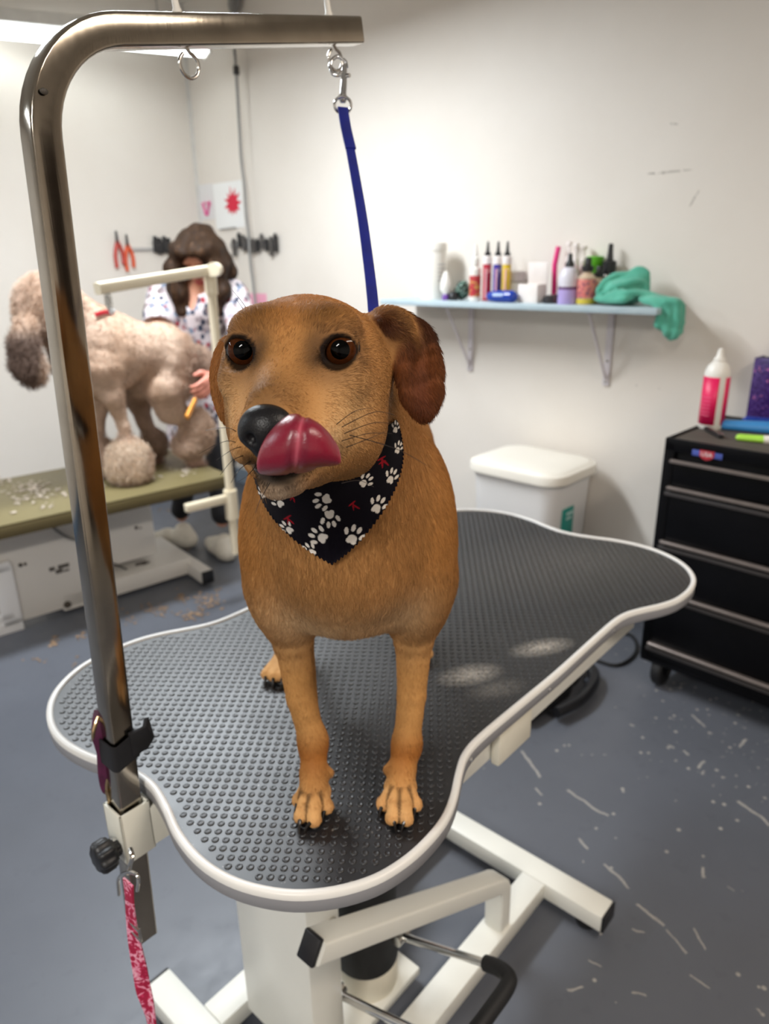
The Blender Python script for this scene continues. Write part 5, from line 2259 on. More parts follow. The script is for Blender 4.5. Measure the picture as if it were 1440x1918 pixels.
# ------------------------------------------------------------------ hair clippings
def clippings(name, label, spots, zfun, colr, seed):
    rng = np.random.RandomState(seed)
    bm = nb()
    for (x, y, rx, ry, nn_, sz) in spots:
        for _ in range(nn_):
            px_, py_ = x + rng.normal() * rx, y + rng.normal() * ry
            p = zfun(px_, py_)
            r_ = sz * rng.uniform(.5, 1.3)
            Mx = ML(p) @ Matrix.Rotation(rng.uniform(0, 6.3), 4, 'Z') @ Matrix.Diagonal((r_ * rng.uniform(.7, 1.6), r_, r_ * .3, 1))
            g_ = bmesh.ops.create_icosphere(bm, subdivisions=1, radius=1.0, matrix=Mx)
            for v in g_['verts']:
                v.co += Vector(rng.normal(size=3) * r_ * .18)
                v.co.z = max(v.co.z, p[2] - .0005)
    o = obj(name, bm, colr, smooth=True)
    tag(o, label, 'hair clippings', kind='stuff')
    return o


mz = mat('tan_clippings', '9a8068', .9, vary=.25, scale=40, bump=.5, bscale=400)
clippings('hair_clippings', 'tufts of tan clipped hair lying on the grey floor before the olive table',
          [(292, 1143, 26, 7, 40, .007), (362, 1150, 14, 7, 30, .008), (345, 1120, 10, 6, 12, .008), (372, 1122, 8, 6, 14, .009), (395, 1133, 12, 9, 20, .008), (103, 1205, 7, 5, 10, .009), (152, 1192, 5, 4, 7, .008), (245, 1165, 10, 6, 8, .006), (70, 1238, 10, 3, 8, .006),
           (400, 1112, 12, 5, 9, .006), (410, 1120, 12, 6, 8, .006), (150, 1240, 30, 8, 7, .005), (120, 1100, 5, 2, 2, .004), (310, 955, 12, 3, 5, .006), (365, 1025, 14, 4, 5, .007)],
          lambda x, y: onz(x, y, .002), mz, 3)
mz2 = mat('cream_clippings', 'cdbfae', .9, vary=.12, scale=40, bump=.5, bscale=400)
clippings('hair_clippings', 'cream tufts of clipped poodle curls scattered on the olive table',
          [(60, 912, 24, 7, 46, .010), (40, 935, 12, 6, 20, .010), (80, 925, 16, 6, 24, .009), (10, 898, 7, 4, 10, .010), (122, 925, 5, 3, 6, .010), (85, 948, 12, 3, 8, .008), (352, 880, 8, 6, 26, .007), (295, 896, 7, 3, 5, .009), (330, 876, 12, 4, 6, .006), (212, 908, 14, 3, 12, .008), (22, 918, 18, 6, 14, .006)],
          lambda x, y: onz(x, y, ZQ + .002), mz2, 4)

# ------------------------------------------------------------------ the groomer
def PE(x, y, d):
    return ond(x, y, d)


HDp = PE(374, 484, 3.36)
fw = np.array([-.10, -.82, -.52])
fw /= np.linalg.norm(fw)
rt = np.array([1.0, -.14, 0])
rt -= fw * (rt @ fw)
rt /= np.linalg.norm(rt)
upv = np.cross(rt, -fw)
upv = np.cross(fw, rt) * -1
if upv[2] < 0: upv = -upv
PB_ = np.stack([rt, fw, upv], 1)


def HP(x, y, z):
    return HDp + rt * x + fw * y + upv * z


hipR, hipL = PE(358, 800, 3.84), PE(416, 800, 3.80)
ankR, ankL = onz(338, 1000, .085), onz(415, 1008, .085)
ankR = PE(340, 965, 3.80)
ankL = PE(416, 975, 3.62)
shR, shL = PE(303, 545, 3.50), PE(436, 552, 3.46)
elR, elL = PE(296, 632, 3.36), PE(470, 668, 3.28)
wrR, wrL = PE(338, 668, 3.26), PE(404, 706, 3.14)


def fingers(F, wr, aim, side, nrm_, curl, s=1.0):
    """palm and five fingers from the wrist towards aim"""
    aim = np.array(aim) / np.linalg.norm(aim)
    side = np.array(side, float)
    side -= aim * (side @ aim)
    side /= np.linalg.norm(side)
    nr_ = np.cross(aim, side) * (1 if nrm_ > 0 else -1)
    for q in (-.028, -.010, .010, .028):
        F.cone(wr + side * q * .45, wr + aim * .075 * s + side * q, .017, .013, k=.012)
    for i, (q, L_) in enumerate(((-.030, .062), (-.011, .078), (.010, .082), (.030, .072))):
        a0 = wr + aim * .080 * s + side * q
        a1 = a0 + (aim * .85 + nr_ * .35 * curl) * L_ * .5
        a2 = a1 + (aim * .45 + nr_ * .85 * curl) * L_ * .32
        a3 = a2 + (aim * -.05 + nr_ * .95 * curl) * L_ * .25
        F.chain([a0, a1, a2, a3], [.0105, .0098, .009, .008], k=.003)
    b0 = wr + aim * .025 + side * .026
    b1 = b0 + (aim * .5 + side * .65 + nr_ * .35) * .045
    b2 = b1 + (aim * .8 + side * .1 + nr_ * .5) * .034
    F.chain([b0, b1, b2], [.015, .012, .0095], k=.006)


def build_person():
    F = Field((-1.55, 2.75, .0), (-.35, 4.15, 1.75), .0075)
    # head
    F.ell(HP(0, -.008, .03), (.076, .094, .088), PB_, k=.03)
    F.ell(HP(0, .022, -.045), (.060, .066, .070), PB_, k=.03)
    F.ell(HP(0, .060, -.088), (.030, .028, .026), PB_, k=.02)
    F.cone(HP(0, .086, .012), HP(0, .112, -.028), .011, .014, k=.012)
    for s in (-1, 1):
        F.ell(HP(s * .012, .102, -.031), .009, k=.008)
        F.ell(HP(s * .030, .088, .013), (.014, .012, .009), PB_, k=.008, sub=True)
        F.ell(HP(s * .032, .082, .030), (.022, .012, .008), PB_, k=.012)
        F.ell(HP(s * .076, -.008, -.005), (.009, .019, .031), PB_, k=.008)
    F.ell(HP(0, .092, -.058), (.024, .012, .006), PB_, k=.005)
    F.ell(HP(0, .090, -.069), (.020, .012, .007), PB_, k=.005)
    nk = (shR + shL) / 2 + np.array([0, .02, .03])
    F.cone(HP(0, -.035, -.07), nk, .056, .062, k=.03)
    # trunk
    ch = (shR + shL) / 2
    hp = (hipR + hipL) / 2
    F.cone(shR + np.array([.05, 0, 0]), shL - np.array([.05, 0, 0]), .075, .075, k=.05)
    F.cone(ch - np.array([0, 0, .10]), hp + np.array([0, 0, .12]), .125, .115, k=.06)
    F.cone(hipR, hipL, .10, .10, k=.05)
    # legs
    for h_, a in ((hipR, ankR), (hipL, ankL)):
        kn = (h_ + a) / 2 + np.array([0, -.03, .0])
        F.cone(h_, kn, .088, .060, k=.04)
        F.cone(kn, a, .058, .034, k=.03)
    # arms
    for s_, e_, w_ in ((shR, elR, wrR), (shL, elL, wrL)):
        F.cone(s_, e_, .052, .040, k=.03)
        F.cone(e_, w_, .040, .027, k=.02)
    fingers(F, wrR, PE(362, 655, 3.18) - wrR, np.array([0, -.4, 1]), 1, .7)
    fingers(F, wrL, PE(372, 738, 3.06) - wrL, np.array([-.3, -.3, 1.0]), 1, .8)
    return F.mesh(1)


def build_top():
    F = Field((-1.55, 2.75, .4), (-.35, 4.15, 1.75), .009)
    ch = (shR + shL) / 2
    hp = (hipR + hipL) / 2
    F.cone(shR + np.array([.05, 0, .0]), shL - np.array([.05, 0, 0]), .098, .098, k=.04)
    F.cone(ch - np.array([0, 0, .08]), hp + np.array([0, .0, .14]), .150, .150, k=.06)
    F.cone(hp + np.array([-.06, 0, .12]), hp + np.array([-.08, 0, -.06]), .13, .135, k=.05)
    F.cone(hp + np.array([.06, 0, .12]), hp + np.array([.08, 0, -.06]), .13, .135, k=.05)
    for s_, e_, q in ((shR, elR, 1), (shL, elL, 1)):
        F.cone(s_, s_ + (e_ - s_) * .72, .074, .079, k=.03)
    F.noise(.005, 32, 7)
    # neckline, sleeve ends and hem are cut away
    nk = ch + np.array([0, -.02, .07])
    F.ell(HP(0, .03, -.135), (.062, .10, .085), PB_, k=.008, sub=True)
    F.ell(ch + np.array([0.0, -.10, .03]), (.034, .08, .11), wrot(-20, 0, 0), k=.008, sub=True)
    for s_, e_ in ((shR, elR), (shL, elL)):
        a = e_ - s_
        a /= np.linalg.norm(a)
        F.ell(s_ + (e_ - s_) * .72 + a * .085, (.10, .10, .09), np.array(basis(np.cross(a, (0, 1, 0.1)), a)), k=.004, sub=True)
    F.d = np.maximum(F.d, ((hp[2] - .10) - (F.lo[2] + F.h * np.arange(F.n[2]))).astype(np.float32)[None, None, :])
    return F.mesh(2)


def build_trousers():
    F = Field((-1.55, 2.75, .0), (-.35, 4.15, 1.2), .009)
    F.cone(hipR, hipL, .108, .108, k=.05)
    for h_, a in ((hipR, ankR), (hipL, ankL)):
        kn = (h_ + a) / 2 + np.array([0, -.03, .0])
        F.cone(h_, kn, .098, .070, k=.03)
        F.cone(kn, a + np.array([0, 0, .03]), .068, .050, k=.03)
    F.noise(.004, 30, 8)
    F.d = np.maximum(F.d, (.115 - (F.lo[2] + F.h * np.arange(F.n[2]))).astype(np.float32)[None, None, :])
    return F.mesh(2)


def build_hair():
    F = Field(HDp - .35, HDp + .33, .0065)
    F.ell(HP(0, -.030, .045), (.098, .112, .095), PB_, k=.03)
    F.ell(HP(-.02, .055, .085), (.075, .055, .035), PB_, k=.03)
    F.ell(HP(.04, .055, .075), (.055, .055, .035), PB_, k=.03)
    dn = np.array([0, 0, -1.0])
    for s in (-1, 1):
        a = HP(s * .082, .03, .05)
        F.chain([a, a + np.array([s * .018, 0, -.08]), a + np.array([s * .022, -.005, -.17]), a + np.array([s * .008, -.012, -.26])], [.040, .044, .042, .026], k=.04)
        a = HP(s * .078, -.04, .03)
        F.chain([a, a + np.array([s * .022, .03, -.10]), a + np.array([s * .026, .04, -.24])], [.05, .055, .03], k=.04)
    F.chain([HP(0, -.11, .02), HP(0, -.12, -.06), HP(0, -.12, -.14)], [.07, .07, .04], k=.04)
    F.ell(HP(0, .105, -.035), (.052, .080, .095), PB_, k=.02, sub=True)
    F.noise(.005, 55, 11)
    return F.mesh(1)


per = thing('person', 'groomer in a printed scrub top and dark trousers bending over the poodle\'s hind leg', 'person', onz(375, 1010, 0))
V_, F_ = build_person()
sk = np.tile(np.array(lin('c0866a')), (len(V_), 1))
d1 = np.minimum(np.linalg.norm(V_ - wrL, axis=1), np.linalg.norm(V_ - wrR, axis=1))
sk = bl(sk, sstep(.2, .1, d1) * .8, lin('d98a78'))
lp_ = np.linalg.norm((V_ - HP(0, .10, -.063)) / np.array([.03, .03, .016]), axis=1)
sk = bl(sk, sstep(1.2, .7, lp_) * .8, lin('b0484f'))
for s in (-1, 1):
    e_ = np.linalg.norm(V_ - HP(s * .030, .090, .013), axis=1)
    sk = bl(sk, sstep(.016, .010, e_), lin('2a1c18'))
obj_np('body', V_, F_, attr_mat('skin', .5, .05, 300), per, smooth=True, col=sk)
t = NT('printed_scrubs')
co = t.coord()
c = t.ramp(t.noise(co, 3, 2), [(.3, lin('d2c8ca')), (.7, lin('bfb4b6'))])
for sc_, th_, cc_, loc in ((27, .36, '454a5a', 0), (24, .29, '9c3f48', 3.3), (30, .36, '7a8698', 7.7), (21, .36, '7a6c6c', 5.1), (33, .38, 'a09296', 9.3)):
    v = t.n('ShaderNodeTexVoronoi', feature='F1')
    t.set(v.inputs['Vector'], t.mapping(co, (1, 1, .75), (0, 0, 0), (loc, loc, loc)))
    v.inputs['Scale'].default_value = sc_
    k = t.math('LESS_THAN', t.math('ADD', v.outputs['Distance'], t.math('MULTIPLY', t.noise(co, 90, 2), .18)), th_ + .09)
    sx = t.n('ShaderNodeSeparateColor')
    t.set(sx.inputs[0], v.outputs['Color'])
    k = t.math('MULTIPLY', k, t.math('GREATER_THAN', sx.outputs[0], .45))
    c = t.mix(k, c, lin(cc_))
t.p(col=c, rough=.8, spec=.15)
V_, F_ = build_top()
obj_np('scrub_top', V_, F_, t.m, per, smooth=True)
V_, F_ = build_trousers()
obj_np('trousers', V_, F_, mat('black_trousers', '16161c', .8, vary=.2), per, smooth=True)
V_, F_ = build_hair()
t = NT('brown_hair')
co = t.coord()
st_ = t.noise(t.mapping(co, (30, 30, 5)), 2.2, 5, .7, 1.5)
t.p(col=t.ramp(st_, [(.3, lin('180e0a')), (.58, lin('33200f')), (.66, lin('5b3f2a')), (.76, lin('a98a6e'))]), rough=.6, spec=.2)
t.bump(st_, .5, .006)
obj_np('hair', V_, F_, t.m, per, smooth=True)
m_shoe = mat('white_sneaker', 'd9d3c6', .6, vary=.06, scale=30)
for a, toe in ((ankR, onz(312, 1020, 0)), (ankL, onz(408, 1036, 0))):
    F = Field(np.minimum(a, toe) - np.array([.12, .12, .05]) * 1.0, np.maximum(a, toe) + .13, .007)
    h_ = np.array([a[0], a[1], .045])
    dr = toe - np.array([a[0], a[1], 0])
    dr /= np.linalg.norm(dr)
    F.cone(h_ + np.array([0, 0, .045]), h_, .048, .046, k=.02)
    F.cone(h_ - dr * .03, h_ + dr * .10, .046, .045, k=.03)
    F.cone(h_ + dr * .10, h_ + dr * .18 - np.array([0, 0, .010]), .044, .034, k=.03)
    F.d = np.maximum(F.d, (.001 - (F.lo[2] + F.h * np.arange(F.n[2]))).astype(np.float32)[None, None, :])
    V_, F_ = F.mesh(1)
    so = obj_np('shoe', V_, F_, m_shoe, per, smooth=True)
    bm = nb()
    sdv = np.array([-dr[1], dr[0], 0])
    for q in (.06, .085, .11):
        c_ = h_ + dr * q + np.array([0, 0, .044 - (q - .06) * .22])
        add_tube(bm, [c_ - sdv * .022, c_ + np.array([0, 0, .004]), c_ + sdv * .022], .004, 6)
    obj('laces', bm, mat('shoe_laces', 'efece4', .7), so)
# yellow comb in the hand
cm = thing('yellow_comb', 'small yellow trimming comb held at the poodle\'s hind leg', 'comb', PE(356, 765, 3.02))
bm = nb()
a, b = PE(366, 748, 3.03), PE(350, 782, 2.97)
add_sweep(bm, [a, b], rrect(.014, .022, .004), (0, 0, 1))
obj('handle', bm, mat('yellow_plastic', 'e0922c', .4), cm)

# ------------------------------------------------------------------ things on the walls near the corner
def wall_card(name, label, cat, x0, y0, x1, y1, material, parts, group=None, tilt=0):
    c = onwall_r((x0 + x1) / 2, (y0 + y1) / 2, .002)
    wd = abs(float((onwall_r(x1, (y0 + y1) / 2, .002) - onwall_r(x0, (y0 + y1) / 2, .002)) @ UD))
    ht = abs(float(onwall_r((x0 + x1) / 2, y0, .002)[2] - onwall_r((x0 + x1) / 2, y1, .002)[2]))
    r_ = thing(name, label, cat, c, 0, group)
    bm = nb()
    add_box(bm, c, (wd, .002, ht), RU)
    obj('sheet', bm, material, r_)
    return r_, c, wd, ht


def blot(parent, name, c, R, spikes, seed, material, sx=1.0, sy=1.0, w=.0022):
    rng = np.random.RandomState(seed)
    out = []
    for k in range(spikes * 2):
        r_ = R * (rng.uniform(.85, 1.15) if k % 2 == 0 else rng.uniform(.45, .62))
        a = 2 * PI * k / (spikes * 2)
        out.append((r_ * math.cos(a) * sx, r_ * math.sin(a) * sy))
    bm = nb()
    add_prism(bm, out, 0, .0015, ML(np.array(c) + WD * w, basis(UD, WD)))
    obj(name, bm, material, parent)


m_paper = mat('white_paper', 'eeeeec', .7, scale=4, vary=.02)
r_, c, wd, ht = wall_card('drawing', 'white paper drawing with a red splash pinned near the corner', 'drawing', 401, 341, 455, 428, m_paper, 0)
blot(r_, 'red_splash', onwall_r(436, 380, .002), .082, 11, 4, mat('red_paint', 'd8143c', .5))
r_, c, wd, ht = wall_card('drawing', 'narrow paper drawing with pink strokes beside the red splash sheet', 'drawing', 374, 345, 400, 412, mat('paper_grey', 'e0dedd', .7, scale=4, vary=.02), 0)
for k, (x0, y0, x1, y1) in enumerate(((381, 380, 388, 404), (394, 377, 390, 404), (384, 378, 396, 384))):
    bm = nb()
    add_sweep(bm, [onwall_r(x0, y0, .004), onwall_r(x1, y1, .004)], [(q[1], q[0]) for q in rrect(.002, .032, .0008, 1)], UD)
    obj('pink_stroke', bm, mat('pink_paint', 'e46aa0', .5), r_)
# a strip of clipper blades on the shelf wall
sx0, sx1 = 430, 516
c = onwall_r((sx0 + sx1) / 2, 458, .006)
wd = float((onwall_r(sx1, 458) - onwall_r(sx0, 458)) @ UD)
rk = thing('blade_rack', 'magnetic strip of clipper blades on the wall right of the groomer', 'rack', c)
bm = nb()
add_box(bm, c, (wd, .012, .03), RU, .002)
obj('strip', bm, mat('steel_strip', 'b5b2b0', .4, .3), rk)
ORD = ['first', 'second', 'third', 'fourth', 'fifth', 'sixth', 'seventh', 'eighth', 'ninth', 'tenth', 'eleventh', 'twelfth', 'thirteenth', 'fourteenth']
rng = np.random.RandomState(8)
x = sx0 + 4.0
i = 0
m_blades = [mat('blade_steel', '6f6d6c', .35, .8), mat('blade_dark', '3a393a', .4, .5)]
while x < sx1 - 3:
    w_ = rng.uniform(6, 10)
    yy = 452 + rng.uniform(-6, 6)
    hh = rng.uniform(18, 30)
    p = onwall_r(x + w_ / 2, yy + hh / 2 - 6, .02)
    bm = nb()
    W_ = w_ / 1330 * 4.6 * 1.05
    H_ = hh / 1330 * 4.6 * .9
    add_box(bm, p, (W_, .014, H_), RU, .003)
    add_box(bm, p + np.array([0, 0, H_ * .42]), (W_ * .9, .02, .012), RU, .001)
    for q in (-.3, 0, .3):
        add_box(bm, p + UD * (W_ * q) + np.array([0, 0, H_ * .55]), (W_ * .16, .008, .02), RU)
    bl_ = obj('clipper_blade', bm, m_blades[i % 2], None)
    tag(bl_, '%s clipper blade from the left on the magnetic strip right of the groomer' % ORD[i], 'blade', 'clipper blades on the wall strip')
    x += w_ + rng.uniform(0, 2.5)
    i += 1
# rail with scissors on the left wall
c = onwall_l(288, 467, .006)
rl = thing('tool_rail', 'thin grey tool rail on the left wall behind the groomer', 'rail', c)
wd = abs(float((onwall_l(322, 462) - onwall_l(232, 470)) @ WD))
bm = nb()
add_box(bm, c, (wd, .010, .02), basis(WD), .002)
obj('bar', bm, mat('steel_strip', 'b5b2b0', .4, .3), rl)
m_or = mat('orange_plastic', 'd9562a', .45)
m_ro = mat('red_plastic', 'b94238', .45)
for k, (x, y, m_, lb_) in enumerate(((222, 470, m_ro, 'scissors with red-brown handles hanging leftmost on the wall rail'), (241, 476, m_or, 'scissors with orange handles hanging second from left on the wall rail'))):
    p = onwall_l(x, y, .02)
    s_ = thing('scissors', lb_, 'scissors', p, 0, 'scissors on the wall rail')
    for q in (-1, 1):
        bm = nb()
        a_ = p + np.array([0, 0, .055])
        b_ = p - WD * (q * .022) + np.array([0, 0, -.095 if q < 0 else -.075])
        add_tube(bm, spline([a_, (a_ + b_) / 2 - WD * q * .012, b_], 4), [.011] * 9, 8, sx=.6)
        obj('handle', bm, m_, s_)
    bm = nb()
    add_tube(bm, [p + np.array([0, 0, .04]), p + np.array([0, 0, .11])], [.010, .006], 8)
    obj('pivot_blades', bm, m_blades[1], s_)
for k, x in enumerate((292, 300, 309, 317)):
    p = onwall_l(x, 462 + (k % 2) * 3, .018)
    bm = nb()
    add_box(bm, p, (.03, .02, .07), basis(WD), .004)
    add_box(bm, p + np.array([0, 0, .045]), (.022, .012, .03), basis(WD), .002)
    o = obj('clipper_blade', bm, m_blades[1])
    tag(o, '%s dark clipper blade from the left on the rail beside the groomer\'s hair' % ORD[k], 'blade', 'clipper blades left of the groomer')
# small shelf line under the drawing
p0_, p1_ = onwall_r(412, 430, .012), onwall_r(441, 426, .012)
bm = nb()
add_tube(bm, [p0_, p1_], .004, 6)
o = tag(obj('wall_hook_wire', bm, mat('hook_grey', '8c8a88', .4), None), 'thin grey wire hook on the wall under the splash drawing', 'hook')
# cord down the wall
cpts = [(433, -30), (435, 30), (439, 90), (442, 130), (445, 180), (449, 250), (452, 300), (458, 350), (461, 400), (466, 445), (469, 490), (474, 530), (478, 570), (482, 620), (486, 700), (490, 800)]
bm = nb()
add_tube(bm, spline([onwall_r(x, y, .06) for x, y in cpts], 4), .0085, 8)
cd = thing('hanging_cord', 'grey cord hanging down the wall near the corner', 'cord', onwall_r(450, 260, .02))
obj('cable', bm, mat('cord_grey', '8f8d8a', .5), cd)
bm = nb()
add_tube(bm, [onwall_r(442, 124, .06), onwall_r(443, 140, .06)], .017, 10)
obj('inline_switch', bm, mat('cord_black', '2a2422', .5), cd)
bm = nb()
add_lathe(bm, [(.03, -.015), (.05, 0), (.05, .012), (.02, .018)], 16, ML(onwall_r(440, 6, .025), basis(UD, WD)))
obj('ceiling_hook', bm, mat('hook_grey', '8c8a88', .4), cd)
# a pink card behind the tan dog's head
r_, c, wd, ht = wall_card('pink_note', 'small pink note on the wall just above the tan dog\'s head', 'note', 470, 550, 500, 600, mat('pink_note', 'eda6bd', .6), 0)


# ------------------------------------------------------------------ wall shelf and what stands on it
ZS = 1.278
SW = 0.25
uL = float((onwall_r(712, 562, SW) - CORNER) @ UD)
uR = float((onwall_r(1231, 578, SW) - CORNER) @ UD)
shelf = thing('wall_shelf', 'pale blue-grey wall shelf on two white brackets', 'shelf', RW((uL + uR) / 2, 0, ZS))
t = NT('shelf_laminate')
co = t.coord()
t.p(col=t.ramp(t.noise(co, 12, 3), [(.3, lin('a9bcc4')), (.7, lin('b7c7cd'))]), rough=.3)
bm = nb()
add_box(bm, RW((uL + uR) / 2, SW / 2 + .002, ZS - .012), (uR - uL, SW, .024), RU, .003)
obj('board', bm, t.m, shelf)
m_brk = mat('white_bracket', 'd6cfd2', .45)
for x, yb in ((884, 693), (1146, 722)):
    ub = float((onwall_r(x, 600, .0) - CORNER) @ UD)
    zb = float(onwall_r(x - 10, yb, .003)[2])
    bm = nb()
    add_box(bm, RW(ub, .006, (ZS - .024 + zb) / 2), (.028, .008, ZS - .024 - zb), RU, .001)
    br = obj('bracket', bm, m_brk, shelf)
    bm = nb()
    add_box(bm, RW(ub, .105, ZS - .029), (.028, .19, .008), RU, .001)
    obj('bracket_arm', bm, m_brk, br)
    bm = nb()
    add_sweep(bm, [RW(ub, .19, ZS - .032), RW(ub, .014, zb + .03)], rrect(.012, .010, .002, 1), UD)
    obj('brace', bm, m_brk, br)
    for zz in (zb + .015, zb + .10):
        bm = nb()
        add_lathe(bm, [(.006, 0), (.005, .002), (0, .003)], 10, ML(RW(ub, .010, zz), basis(UD, WD)))
        obj('screw', bm, m_steel, br)


def shelf_at(x, w, y=556):
    """u of a pixel column at distance w from the wall, and a height finder"""
    u_ = float((onwall_r(x, y, w) - CORNER) @ UD)
    return u_, (lambda yy: float(onwall_r(x, yy, w)[2]) - ZS)


def on_shelf(name, label, cat, x, w, group=None):
    u_, hz = shelf_at(x, w)
    return thing(name, label, cat, RW(u_, w, ZS), 0, group), RW(u_, w, ZS), hz


PPM = 1330 / 2.95


def lathe_part(name, base, prof, material, parent, seg=20, sx=1, sy=1, rot=None):
    bm = nb()
    add_lathe(bm, prof, seg, ML(base, rot if rot is not None else RU), sx, sy)
    return obj(name, bm, material, parent)


m_wp = mat('white_hdpe', 'ece8e0', .4, scale=8, vary=.02)
m_ink = mat('grey_print', '9b9a9c', .6)
# white tub
r_, b_, hz = on_shelf('white_tub', 'tall white plastic tub at the left end of the wall shelf', 'tub', 812, .12)
h_ = hz(455)
R_ = 23.5 / 1330 * 3.27
lathe_part('body', b_, [(R_ * .96, 0), (R_, .006), (R_, h_ * .83), (R_ * .95, h_ * .86)], m_wp, r_)
lathe_part('lid', b_, [(R_ * 1.02, h_ * .85), (R_ * 1.02, h_ * .97), (R_ * .95, h_)], m_wp, r_)
bm = nb()
rotl = basis(np.array([1, -.2, 0]))
for k in range(5):
    th0 = math.radians(222 + 52)
    pts = [b_ + np.array([math.cos(q) * R_ * 1.004, math.sin(q) * R_ * 1.004, h_ * (.62 - .07 * k)]) for q in np.linspace(math.radians(285), math.radians(325), 5)]
    add_tube(bm, pts, .0022, 4)
obj('label_text', bm, m_ink, r_)
# inverted cone bottle
r_, b_, hz = on_shelf('cone_bottle', 'small white nozzle bottle with purple cap standing upside down on shelf', 'bottle', 835, .18)
h_ = hz(508)
lathe_part('cap', b_, [(.016, 0), (.018, .004), (.016, .022), (.012, .026)], mat('purple_plastic', '6b3f96', .4), r_)
lathe_part('body', b_, [(.012, .024), (.026, .045), (.024, .075), (.010, h_ * .95), (.004, h_)], m_wp, r_)
# spiky green ball in a black pot
r_, b_, hz = on_shelf('massage_ball', 'dark green speckled round brush beside black knob on shelf', 'brush', 866, .12)
h_ = hz(526)
t = NT('green_speckle')
v = t.n('ShaderNodeTexVoronoi')
t.set(v.inputs['Vector'], t.coord())
v.inputs['Scale'].default_value = 90
t.p(col=t.ramp(v.outputs['Distance'], [(.25, lin('9fb8aa')), (.4, lin('1d4a3c')), (.8, lin('0d1f1a'))]), rough=.5)
F = Field(b_ - .08, b_ + .1, .004)
F.ell(b_ + np.array([0, 0, h_ * .52]), (.034, .034, h_ * .5), k=.01)
F.noise(.003, 160, 3)
V_, F_ = F.mesh(0)
obj_np('bristle_ball', V_, F_, t.m, r_, smooth=True)
lathe_part('black_knob', b_ - UD * .012 + WD * .05, [(.02, 0), (.024, .008), (.02, .028), (.010, .036), (0, .037)], m_black, r_)


# slim bottles
def slim(name, label, x, w, y0, R_, body, cap, capm, bodym, labelm=None, group=None, nozzle=True):
    r_, b_, hz = on_shelf(name, label, 'bottle', x, w, group)
    h_ = hz(y0)
    hb = h_ * body
    lathe_part('body', b_, [(R_ * .92, 0), (R_, .004), (R_, hb * .92), (R_ * .55, hb), (R_ * .5, hb * 1.04)], bodym, r_)
    if nozzle:
        lathe_part('cap', b_, [(R_ * .7, hb * 1.02), (R_ * .72, hb + (h_ - hb) * .35), (R_ * .42, hb + (h_ - hb) * .42), (R_ * .22, h_ * .985), (R_ * .15, h_)], capm, r_)
    else:
        lathe_part('cap', b_, [(R_ * .75, hb * 1.01), (R_ * .75, h_ * .98), (R_ * .6, h_)], capm, r_)
    if labelm:
        lathe_part('label', b_, [(R_ * 1.01, hb * .12), (R_ * 1.02, hb * .13), (R_ * 1.02, hb * .72), (R_ * 1.01, hb * .73)], labelm, r_)
    return r_, b_, h_


def two_tone(name, a, b_, split=.5):
    t = NT(name)
    co = t.coord()
    g = t.n('ShaderNodeTexNoise')
    t.set(g.inputs['Vector'], t.mapping(co, (1, 1, 3)))
    g.inputs['Scale'].default_value = 30
    t.p(col=t.mix(t.math('GREATER_THAN', g.outputs[0], split), lin(a), lin(b_)), rough=.4)
    return t.m


def liquid(name, c_):
    t = NT(name)
    t.p(col=t.ramp(t.noise(t.coord(), 20, 2), [(.3, lin(c_)), (.7, tuple(min(1, x * 1.25 + .01) for x in lin(c_)))]), rough=.12, spec=.6, coat=.5)
    return t.m


m_capw = mat('white_cap2', 'efe6e2', .4)
m_capb = mat('black_cap', '17171a', .4)
slim('slim_bottle', 'slender white nozzle bottle with red and gold label on shelf', 889, .15, 458, .024, .62, 0, m_wp, m_wp, two_tone('red_gold_label', 'b5343c', 'c99a4e', .55))
for x, c_, nm in ((911, 'a3122c', 'red'), (930, '2b1e86', 'deep blue'), (947, 'c9a716', 'yellow')):
    r_, b_, h_ = slim('dropper_bottle', '%s dye bottle with white collar and black pointed tip on shelf' % nm, x, .13, 452, .0185, .70, 0, m_capb, liquid('dye_' + nm.replace(' ', '_'), c_), None, 'dye bottles with black tips')
    lathe_part('collar', b_, [(.019, h_ * .62), (.0195, h_ * .63), (.0195, h_ * .74), (.014, h_ * .76)], m_capw, r_)
    bm = nb()
    add_box(bm, b_ + WD * .018 + UD * .006 + np.array([0, 0, h_ * .3]), (.006, .002, h_ * .5), RU)
    obj('pale_strip', bm, mat('pale_pink_label', 'e0a9b2', .5), r_)
# stack of white jars
r_, b_, hz = on_shelf('white_jar', 'stacked white screw jar behind the blue clipper on shelf', 'jar', 963, .06)
h_ = hz(508)
lathe_part('body', b_, [(.042, 0), (.045, .004), (.045, h_ * .62), (.040, h_ * .64)], m_wp, r_)
lathe_part('lid', b_, [(.047, h_ * .66), (.047, h_ * .97), (.043, h_)], mat('grey_lid', 'd4cdcb', .4), r_)
# blue clipper
r_, b_, hz = on_shelf('blue_case', 'glossy blue rounded clipper lying on the shelf front', 'clipper', 940, .205)
F = Field(b_ - .12, b_ + .12, .004)
F.cone(b_ - UD * .055 + np.array([0, 0, .022]), b_ + UD * .048 + np.array([0, 0, .024]), .019, .024, k=.01)
F.ell(b_ + np.array([0, 0, .024]), (.07, .026, .022), np.array(RU), k=.01)
F.d = np.maximum(F.d, (ZS - (F.lo[2] + F.h * np.arange(F.n[2]))).astype(np.float32)[None, None, :])
V_, F_ = F.mesh(2)
obj_np('body', V_, F_, mat('blue_gloss', '163a9c', .18), r_, smooth=True)
bm = nb()
add_box(bm, b_ + WD * .0255 - UD * .004 + np.array([0, 0, .030]), (.05, .004, .012), RU, .0015)
obj('pale_badge', bm, mat('badge_pale', 'bcd0ec', .4), r_)
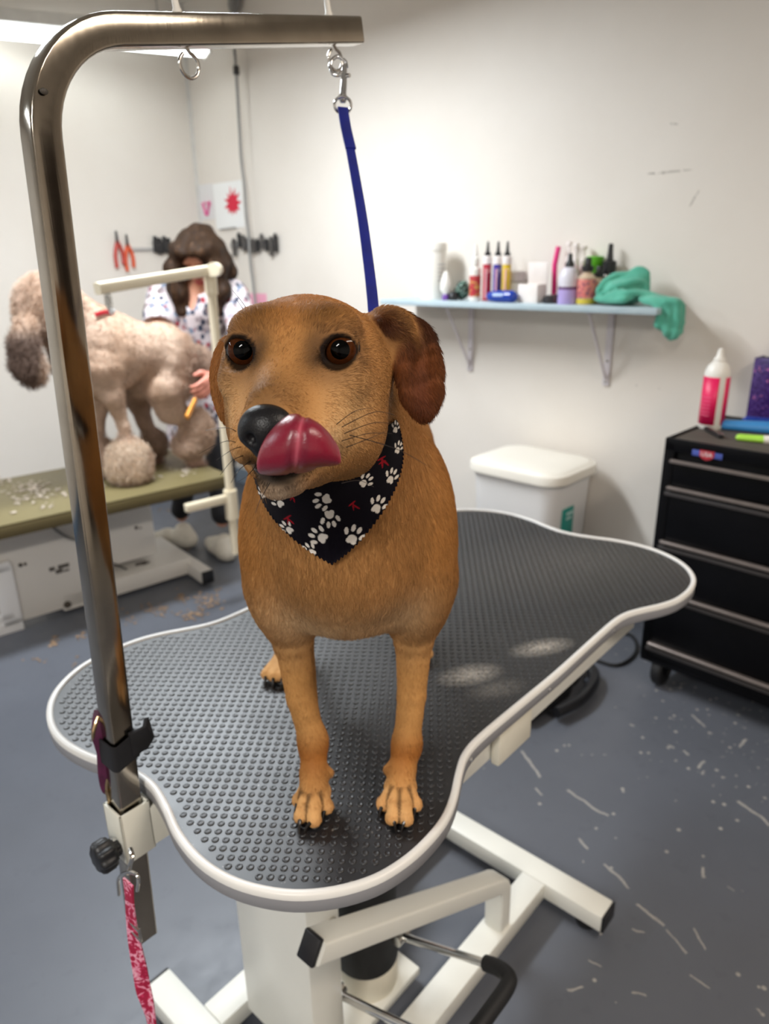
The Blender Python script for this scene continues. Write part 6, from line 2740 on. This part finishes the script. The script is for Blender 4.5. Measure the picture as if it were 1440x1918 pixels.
# open white box
r_, b_, hz = on_shelf('open_box', 'small white box with raised lid in the middle of shelf', 'box', 996, .15)
bm = nb()
hb = hz(532)
for (du, dw, su, sw) in ((0, -.032, .09, .004), (0, .032, .09, .004), (-.043, 0, .004, .064), (.043, 0, .004, .064)):
    add_box(bm, b_ + UD * du + WD * dw + np.array([0, 0, hb / 2]), (su, sw, hb), RU, .001)
add_box(bm, b_ + np.array([0, 0, .002]), (.088, .064, .004), RU)
obj('tray', bm, mat('white_card', 'e9e0da', .5), r_)
bm = nb()
add_box(bm, b_ - WD * .036 + np.array([0, 0, hb + .040]), (.09, .004, .085), RU, .001)
obj('lid', bm, mat('white_card', 'e9e0da', .5), r_)
# black puck
r_, b_, hz = on_shelf('black_puck', 'small black round scrubber on shelf beside the white box', 'scrubber', 1030, .17)
lathe_part('body', b_, [(.026, 0), (.030, .006), (.028, .022), (.018, .030), (0, .032)], m_black, r_)
lathe_part('knob', b_ + UD * .024, [(.014, 0), (.016, .012), (.012, .034), (0, .036)], mat('dark_maroon', '3a1a1e', .4), r_)
# lilac bottle with white dome and black pump
r_, b_, hz = on_shelf('dome_bottle', 'lilac bottle with white dome shoulder and black pump on shelf', 'bottle', 1063, .18)
h_ = hz(474)
lathe_part('body', b_, [(.036, 0), (.038, .004), (.038, h_ * .30)], mat('lilac_plastic', 'b3a0d6', .4), r_)
lathe_part('band', b_, [(.0385, h_ * .295), (.0385, h_ * .345), (.036, h_ * .35)], mat('plum_band', '5a2d62', .4), r_)
lathe_part('shoulder', b_, [(.0375, h_ * .34), (.0385, h_ * .42), (.037, h_ * .56), (.028, h_ * .68), (.014, h_ * .74)], mat('lavender_white', 'd9d5de', .35), r_)
lathe_part('pump', b_, [(.017, h_ * .73), (.017, h_ * .80), (.010, h_ * .86), (.007, h_ * .99), (0, h_)], m_capb, r_)


# patterned square bottles
def label_mat(name, a, b_, c_):
    t = NT(name)
    co = t.coord()
    v = t.n('ShaderNodeTexVoronoi')
    t.set(v.inputs['Vector'], co)
    v.inputs['Scale'].default_value = 60
    t.p(col=t.ramp(v.outputs['Distance'], [(.2, lin(c_)), (.4, lin(a)), (.7, lin(b_))]), rough=.4)
    return t.m


for x, w, y0, lb_, R_ in ((1097, .17, 482, 'coral patterned bottle with yellow base and black cap on shelf', .034), (1118, .10, 498, 'coral patterned bottle half hidden behind the teal towel on shelf', .030)):
    r_, b_, hz = on_shelf('spray_bottle', lb_, 'bottle', x, w)
    h_ = hz(y0)
    lathe_part('body', b_, [(R_ * .95, 0), (R_, .004), (R_, h_ * .58), (R_ * .5, h_ * .66), (R_ * .45, h_ * .72)], mat('clear_amber', 'cbb49a', .15), r_)
    lathe_part('base_band', b_, [(R_ * 1.01, .003), (R_ * 1.015, .005), (R_ * 1.015, h_ * .12), (R_ * 1.01, h_ * .125)], mat('yellow_band', 'c9b53a', .4), r_)
    lathe_part('label', b_, [(R_ * 1.01, h_ * .14), (R_ * 1.015, h_ * .145), (R_ * 1.015, h_ * .54), (R_ * 1.01, h_ * .545)], label_mat('coral_label', 'cf6a68', 'd98a7c', '6a5468'), r_)
    lathe_part('cap', b_, [(R_ * .62, h_ * .70), (R_ * .65, h_ * .82), (R_ * .36, h_ * .83), (R_ * .36, h_ * .98), (R_ * .3, h_)], m_capb, r_)
# lime trigger bottle
r_, b_, hz = on_shelf('lime_bottle', 'bottle with lime green flared cap behind coral bottles on shelf', 'bottle', 1109, .036)
h_ = hz(480)
lathe_part('body', b_, [(.028, 0), (.030, .004), (.030, h_ * .5), (.014, h_ * .62), (.012, h_ * .66)], mat('clear_amber', 'cbb49a', .15), r_)
lathe_part('cap', b_, [(.013, h_ * .62), (.016, h_ * .70), (.032, h_ * .84), (.034, h_ * .98), (.030, h_)], mat('lime_plastic', '5fb52a', .4), r_)
# black nozzle bottle
r_, b_, hz = on_shelf('black_nozzle_bottle', 'clear bottle with tall black nozzle behind the teal towel', 'bottle', 1136, .045)
h_ = hz(456)
lathe_part('body', b_, [(.030, 0), (.032, .004), (.032, h_ * .42), (.022, h_ * .50)], mat('clear_grey', 'b6b0a8', .15), r_)
lathe_part('cap', b_, [(.026, h_ * .49), (.027, h_ * .70), (.013, h_ * .73), (.010, h_ * .86), (.009, h_ * .985), (.004, h_)], m_capb, r_)
# pink handle and white pump bottles at the back
r_, b_, hz = on_shelf('pink_brush', 'bright pink handled brush leaning behind the lilac bottle', 'brush', 1036, .06)
bm = nb()
add_sweep(bm, [onwall_r(1037, 552, .06), onwall_r(1039, 496, .05), onwall_r(1046, 462, .04)], rrect(.014, .022, .004), WD)
obj('handle', bm, mat('hot_pink', 'e0177a', .4), r_)
for x, y0, w_, lb_ in ((1060, 452, .03, 'white pump bottle at the back of shelf behind lilac bottle'), (1073, 456, .075, 'pale pump bottle second from left at the back of shelf'), (1088, 460, .035, 'pinkish pump bottle at the back of shelf above coral bottle')):
    r_, b_, hz = on_shelf('pump_bottle', lb_, 'bottle', x, w_)
    h_ = hz(y0)
    lathe_part('body', b_, [(.016, 0), (.018, .004), (.018, h_ * .55), (.010, h_ * .66)], mat('pale_rose', 'd8bfc2', .3), r_)
    lathe_part('pump', b_, [(.011, h_ * .65), (.011, h_ * .75), (.005, h_ * .76), (.005, h_ * .93), (.012, h_ * .94), (.012, h_ * .99), (.006, h_)], m_capw, r_)

# teal towel: a crumpled heap and a tail over the shelf end
tw = thing('teal_towel', 'crumpled teal towel hanging over the right end of the shelf', 'towel', RW(uR - .15, .12, ZS))
F = Field(RW(uR - .1, .12, ZS) - np.array([.42, .42, .36]), RW(uR, .12, ZS) + np.array([.35, .35, .22]), .0065)


def TWP(x, y, w):
    return onwall_r(x, y, w)


rngt = np.random.RandomState(12)
# folded ridges of cloth
F.ell(TWP(1168, 546, .13), (.078, .070, .048), np.array(RU), k=.03)
F.ell(TWP(1190, 532, .10), (.052, .045, .058), np.array(RU), k=.03)
ridges = [[(1120, 552, .18), (1130, 528, .17), (1152, 516, .15), (1185, 512, .12), (1205, 506, .10)], [(1118, 558, .20), (1145, 540, .20), (1175, 532, .18), (1205, 530, .14), (1212, 545, .13)],
          [(1130, 560, .22), (1160, 552, .22), (1195, 548, .20), (1225, 556, .17), (1250, 562, .14)], [(1180, 512, .12), (1196, 504, .11), (1209, 512, .10), (1211, 535, .11), (1208, 556, .12)],
          [(1140, 556, .22), (1165, 545, .21), (1180, 558, .21)], [(1200, 560, .21), (1230, 563, .2), (1262, 566, .17)], [(1120, 560, .22), (1140, 562, .225), (1170, 562, .23)]]
for rg in ridges:
    p = spline([TWP(*q) for q in rg], 4)
    F.chain(p, [.0115] * len(p), k=.004)
# tail
for dx, w0, yb in ((1234, .205, 606), (1242, .190, 612), (1250, .200, 626), (1258, .180, 631), (1266, .188, 630), (1273, .165, 622)):
    p = spline([TWP(dx - 24, 563, w0), TWP(dx - 8, 565, w0 + .004), TWP(dx + 1, 573, w0), TWP(dx + 2, 592, w0 - .003), TWP(dx, 606, w0), TWP(dx - 2, yb, w0)], 4)
    F.chain(p, [.0135] * len(p), k=.007)
F.noise(.0022, 75, 5)
V_, F_ = F.mesh(1)
t = NT('teal_terry')
co = t.coord()
t.p(col=t.ramp(t.noise(co, 14, 4), [(.3, lin('4fa48c')), (.7, lin('66b79f'))]), rough=.9, spec=.1, sheen=.3)
t.bump(t.noise(co, 260, 3), .4, .003)
obj_np('cloth', V_, F_, t.m, tw, smooth=True)

# ------------------------------------------------------------------ lidded bin
ZB = .655
bc = onz(1024, 849, ZB)
bu, bw = float((bc - CORNER) @ UD), float((bc - CORNER) @ WD)
bw = max(bw, .23)
binn = thing('lidded_bin', 'white lidded plastic bin against the wall under the shelf', 'bin', RW(bu, bw, 0))
m_bin = mat('bin_white', 'e4e1de', .4, scale=4, vary=.02)


def rr_out(a, b_, r_, n=6):
    return rrect(a, b_, r_, n)


def rr_loft(name, secs, material, parent, cu, cw):
    bm = nb()
    rings = []
    for (a, b_, r_, z_, du, dw) in secs:
        rings.append([bm.verts.new(RW(cu + du + x, cw + dw + y, z_)) for x, y in rr_out(a, b_, r_)])
    n_ = len(rings[0])
    for A_, B_ in zip(rings, rings[1:]):
        for k in range(n_):
            bm.faces.new((A_[k], A_[(k + 1) % n_], B_[(k + 1) % n_], B_[k]))
    bm.faces.new(rings[0][::-1])
    bm.faces.new(rings[-1])
    return obj(name, bm, material, parent, smooth=35)


bL, bW = .46, .375
rr_loft('bucket', [(bL * .78, bW * .74, .06, 0, 0, 0), (bL * .80, bW * .76, .06, .01, 0, 0), (bL * .90, bW * .88, .07, ZB - .075, 0, 0), (bL * .90, bW * .88, .07, ZB - .05, 0, 0)], m_bin, binn, bu, bw)
rr_loft('lid', [(bL * .97, bW * .97, .085, ZB - .052, 0, 0), (bL, bW, .09, ZB - .046, 0, 0), (bL, bW, .09, ZB - .016, 0, 0), (bL * .985, bW * .985, .088, ZB - .010, 0, 0), (bL * .95, bW * .94, .085, ZB - .008, 0, 0), (bL * .93, bW * .92, .082, ZB - .003, 0, 0), (bL * .86, bW * .84, .078, ZB + .004, 0, 0), (bL * .5, bW * .5, .06, ZB + .010, 0, 0)],
        mat('bin_lid_ivory', 'ece6da', .4, scale=4, vary=.02), binn, bu, bw)
# its teal label faces the room on the right side
ls = RW(bu + bL * .445, bw + .045, ZB - .27)
bm = nb()
rl_ = basis(WD, (0, 0, 1))
add_box(bm, ls, (.085, .006, .22), rl_, .001)
lb2 = obj('label', bm, mat('teal_label', '159083', .5), binn)
bm = nb()
for k, (dx, dz, sx_, sz_) in enumerate(((-.01, .085, .05, .012), (-.005, .065, .04, .010))):
    add_box(bm, ls + WD * dx + UD * .0035 + np.array([0, 0, dz]), (sx_, .002, sz_), rl_)
obj('label_print', bm, mat('label_pale', 'bfe0da', .5), lb2)

# ------------------------------------------------------------------ black tool cabinet on castors
FR, DP = Yd(135.7), Yd(45.7)
ZC = .905
CO = onz(1246, 819, ZC)


def CW(x, y, z):
    return CO * np.array([1, 1, 0]) + FR * x + DP * y + np.array([0, 0, z])


RC = basis(FR)
CWd, CDp = .67, .46
cab = thing('tool_cabinet', 'black steel rolling tool cabinet with long grey drawer pulls', 'cabinet', CW(CWd / 2, CDp / 2, 0))
t = NT('black_enamel')
co = t.coord()
t.p(col=t.ramp(t.noise(co, 8, 3), [(.3, lin('08080a')), (.7, lin('0c0c0f'))]), rough=.34, spec=.12)
m_cab = t.m


def cbox(name, m_, x0, x1, y0, y1, z0, z1, parent=None, bevel=.004):
    bm = nb()
    add_box(bm, CW((x0 + x1) / 2, (y0 + y1) / 2, (z0 + z1) / 2), (abs(x1 - x0), abs(y1 - y0), z1 - z0), RC, bevel)
    return obj(name, bm, m_, parent or cab)


zt = ZC - .012
cbox('body', m_cab, 0, CWd, .012, CDp, .128, zt)
cbox('side_post', m_cab, 0, .035, 0, .014, .115, zt)
cbox('side_post', m_cab, CWd - .035, CWd, 0, .014, .115, zt)
m_liner = mat('top_liner', '4b443d', .7, vary=.15, scale=20)
cbox('top_mat', m_liner, .012, CWd - .012, .012, CDp - .012, zt, ZC - .006, bevel=.001)
for nm, b in (('top_rim', (0, CWd, 0, .014, zt - .03, ZC)), ('top_rim', (0, CWd, CDp - .014, CDp, zt - .03, ZC)), ('top_rim', (0, .012, 0, CDp, zt - .03, ZC)), ('top_rim', (CWd - .012, CWd, 0, CDp, zt - .03, ZC))):
    cbox(nm, m_cab, *b)


def cz(x, y):
    return float(onplane(x, y, CW(0, 0, 0), DP)[2])


lips = [cz(1275, 862), cz(1278, 914), cz(1256, 1014), cz(1250, 1108), cz(1232, 1205)]
m_pull = mat('grey_pull', '8a7f79', .32, .6, scale=30)
edges = [zt - .045] + lips
for k, zl in enumerate(lips):
    zb = (lips[k + 1] + .004) if k + 1 < len(lips) else .135
    d_ = cbox('drawer', m_cab, .037, CWd - .037, -.004, .012, zb, zl - .004, bevel=.003)
    bm = nb()
    prof = [(-.010, -.005), (.000, -.007), (.009, -.005), (.010, .002), (.007, .005), (.002, .003), (-.010, .003)]
    add_sweep(bm, [CW(.03, -.010, zl - .004), CW(CWd - .03, -.010, zl - .004)], [(a, b) for a, b in prof], (0, 0, 1))
    obj('pull', bm, m_pull, d_)
    if k in (1, 2, 3, 4):
        cbox('lower_trim', mat('dark_pull', '4a4645', .35, .4), .02, CWd - .02, -.010, .004, zl - .034, zl - .020, d_)
cbox('kick_plate', m_cab, 0, CWd, .004, CDp, .10, .135)
for x, y in ((.06, .06), (CWd - .06, .06), (.06, CDp - .06), (CWd - .06, CDp - .06)):
    p = CW(x, y, 0)
    bm = nb()
    add_lathe(bm, [(.012, -.018), (.054, -.018), (.060, -.011), (.060, .011), (.054, .018), (.012, .018)], 28, ML(p + np.array([0, 0, .060]), basis((0, 0, 1), FR)))
    cs = obj('caster', bm, m_rub, cab)
    bm = nb()
    for q in (-.024, .024):
        add_box(bm, p + FR * q + np.array([0, .0, .085]), (.004, .06, .07), RC, .001)
    add_box(bm, p + np.array([0, 0, .124]), (.055, .07, .008), RC, .001)
    obj('fork', bm, m_cab, cs)
    bm = nb()
    add_tube(bm, [p - FR * .026 + np.array([0, 0, .060]), p + FR * .026 + np.array([0, 0, .060])], .014, 12)
    obj('hub', bm, mat('hub_grey', '5a5552', .4), cs)
# badge: blue banner and red shield reading USA
xb0 = float((onplane(1297, 849, CW(0, 0, 0), DP) - CW(0, 0, 0)) @ FR)
xb1 = float((onplane(1354, 855, CW(0, 0, 0), DP) - CW(0, 0, 0)) @ FR)
zbg = cz(1325, 851)
xm = (xb0 + xb1) / 2
bg = cbox('badge', mat('badge_blue', '4a5aa8', .4), xb0, xb1, -.006, -.003, zbg - .009, zbg + .009, bevel=.001)
sh = [(-.022, .012), (.022, .012), (.022, -.006), (.012, -.014), (0, -.018), (-.012, -.014), (-.022, -.006)]
bm = nb()
add_prism(bm, sh, 0, .002, ML(CW(xm, -.006, zbg), basis(FR, -DP)))
obj('badge_shield', bm, mat('badge_red', 'b5323f', .4), bg)
fc = bpy.data.curves.new('badge_text', 'FONT')
fc.body = 'USA'
fc.align_x = 'CENTER'
fc.align_y = 'CENTER'
fc.size = .019
fc.extrude = .0004
fo = bpy.data.objects.new('badge_text', fc)
fc.materials.append(mat('badge_white', 'e8e4e4', .4))
COL.objects.link(fo)
bpy.context.view_layer.update()
_me = bpy.data.meshes.new_from_object(fo.evaluated_get(bpy.context.evaluated_depsgraph_get()))
bpy.data.objects.remove(fo)
bpy.data.curves.remove(fc)
fo = bpy.data.objects.new('badge_text', _me)
COL.objects.link(fo)
fo.parent = bg
fo.matrix_parent_inverse = _mw(bg).inverted()
fo.matrix_basis = ML(CW(xm, -.0086, zbg), basis(FR, -DP))

# on the cabinet: crimson label bottle
ZCt = ZC - .006
p = onz(1330, 801, ZCt)
bt = thing('crimson_bottle', 'white squeeze bottle with crimson label on the tool cabinet', 'bottle', p)
hB = .262
d_ = float((p - CAMC) @ CAMM[2])
R_ = 22.5 / 1330 * d_
lathe_part('body', p, [(R_ * .92, 0), (R_, .006), (R_, hB * .68), (R_ * .97, hB * .72), (R_ * .80, hB * .79), (R_ * .5, hB * .835), (R_ * .42, hB * .84)], m_wp, bt, 28)
lathe_part('nozzle', p, [(R_ * .46, hB * .835), (R_ * .46, hB * .875), (R_ * .30, hB * .90), (R_ * .22, hB * .97), (R_ * .16, hB)], m_wp, bt, 20)
for a0, a1 in ((138, 258), (287, 372)):
    bm = nb()
    an = np.radians(np.linspace(a0, a1, 16))
    r2 = R_ * 1.012
    lo2 = [bm.verts.new(p + np.array([math.cos(q) * r2, math.sin(q) * r2, hB * .06])) for q in an]
    hi2 = [bm.verts.new(p + np.array([math.cos(q) * r2, math.sin(q) * r2, hB * .66])) for q in an]
    for k in range(15):
        bm.faces.new((lo2[k], lo2[k + 1], hi2[k + 1], hi2[k]))
    lbb = obj('label', bm, mat('crimson_label', 'e3175a', .4), bt, smooth=True)
    md = lbb.modifiers.new('thickness', 'SOLIDIFY')
    md.thickness = .0008
bm = nb()
for k in range(6):
    an = np.radians(np.linspace(188, 232, 5))
    add_tube(bm, [p + np.array([math.cos(q) * R_ * 1.02, math.sin(q) * R_ * 1.02, hB * (.18 + .045 * k)]) for q in an], .0012, 4)
obj('label_text', bm, mat('label_rose', 'e8769a', .5), bt)
# purple glitter box
pb_ = onz(1396, 786, ZCt) + np.array([0, 0, .001])
t = NT('purple_glitter')
co = t.coord()
v = t.n('ShaderNodeTexVoronoi')
t.set(v.inputs['Vector'], co)
v.inputs['Scale'].default_value = 160
sx = t.n('ShaderNodeSeparateColor')
t.set(sx.inputs[0], v.outputs['Color'])
big = t.noise(co, 22, 4, .7)
c = t.mix(t.math('MULTIPLY', sx.outputs[0], .55), lin('2b1452'), lin('6a4a9c'))
c = t.mix(t.math('GREATER_THAN', t.math('ADD', t.math('MULTIPLY', sx.outputs[1], .25), big), .80), c, lin('b86aa0'))
t.p(col=c, rough=.25)
gb = thing('glitter_holder', 'purple glitter tool holder on the cabinet at the right edge', 'holder', pb_)
bm = nb()
hb_ = .215
for (dx, dy, sx_, sy_) in ((.075, 0, .15, .004), (.075, .09, .15, .004), (0.002, .045, .004, .09), (.148, .045, .004, .09)):
    add_box(bm, pb_ + FR * dx + DP * dy + np.array([0, 0, hb_ / 2]), (sx_, sy_, hb_), RC, .001)
add_box(bm, pb_ + FR * .075 + DP * .045 + np.array([0, 0, .004]), (.148, .09, .006), RC)
obj('box', bm, t.m, gb)
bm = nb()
add_box(bm, pb_ + FR * .075 + DP * .045 + np.array([0, 0, hb_ - .006]), (.142, .082, .003), RC)  # dark sheet standing in for the shade inside the holder
obj('inner_shade', bm, mat('holder_shade', '1a1030', .8), gb)
ph = thing('pink_tool', 'pink handle sticking out of the purple glitter holder', 'brush', pb_ + FR * .075 + DP * .045)
bm = nb()
add_tube(bm, [pb_ + FR * .062 + DP * .03 + np.array([0, 0, hb_ - .05]), pb_ + FR * .075 + DP * .03 + np.array([0, 0, hb_ + .085])], [.008, .011], 10)
obj('handle', bm, mat('rose_plastic', 'd0689c', .4), ph)
bm = nb()
# blue brush, blue box, lime clipper, black clip lying on the top


def lying(name, label, cat, x0, y0, x1, y1, r0, r1, mm, flat=.6, lift=0.0):
    a, b_ = onz(x0, y0, ZCt), onz(x1, y1, ZCt)
    r_ = thing(name, label, cat, (a + b_) / 2)
    hgt = max(r0, r1) * flat
    F = Field(np.minimum(a, b_) - .06, np.maximum(a, b_) + .07, .004)
    up_ = np.array([0, 0, hgt + lift])
    F.cone(a + up_, b_ + up_, r0, r1, k=0)
    # flatten
    F.d = np.maximum(F.d, (ZCt + .0005 + lift - (F.lo[2] + F.h * np.arange(F.n[2]))).astype(np.float32)[None, None, :])
    V_, F_ = F.mesh(2)
    obj_np('body', V_, F_, mm, r_, smooth=True)
    return r_, a, b_


r_, a, b_ = lying('blue_brush', 'sky blue handled brush lying on the cabinet front', 'brush', 1356, 804, 1450, 812, .019, .024, mat('sky_blue', '3a86c4', .35))
r_, a, b_ = lying('navy_case', 'deep blue case lying behind the sky blue brush', 'case', 1398, 795, 1452, 800, .016, .016, mat('royal_blue', '1c3fa6', .3), .8)
r_, a, b_ = lying('lime_clipper', 'lime green slim trimmer lying on the cabinet front edge', 'trimmer', 1384, 825, 1428, 829, .0125, .014, mat('lime_bright', 'a9e04a', .35))
bm = nb()
add_tube(bm, [b_ + np.array([0, 0, .009]), onz(1460, 831, ZCt) + np.array([0, 0, .010])], .0135, 12)
obj('white_end', bm, m_wp, r_)
a, b_ = onz(1322, 806, ZCt), onz(1350, 822, ZCt)
r_ = thing('black_clip', 'black sectioning clip at the foot of the crimson bottle', 'clip', (a + b_) / 2)
bm = nb()
add_sweep(bm, [a + np.array([0, 0, .008]), b_ + np.array([0, 0, .006])], rrect(.016, .010, .003), (0, 0, 1))
obj('lower_jaw', bm, m_black, r_)
bm = nb()
add_sweep(bm, [a + np.array([0, 0, .012]) + FR * .006, b_ + np.array([0, 0, .013]) + FR * .008], rrect(.006, .003, .001), (0, 0, 1))
obj('steel_jaw', bm, m_steel, r_)

# ------------------------------------------------------------------ foot switch and its cable on the floor
q0, q1 = onz(985, 1352, .0), onz(1092, 1282, .0)
fs = thing('foot_pedal', 'black foot pedal with guard loop on the floor beneath the table edge', 'pedal', (q0 + q1) / 2)
dr = (q1 - q0) / np.linalg.norm(q1 - q0)
sd = np.array([-dr[1], dr[0], 0])
F = Field(np.minimum(q0, q1) - .18, np.maximum(q0, q1) + .18, .008)
F.cone(q0 + np.array([0, 0, .03]), q0 + dr * .20 + np.array([0, 0, .035]) + sd * .03, .032, .055, k=.02)
F.cone(q0 + dr * .12 + sd * .05 + np.array([0, 0, .03]), q0 + dr * .30 + sd * .05 + np.array([0, 0, .03]), .055, .045, k=.03)
F.d = np.maximum(F.d, (.001 - (F.lo[2] + F.h * np.arange(F.n[2]))).astype(np.float32)[None, None, :])
V_, F_ = F.mesh(2)
obj_np('base', V_, F_, m_rub, fs, smooth=True)
bm = nb()
gp = [(1042, 1335), (1085, 1312), (1108, 1285), (1113, 1265), (1103, 1250), (1082, 1247), (1055, 1258), (1025, 1280), (1000, 1305)]
add_tube(bm, spline([onz(x, y, .035) + np.array([0, 0, 0]) for x, y in gp], 5), .020, 12)
obj('guard_loop', bm, mat('guard_black', '1c1c1f', .35), fs)
cb = thing('power_cable', 'black cable looping over the floor to the tool cabinet', 'cable', onz(1150, 1245, .006))
bm = nb()
add_tube(bm, spline([onz(x, y, .007) for x, y in ((1090, 1228), (1115, 1236), (1150, 1246), (1175, 1238), (1190, 1222), (1192, 1205), (1182, 1190), (1165, 1185))], 6), .0065, 8)
obj('cord', bm, m_rub, cb)
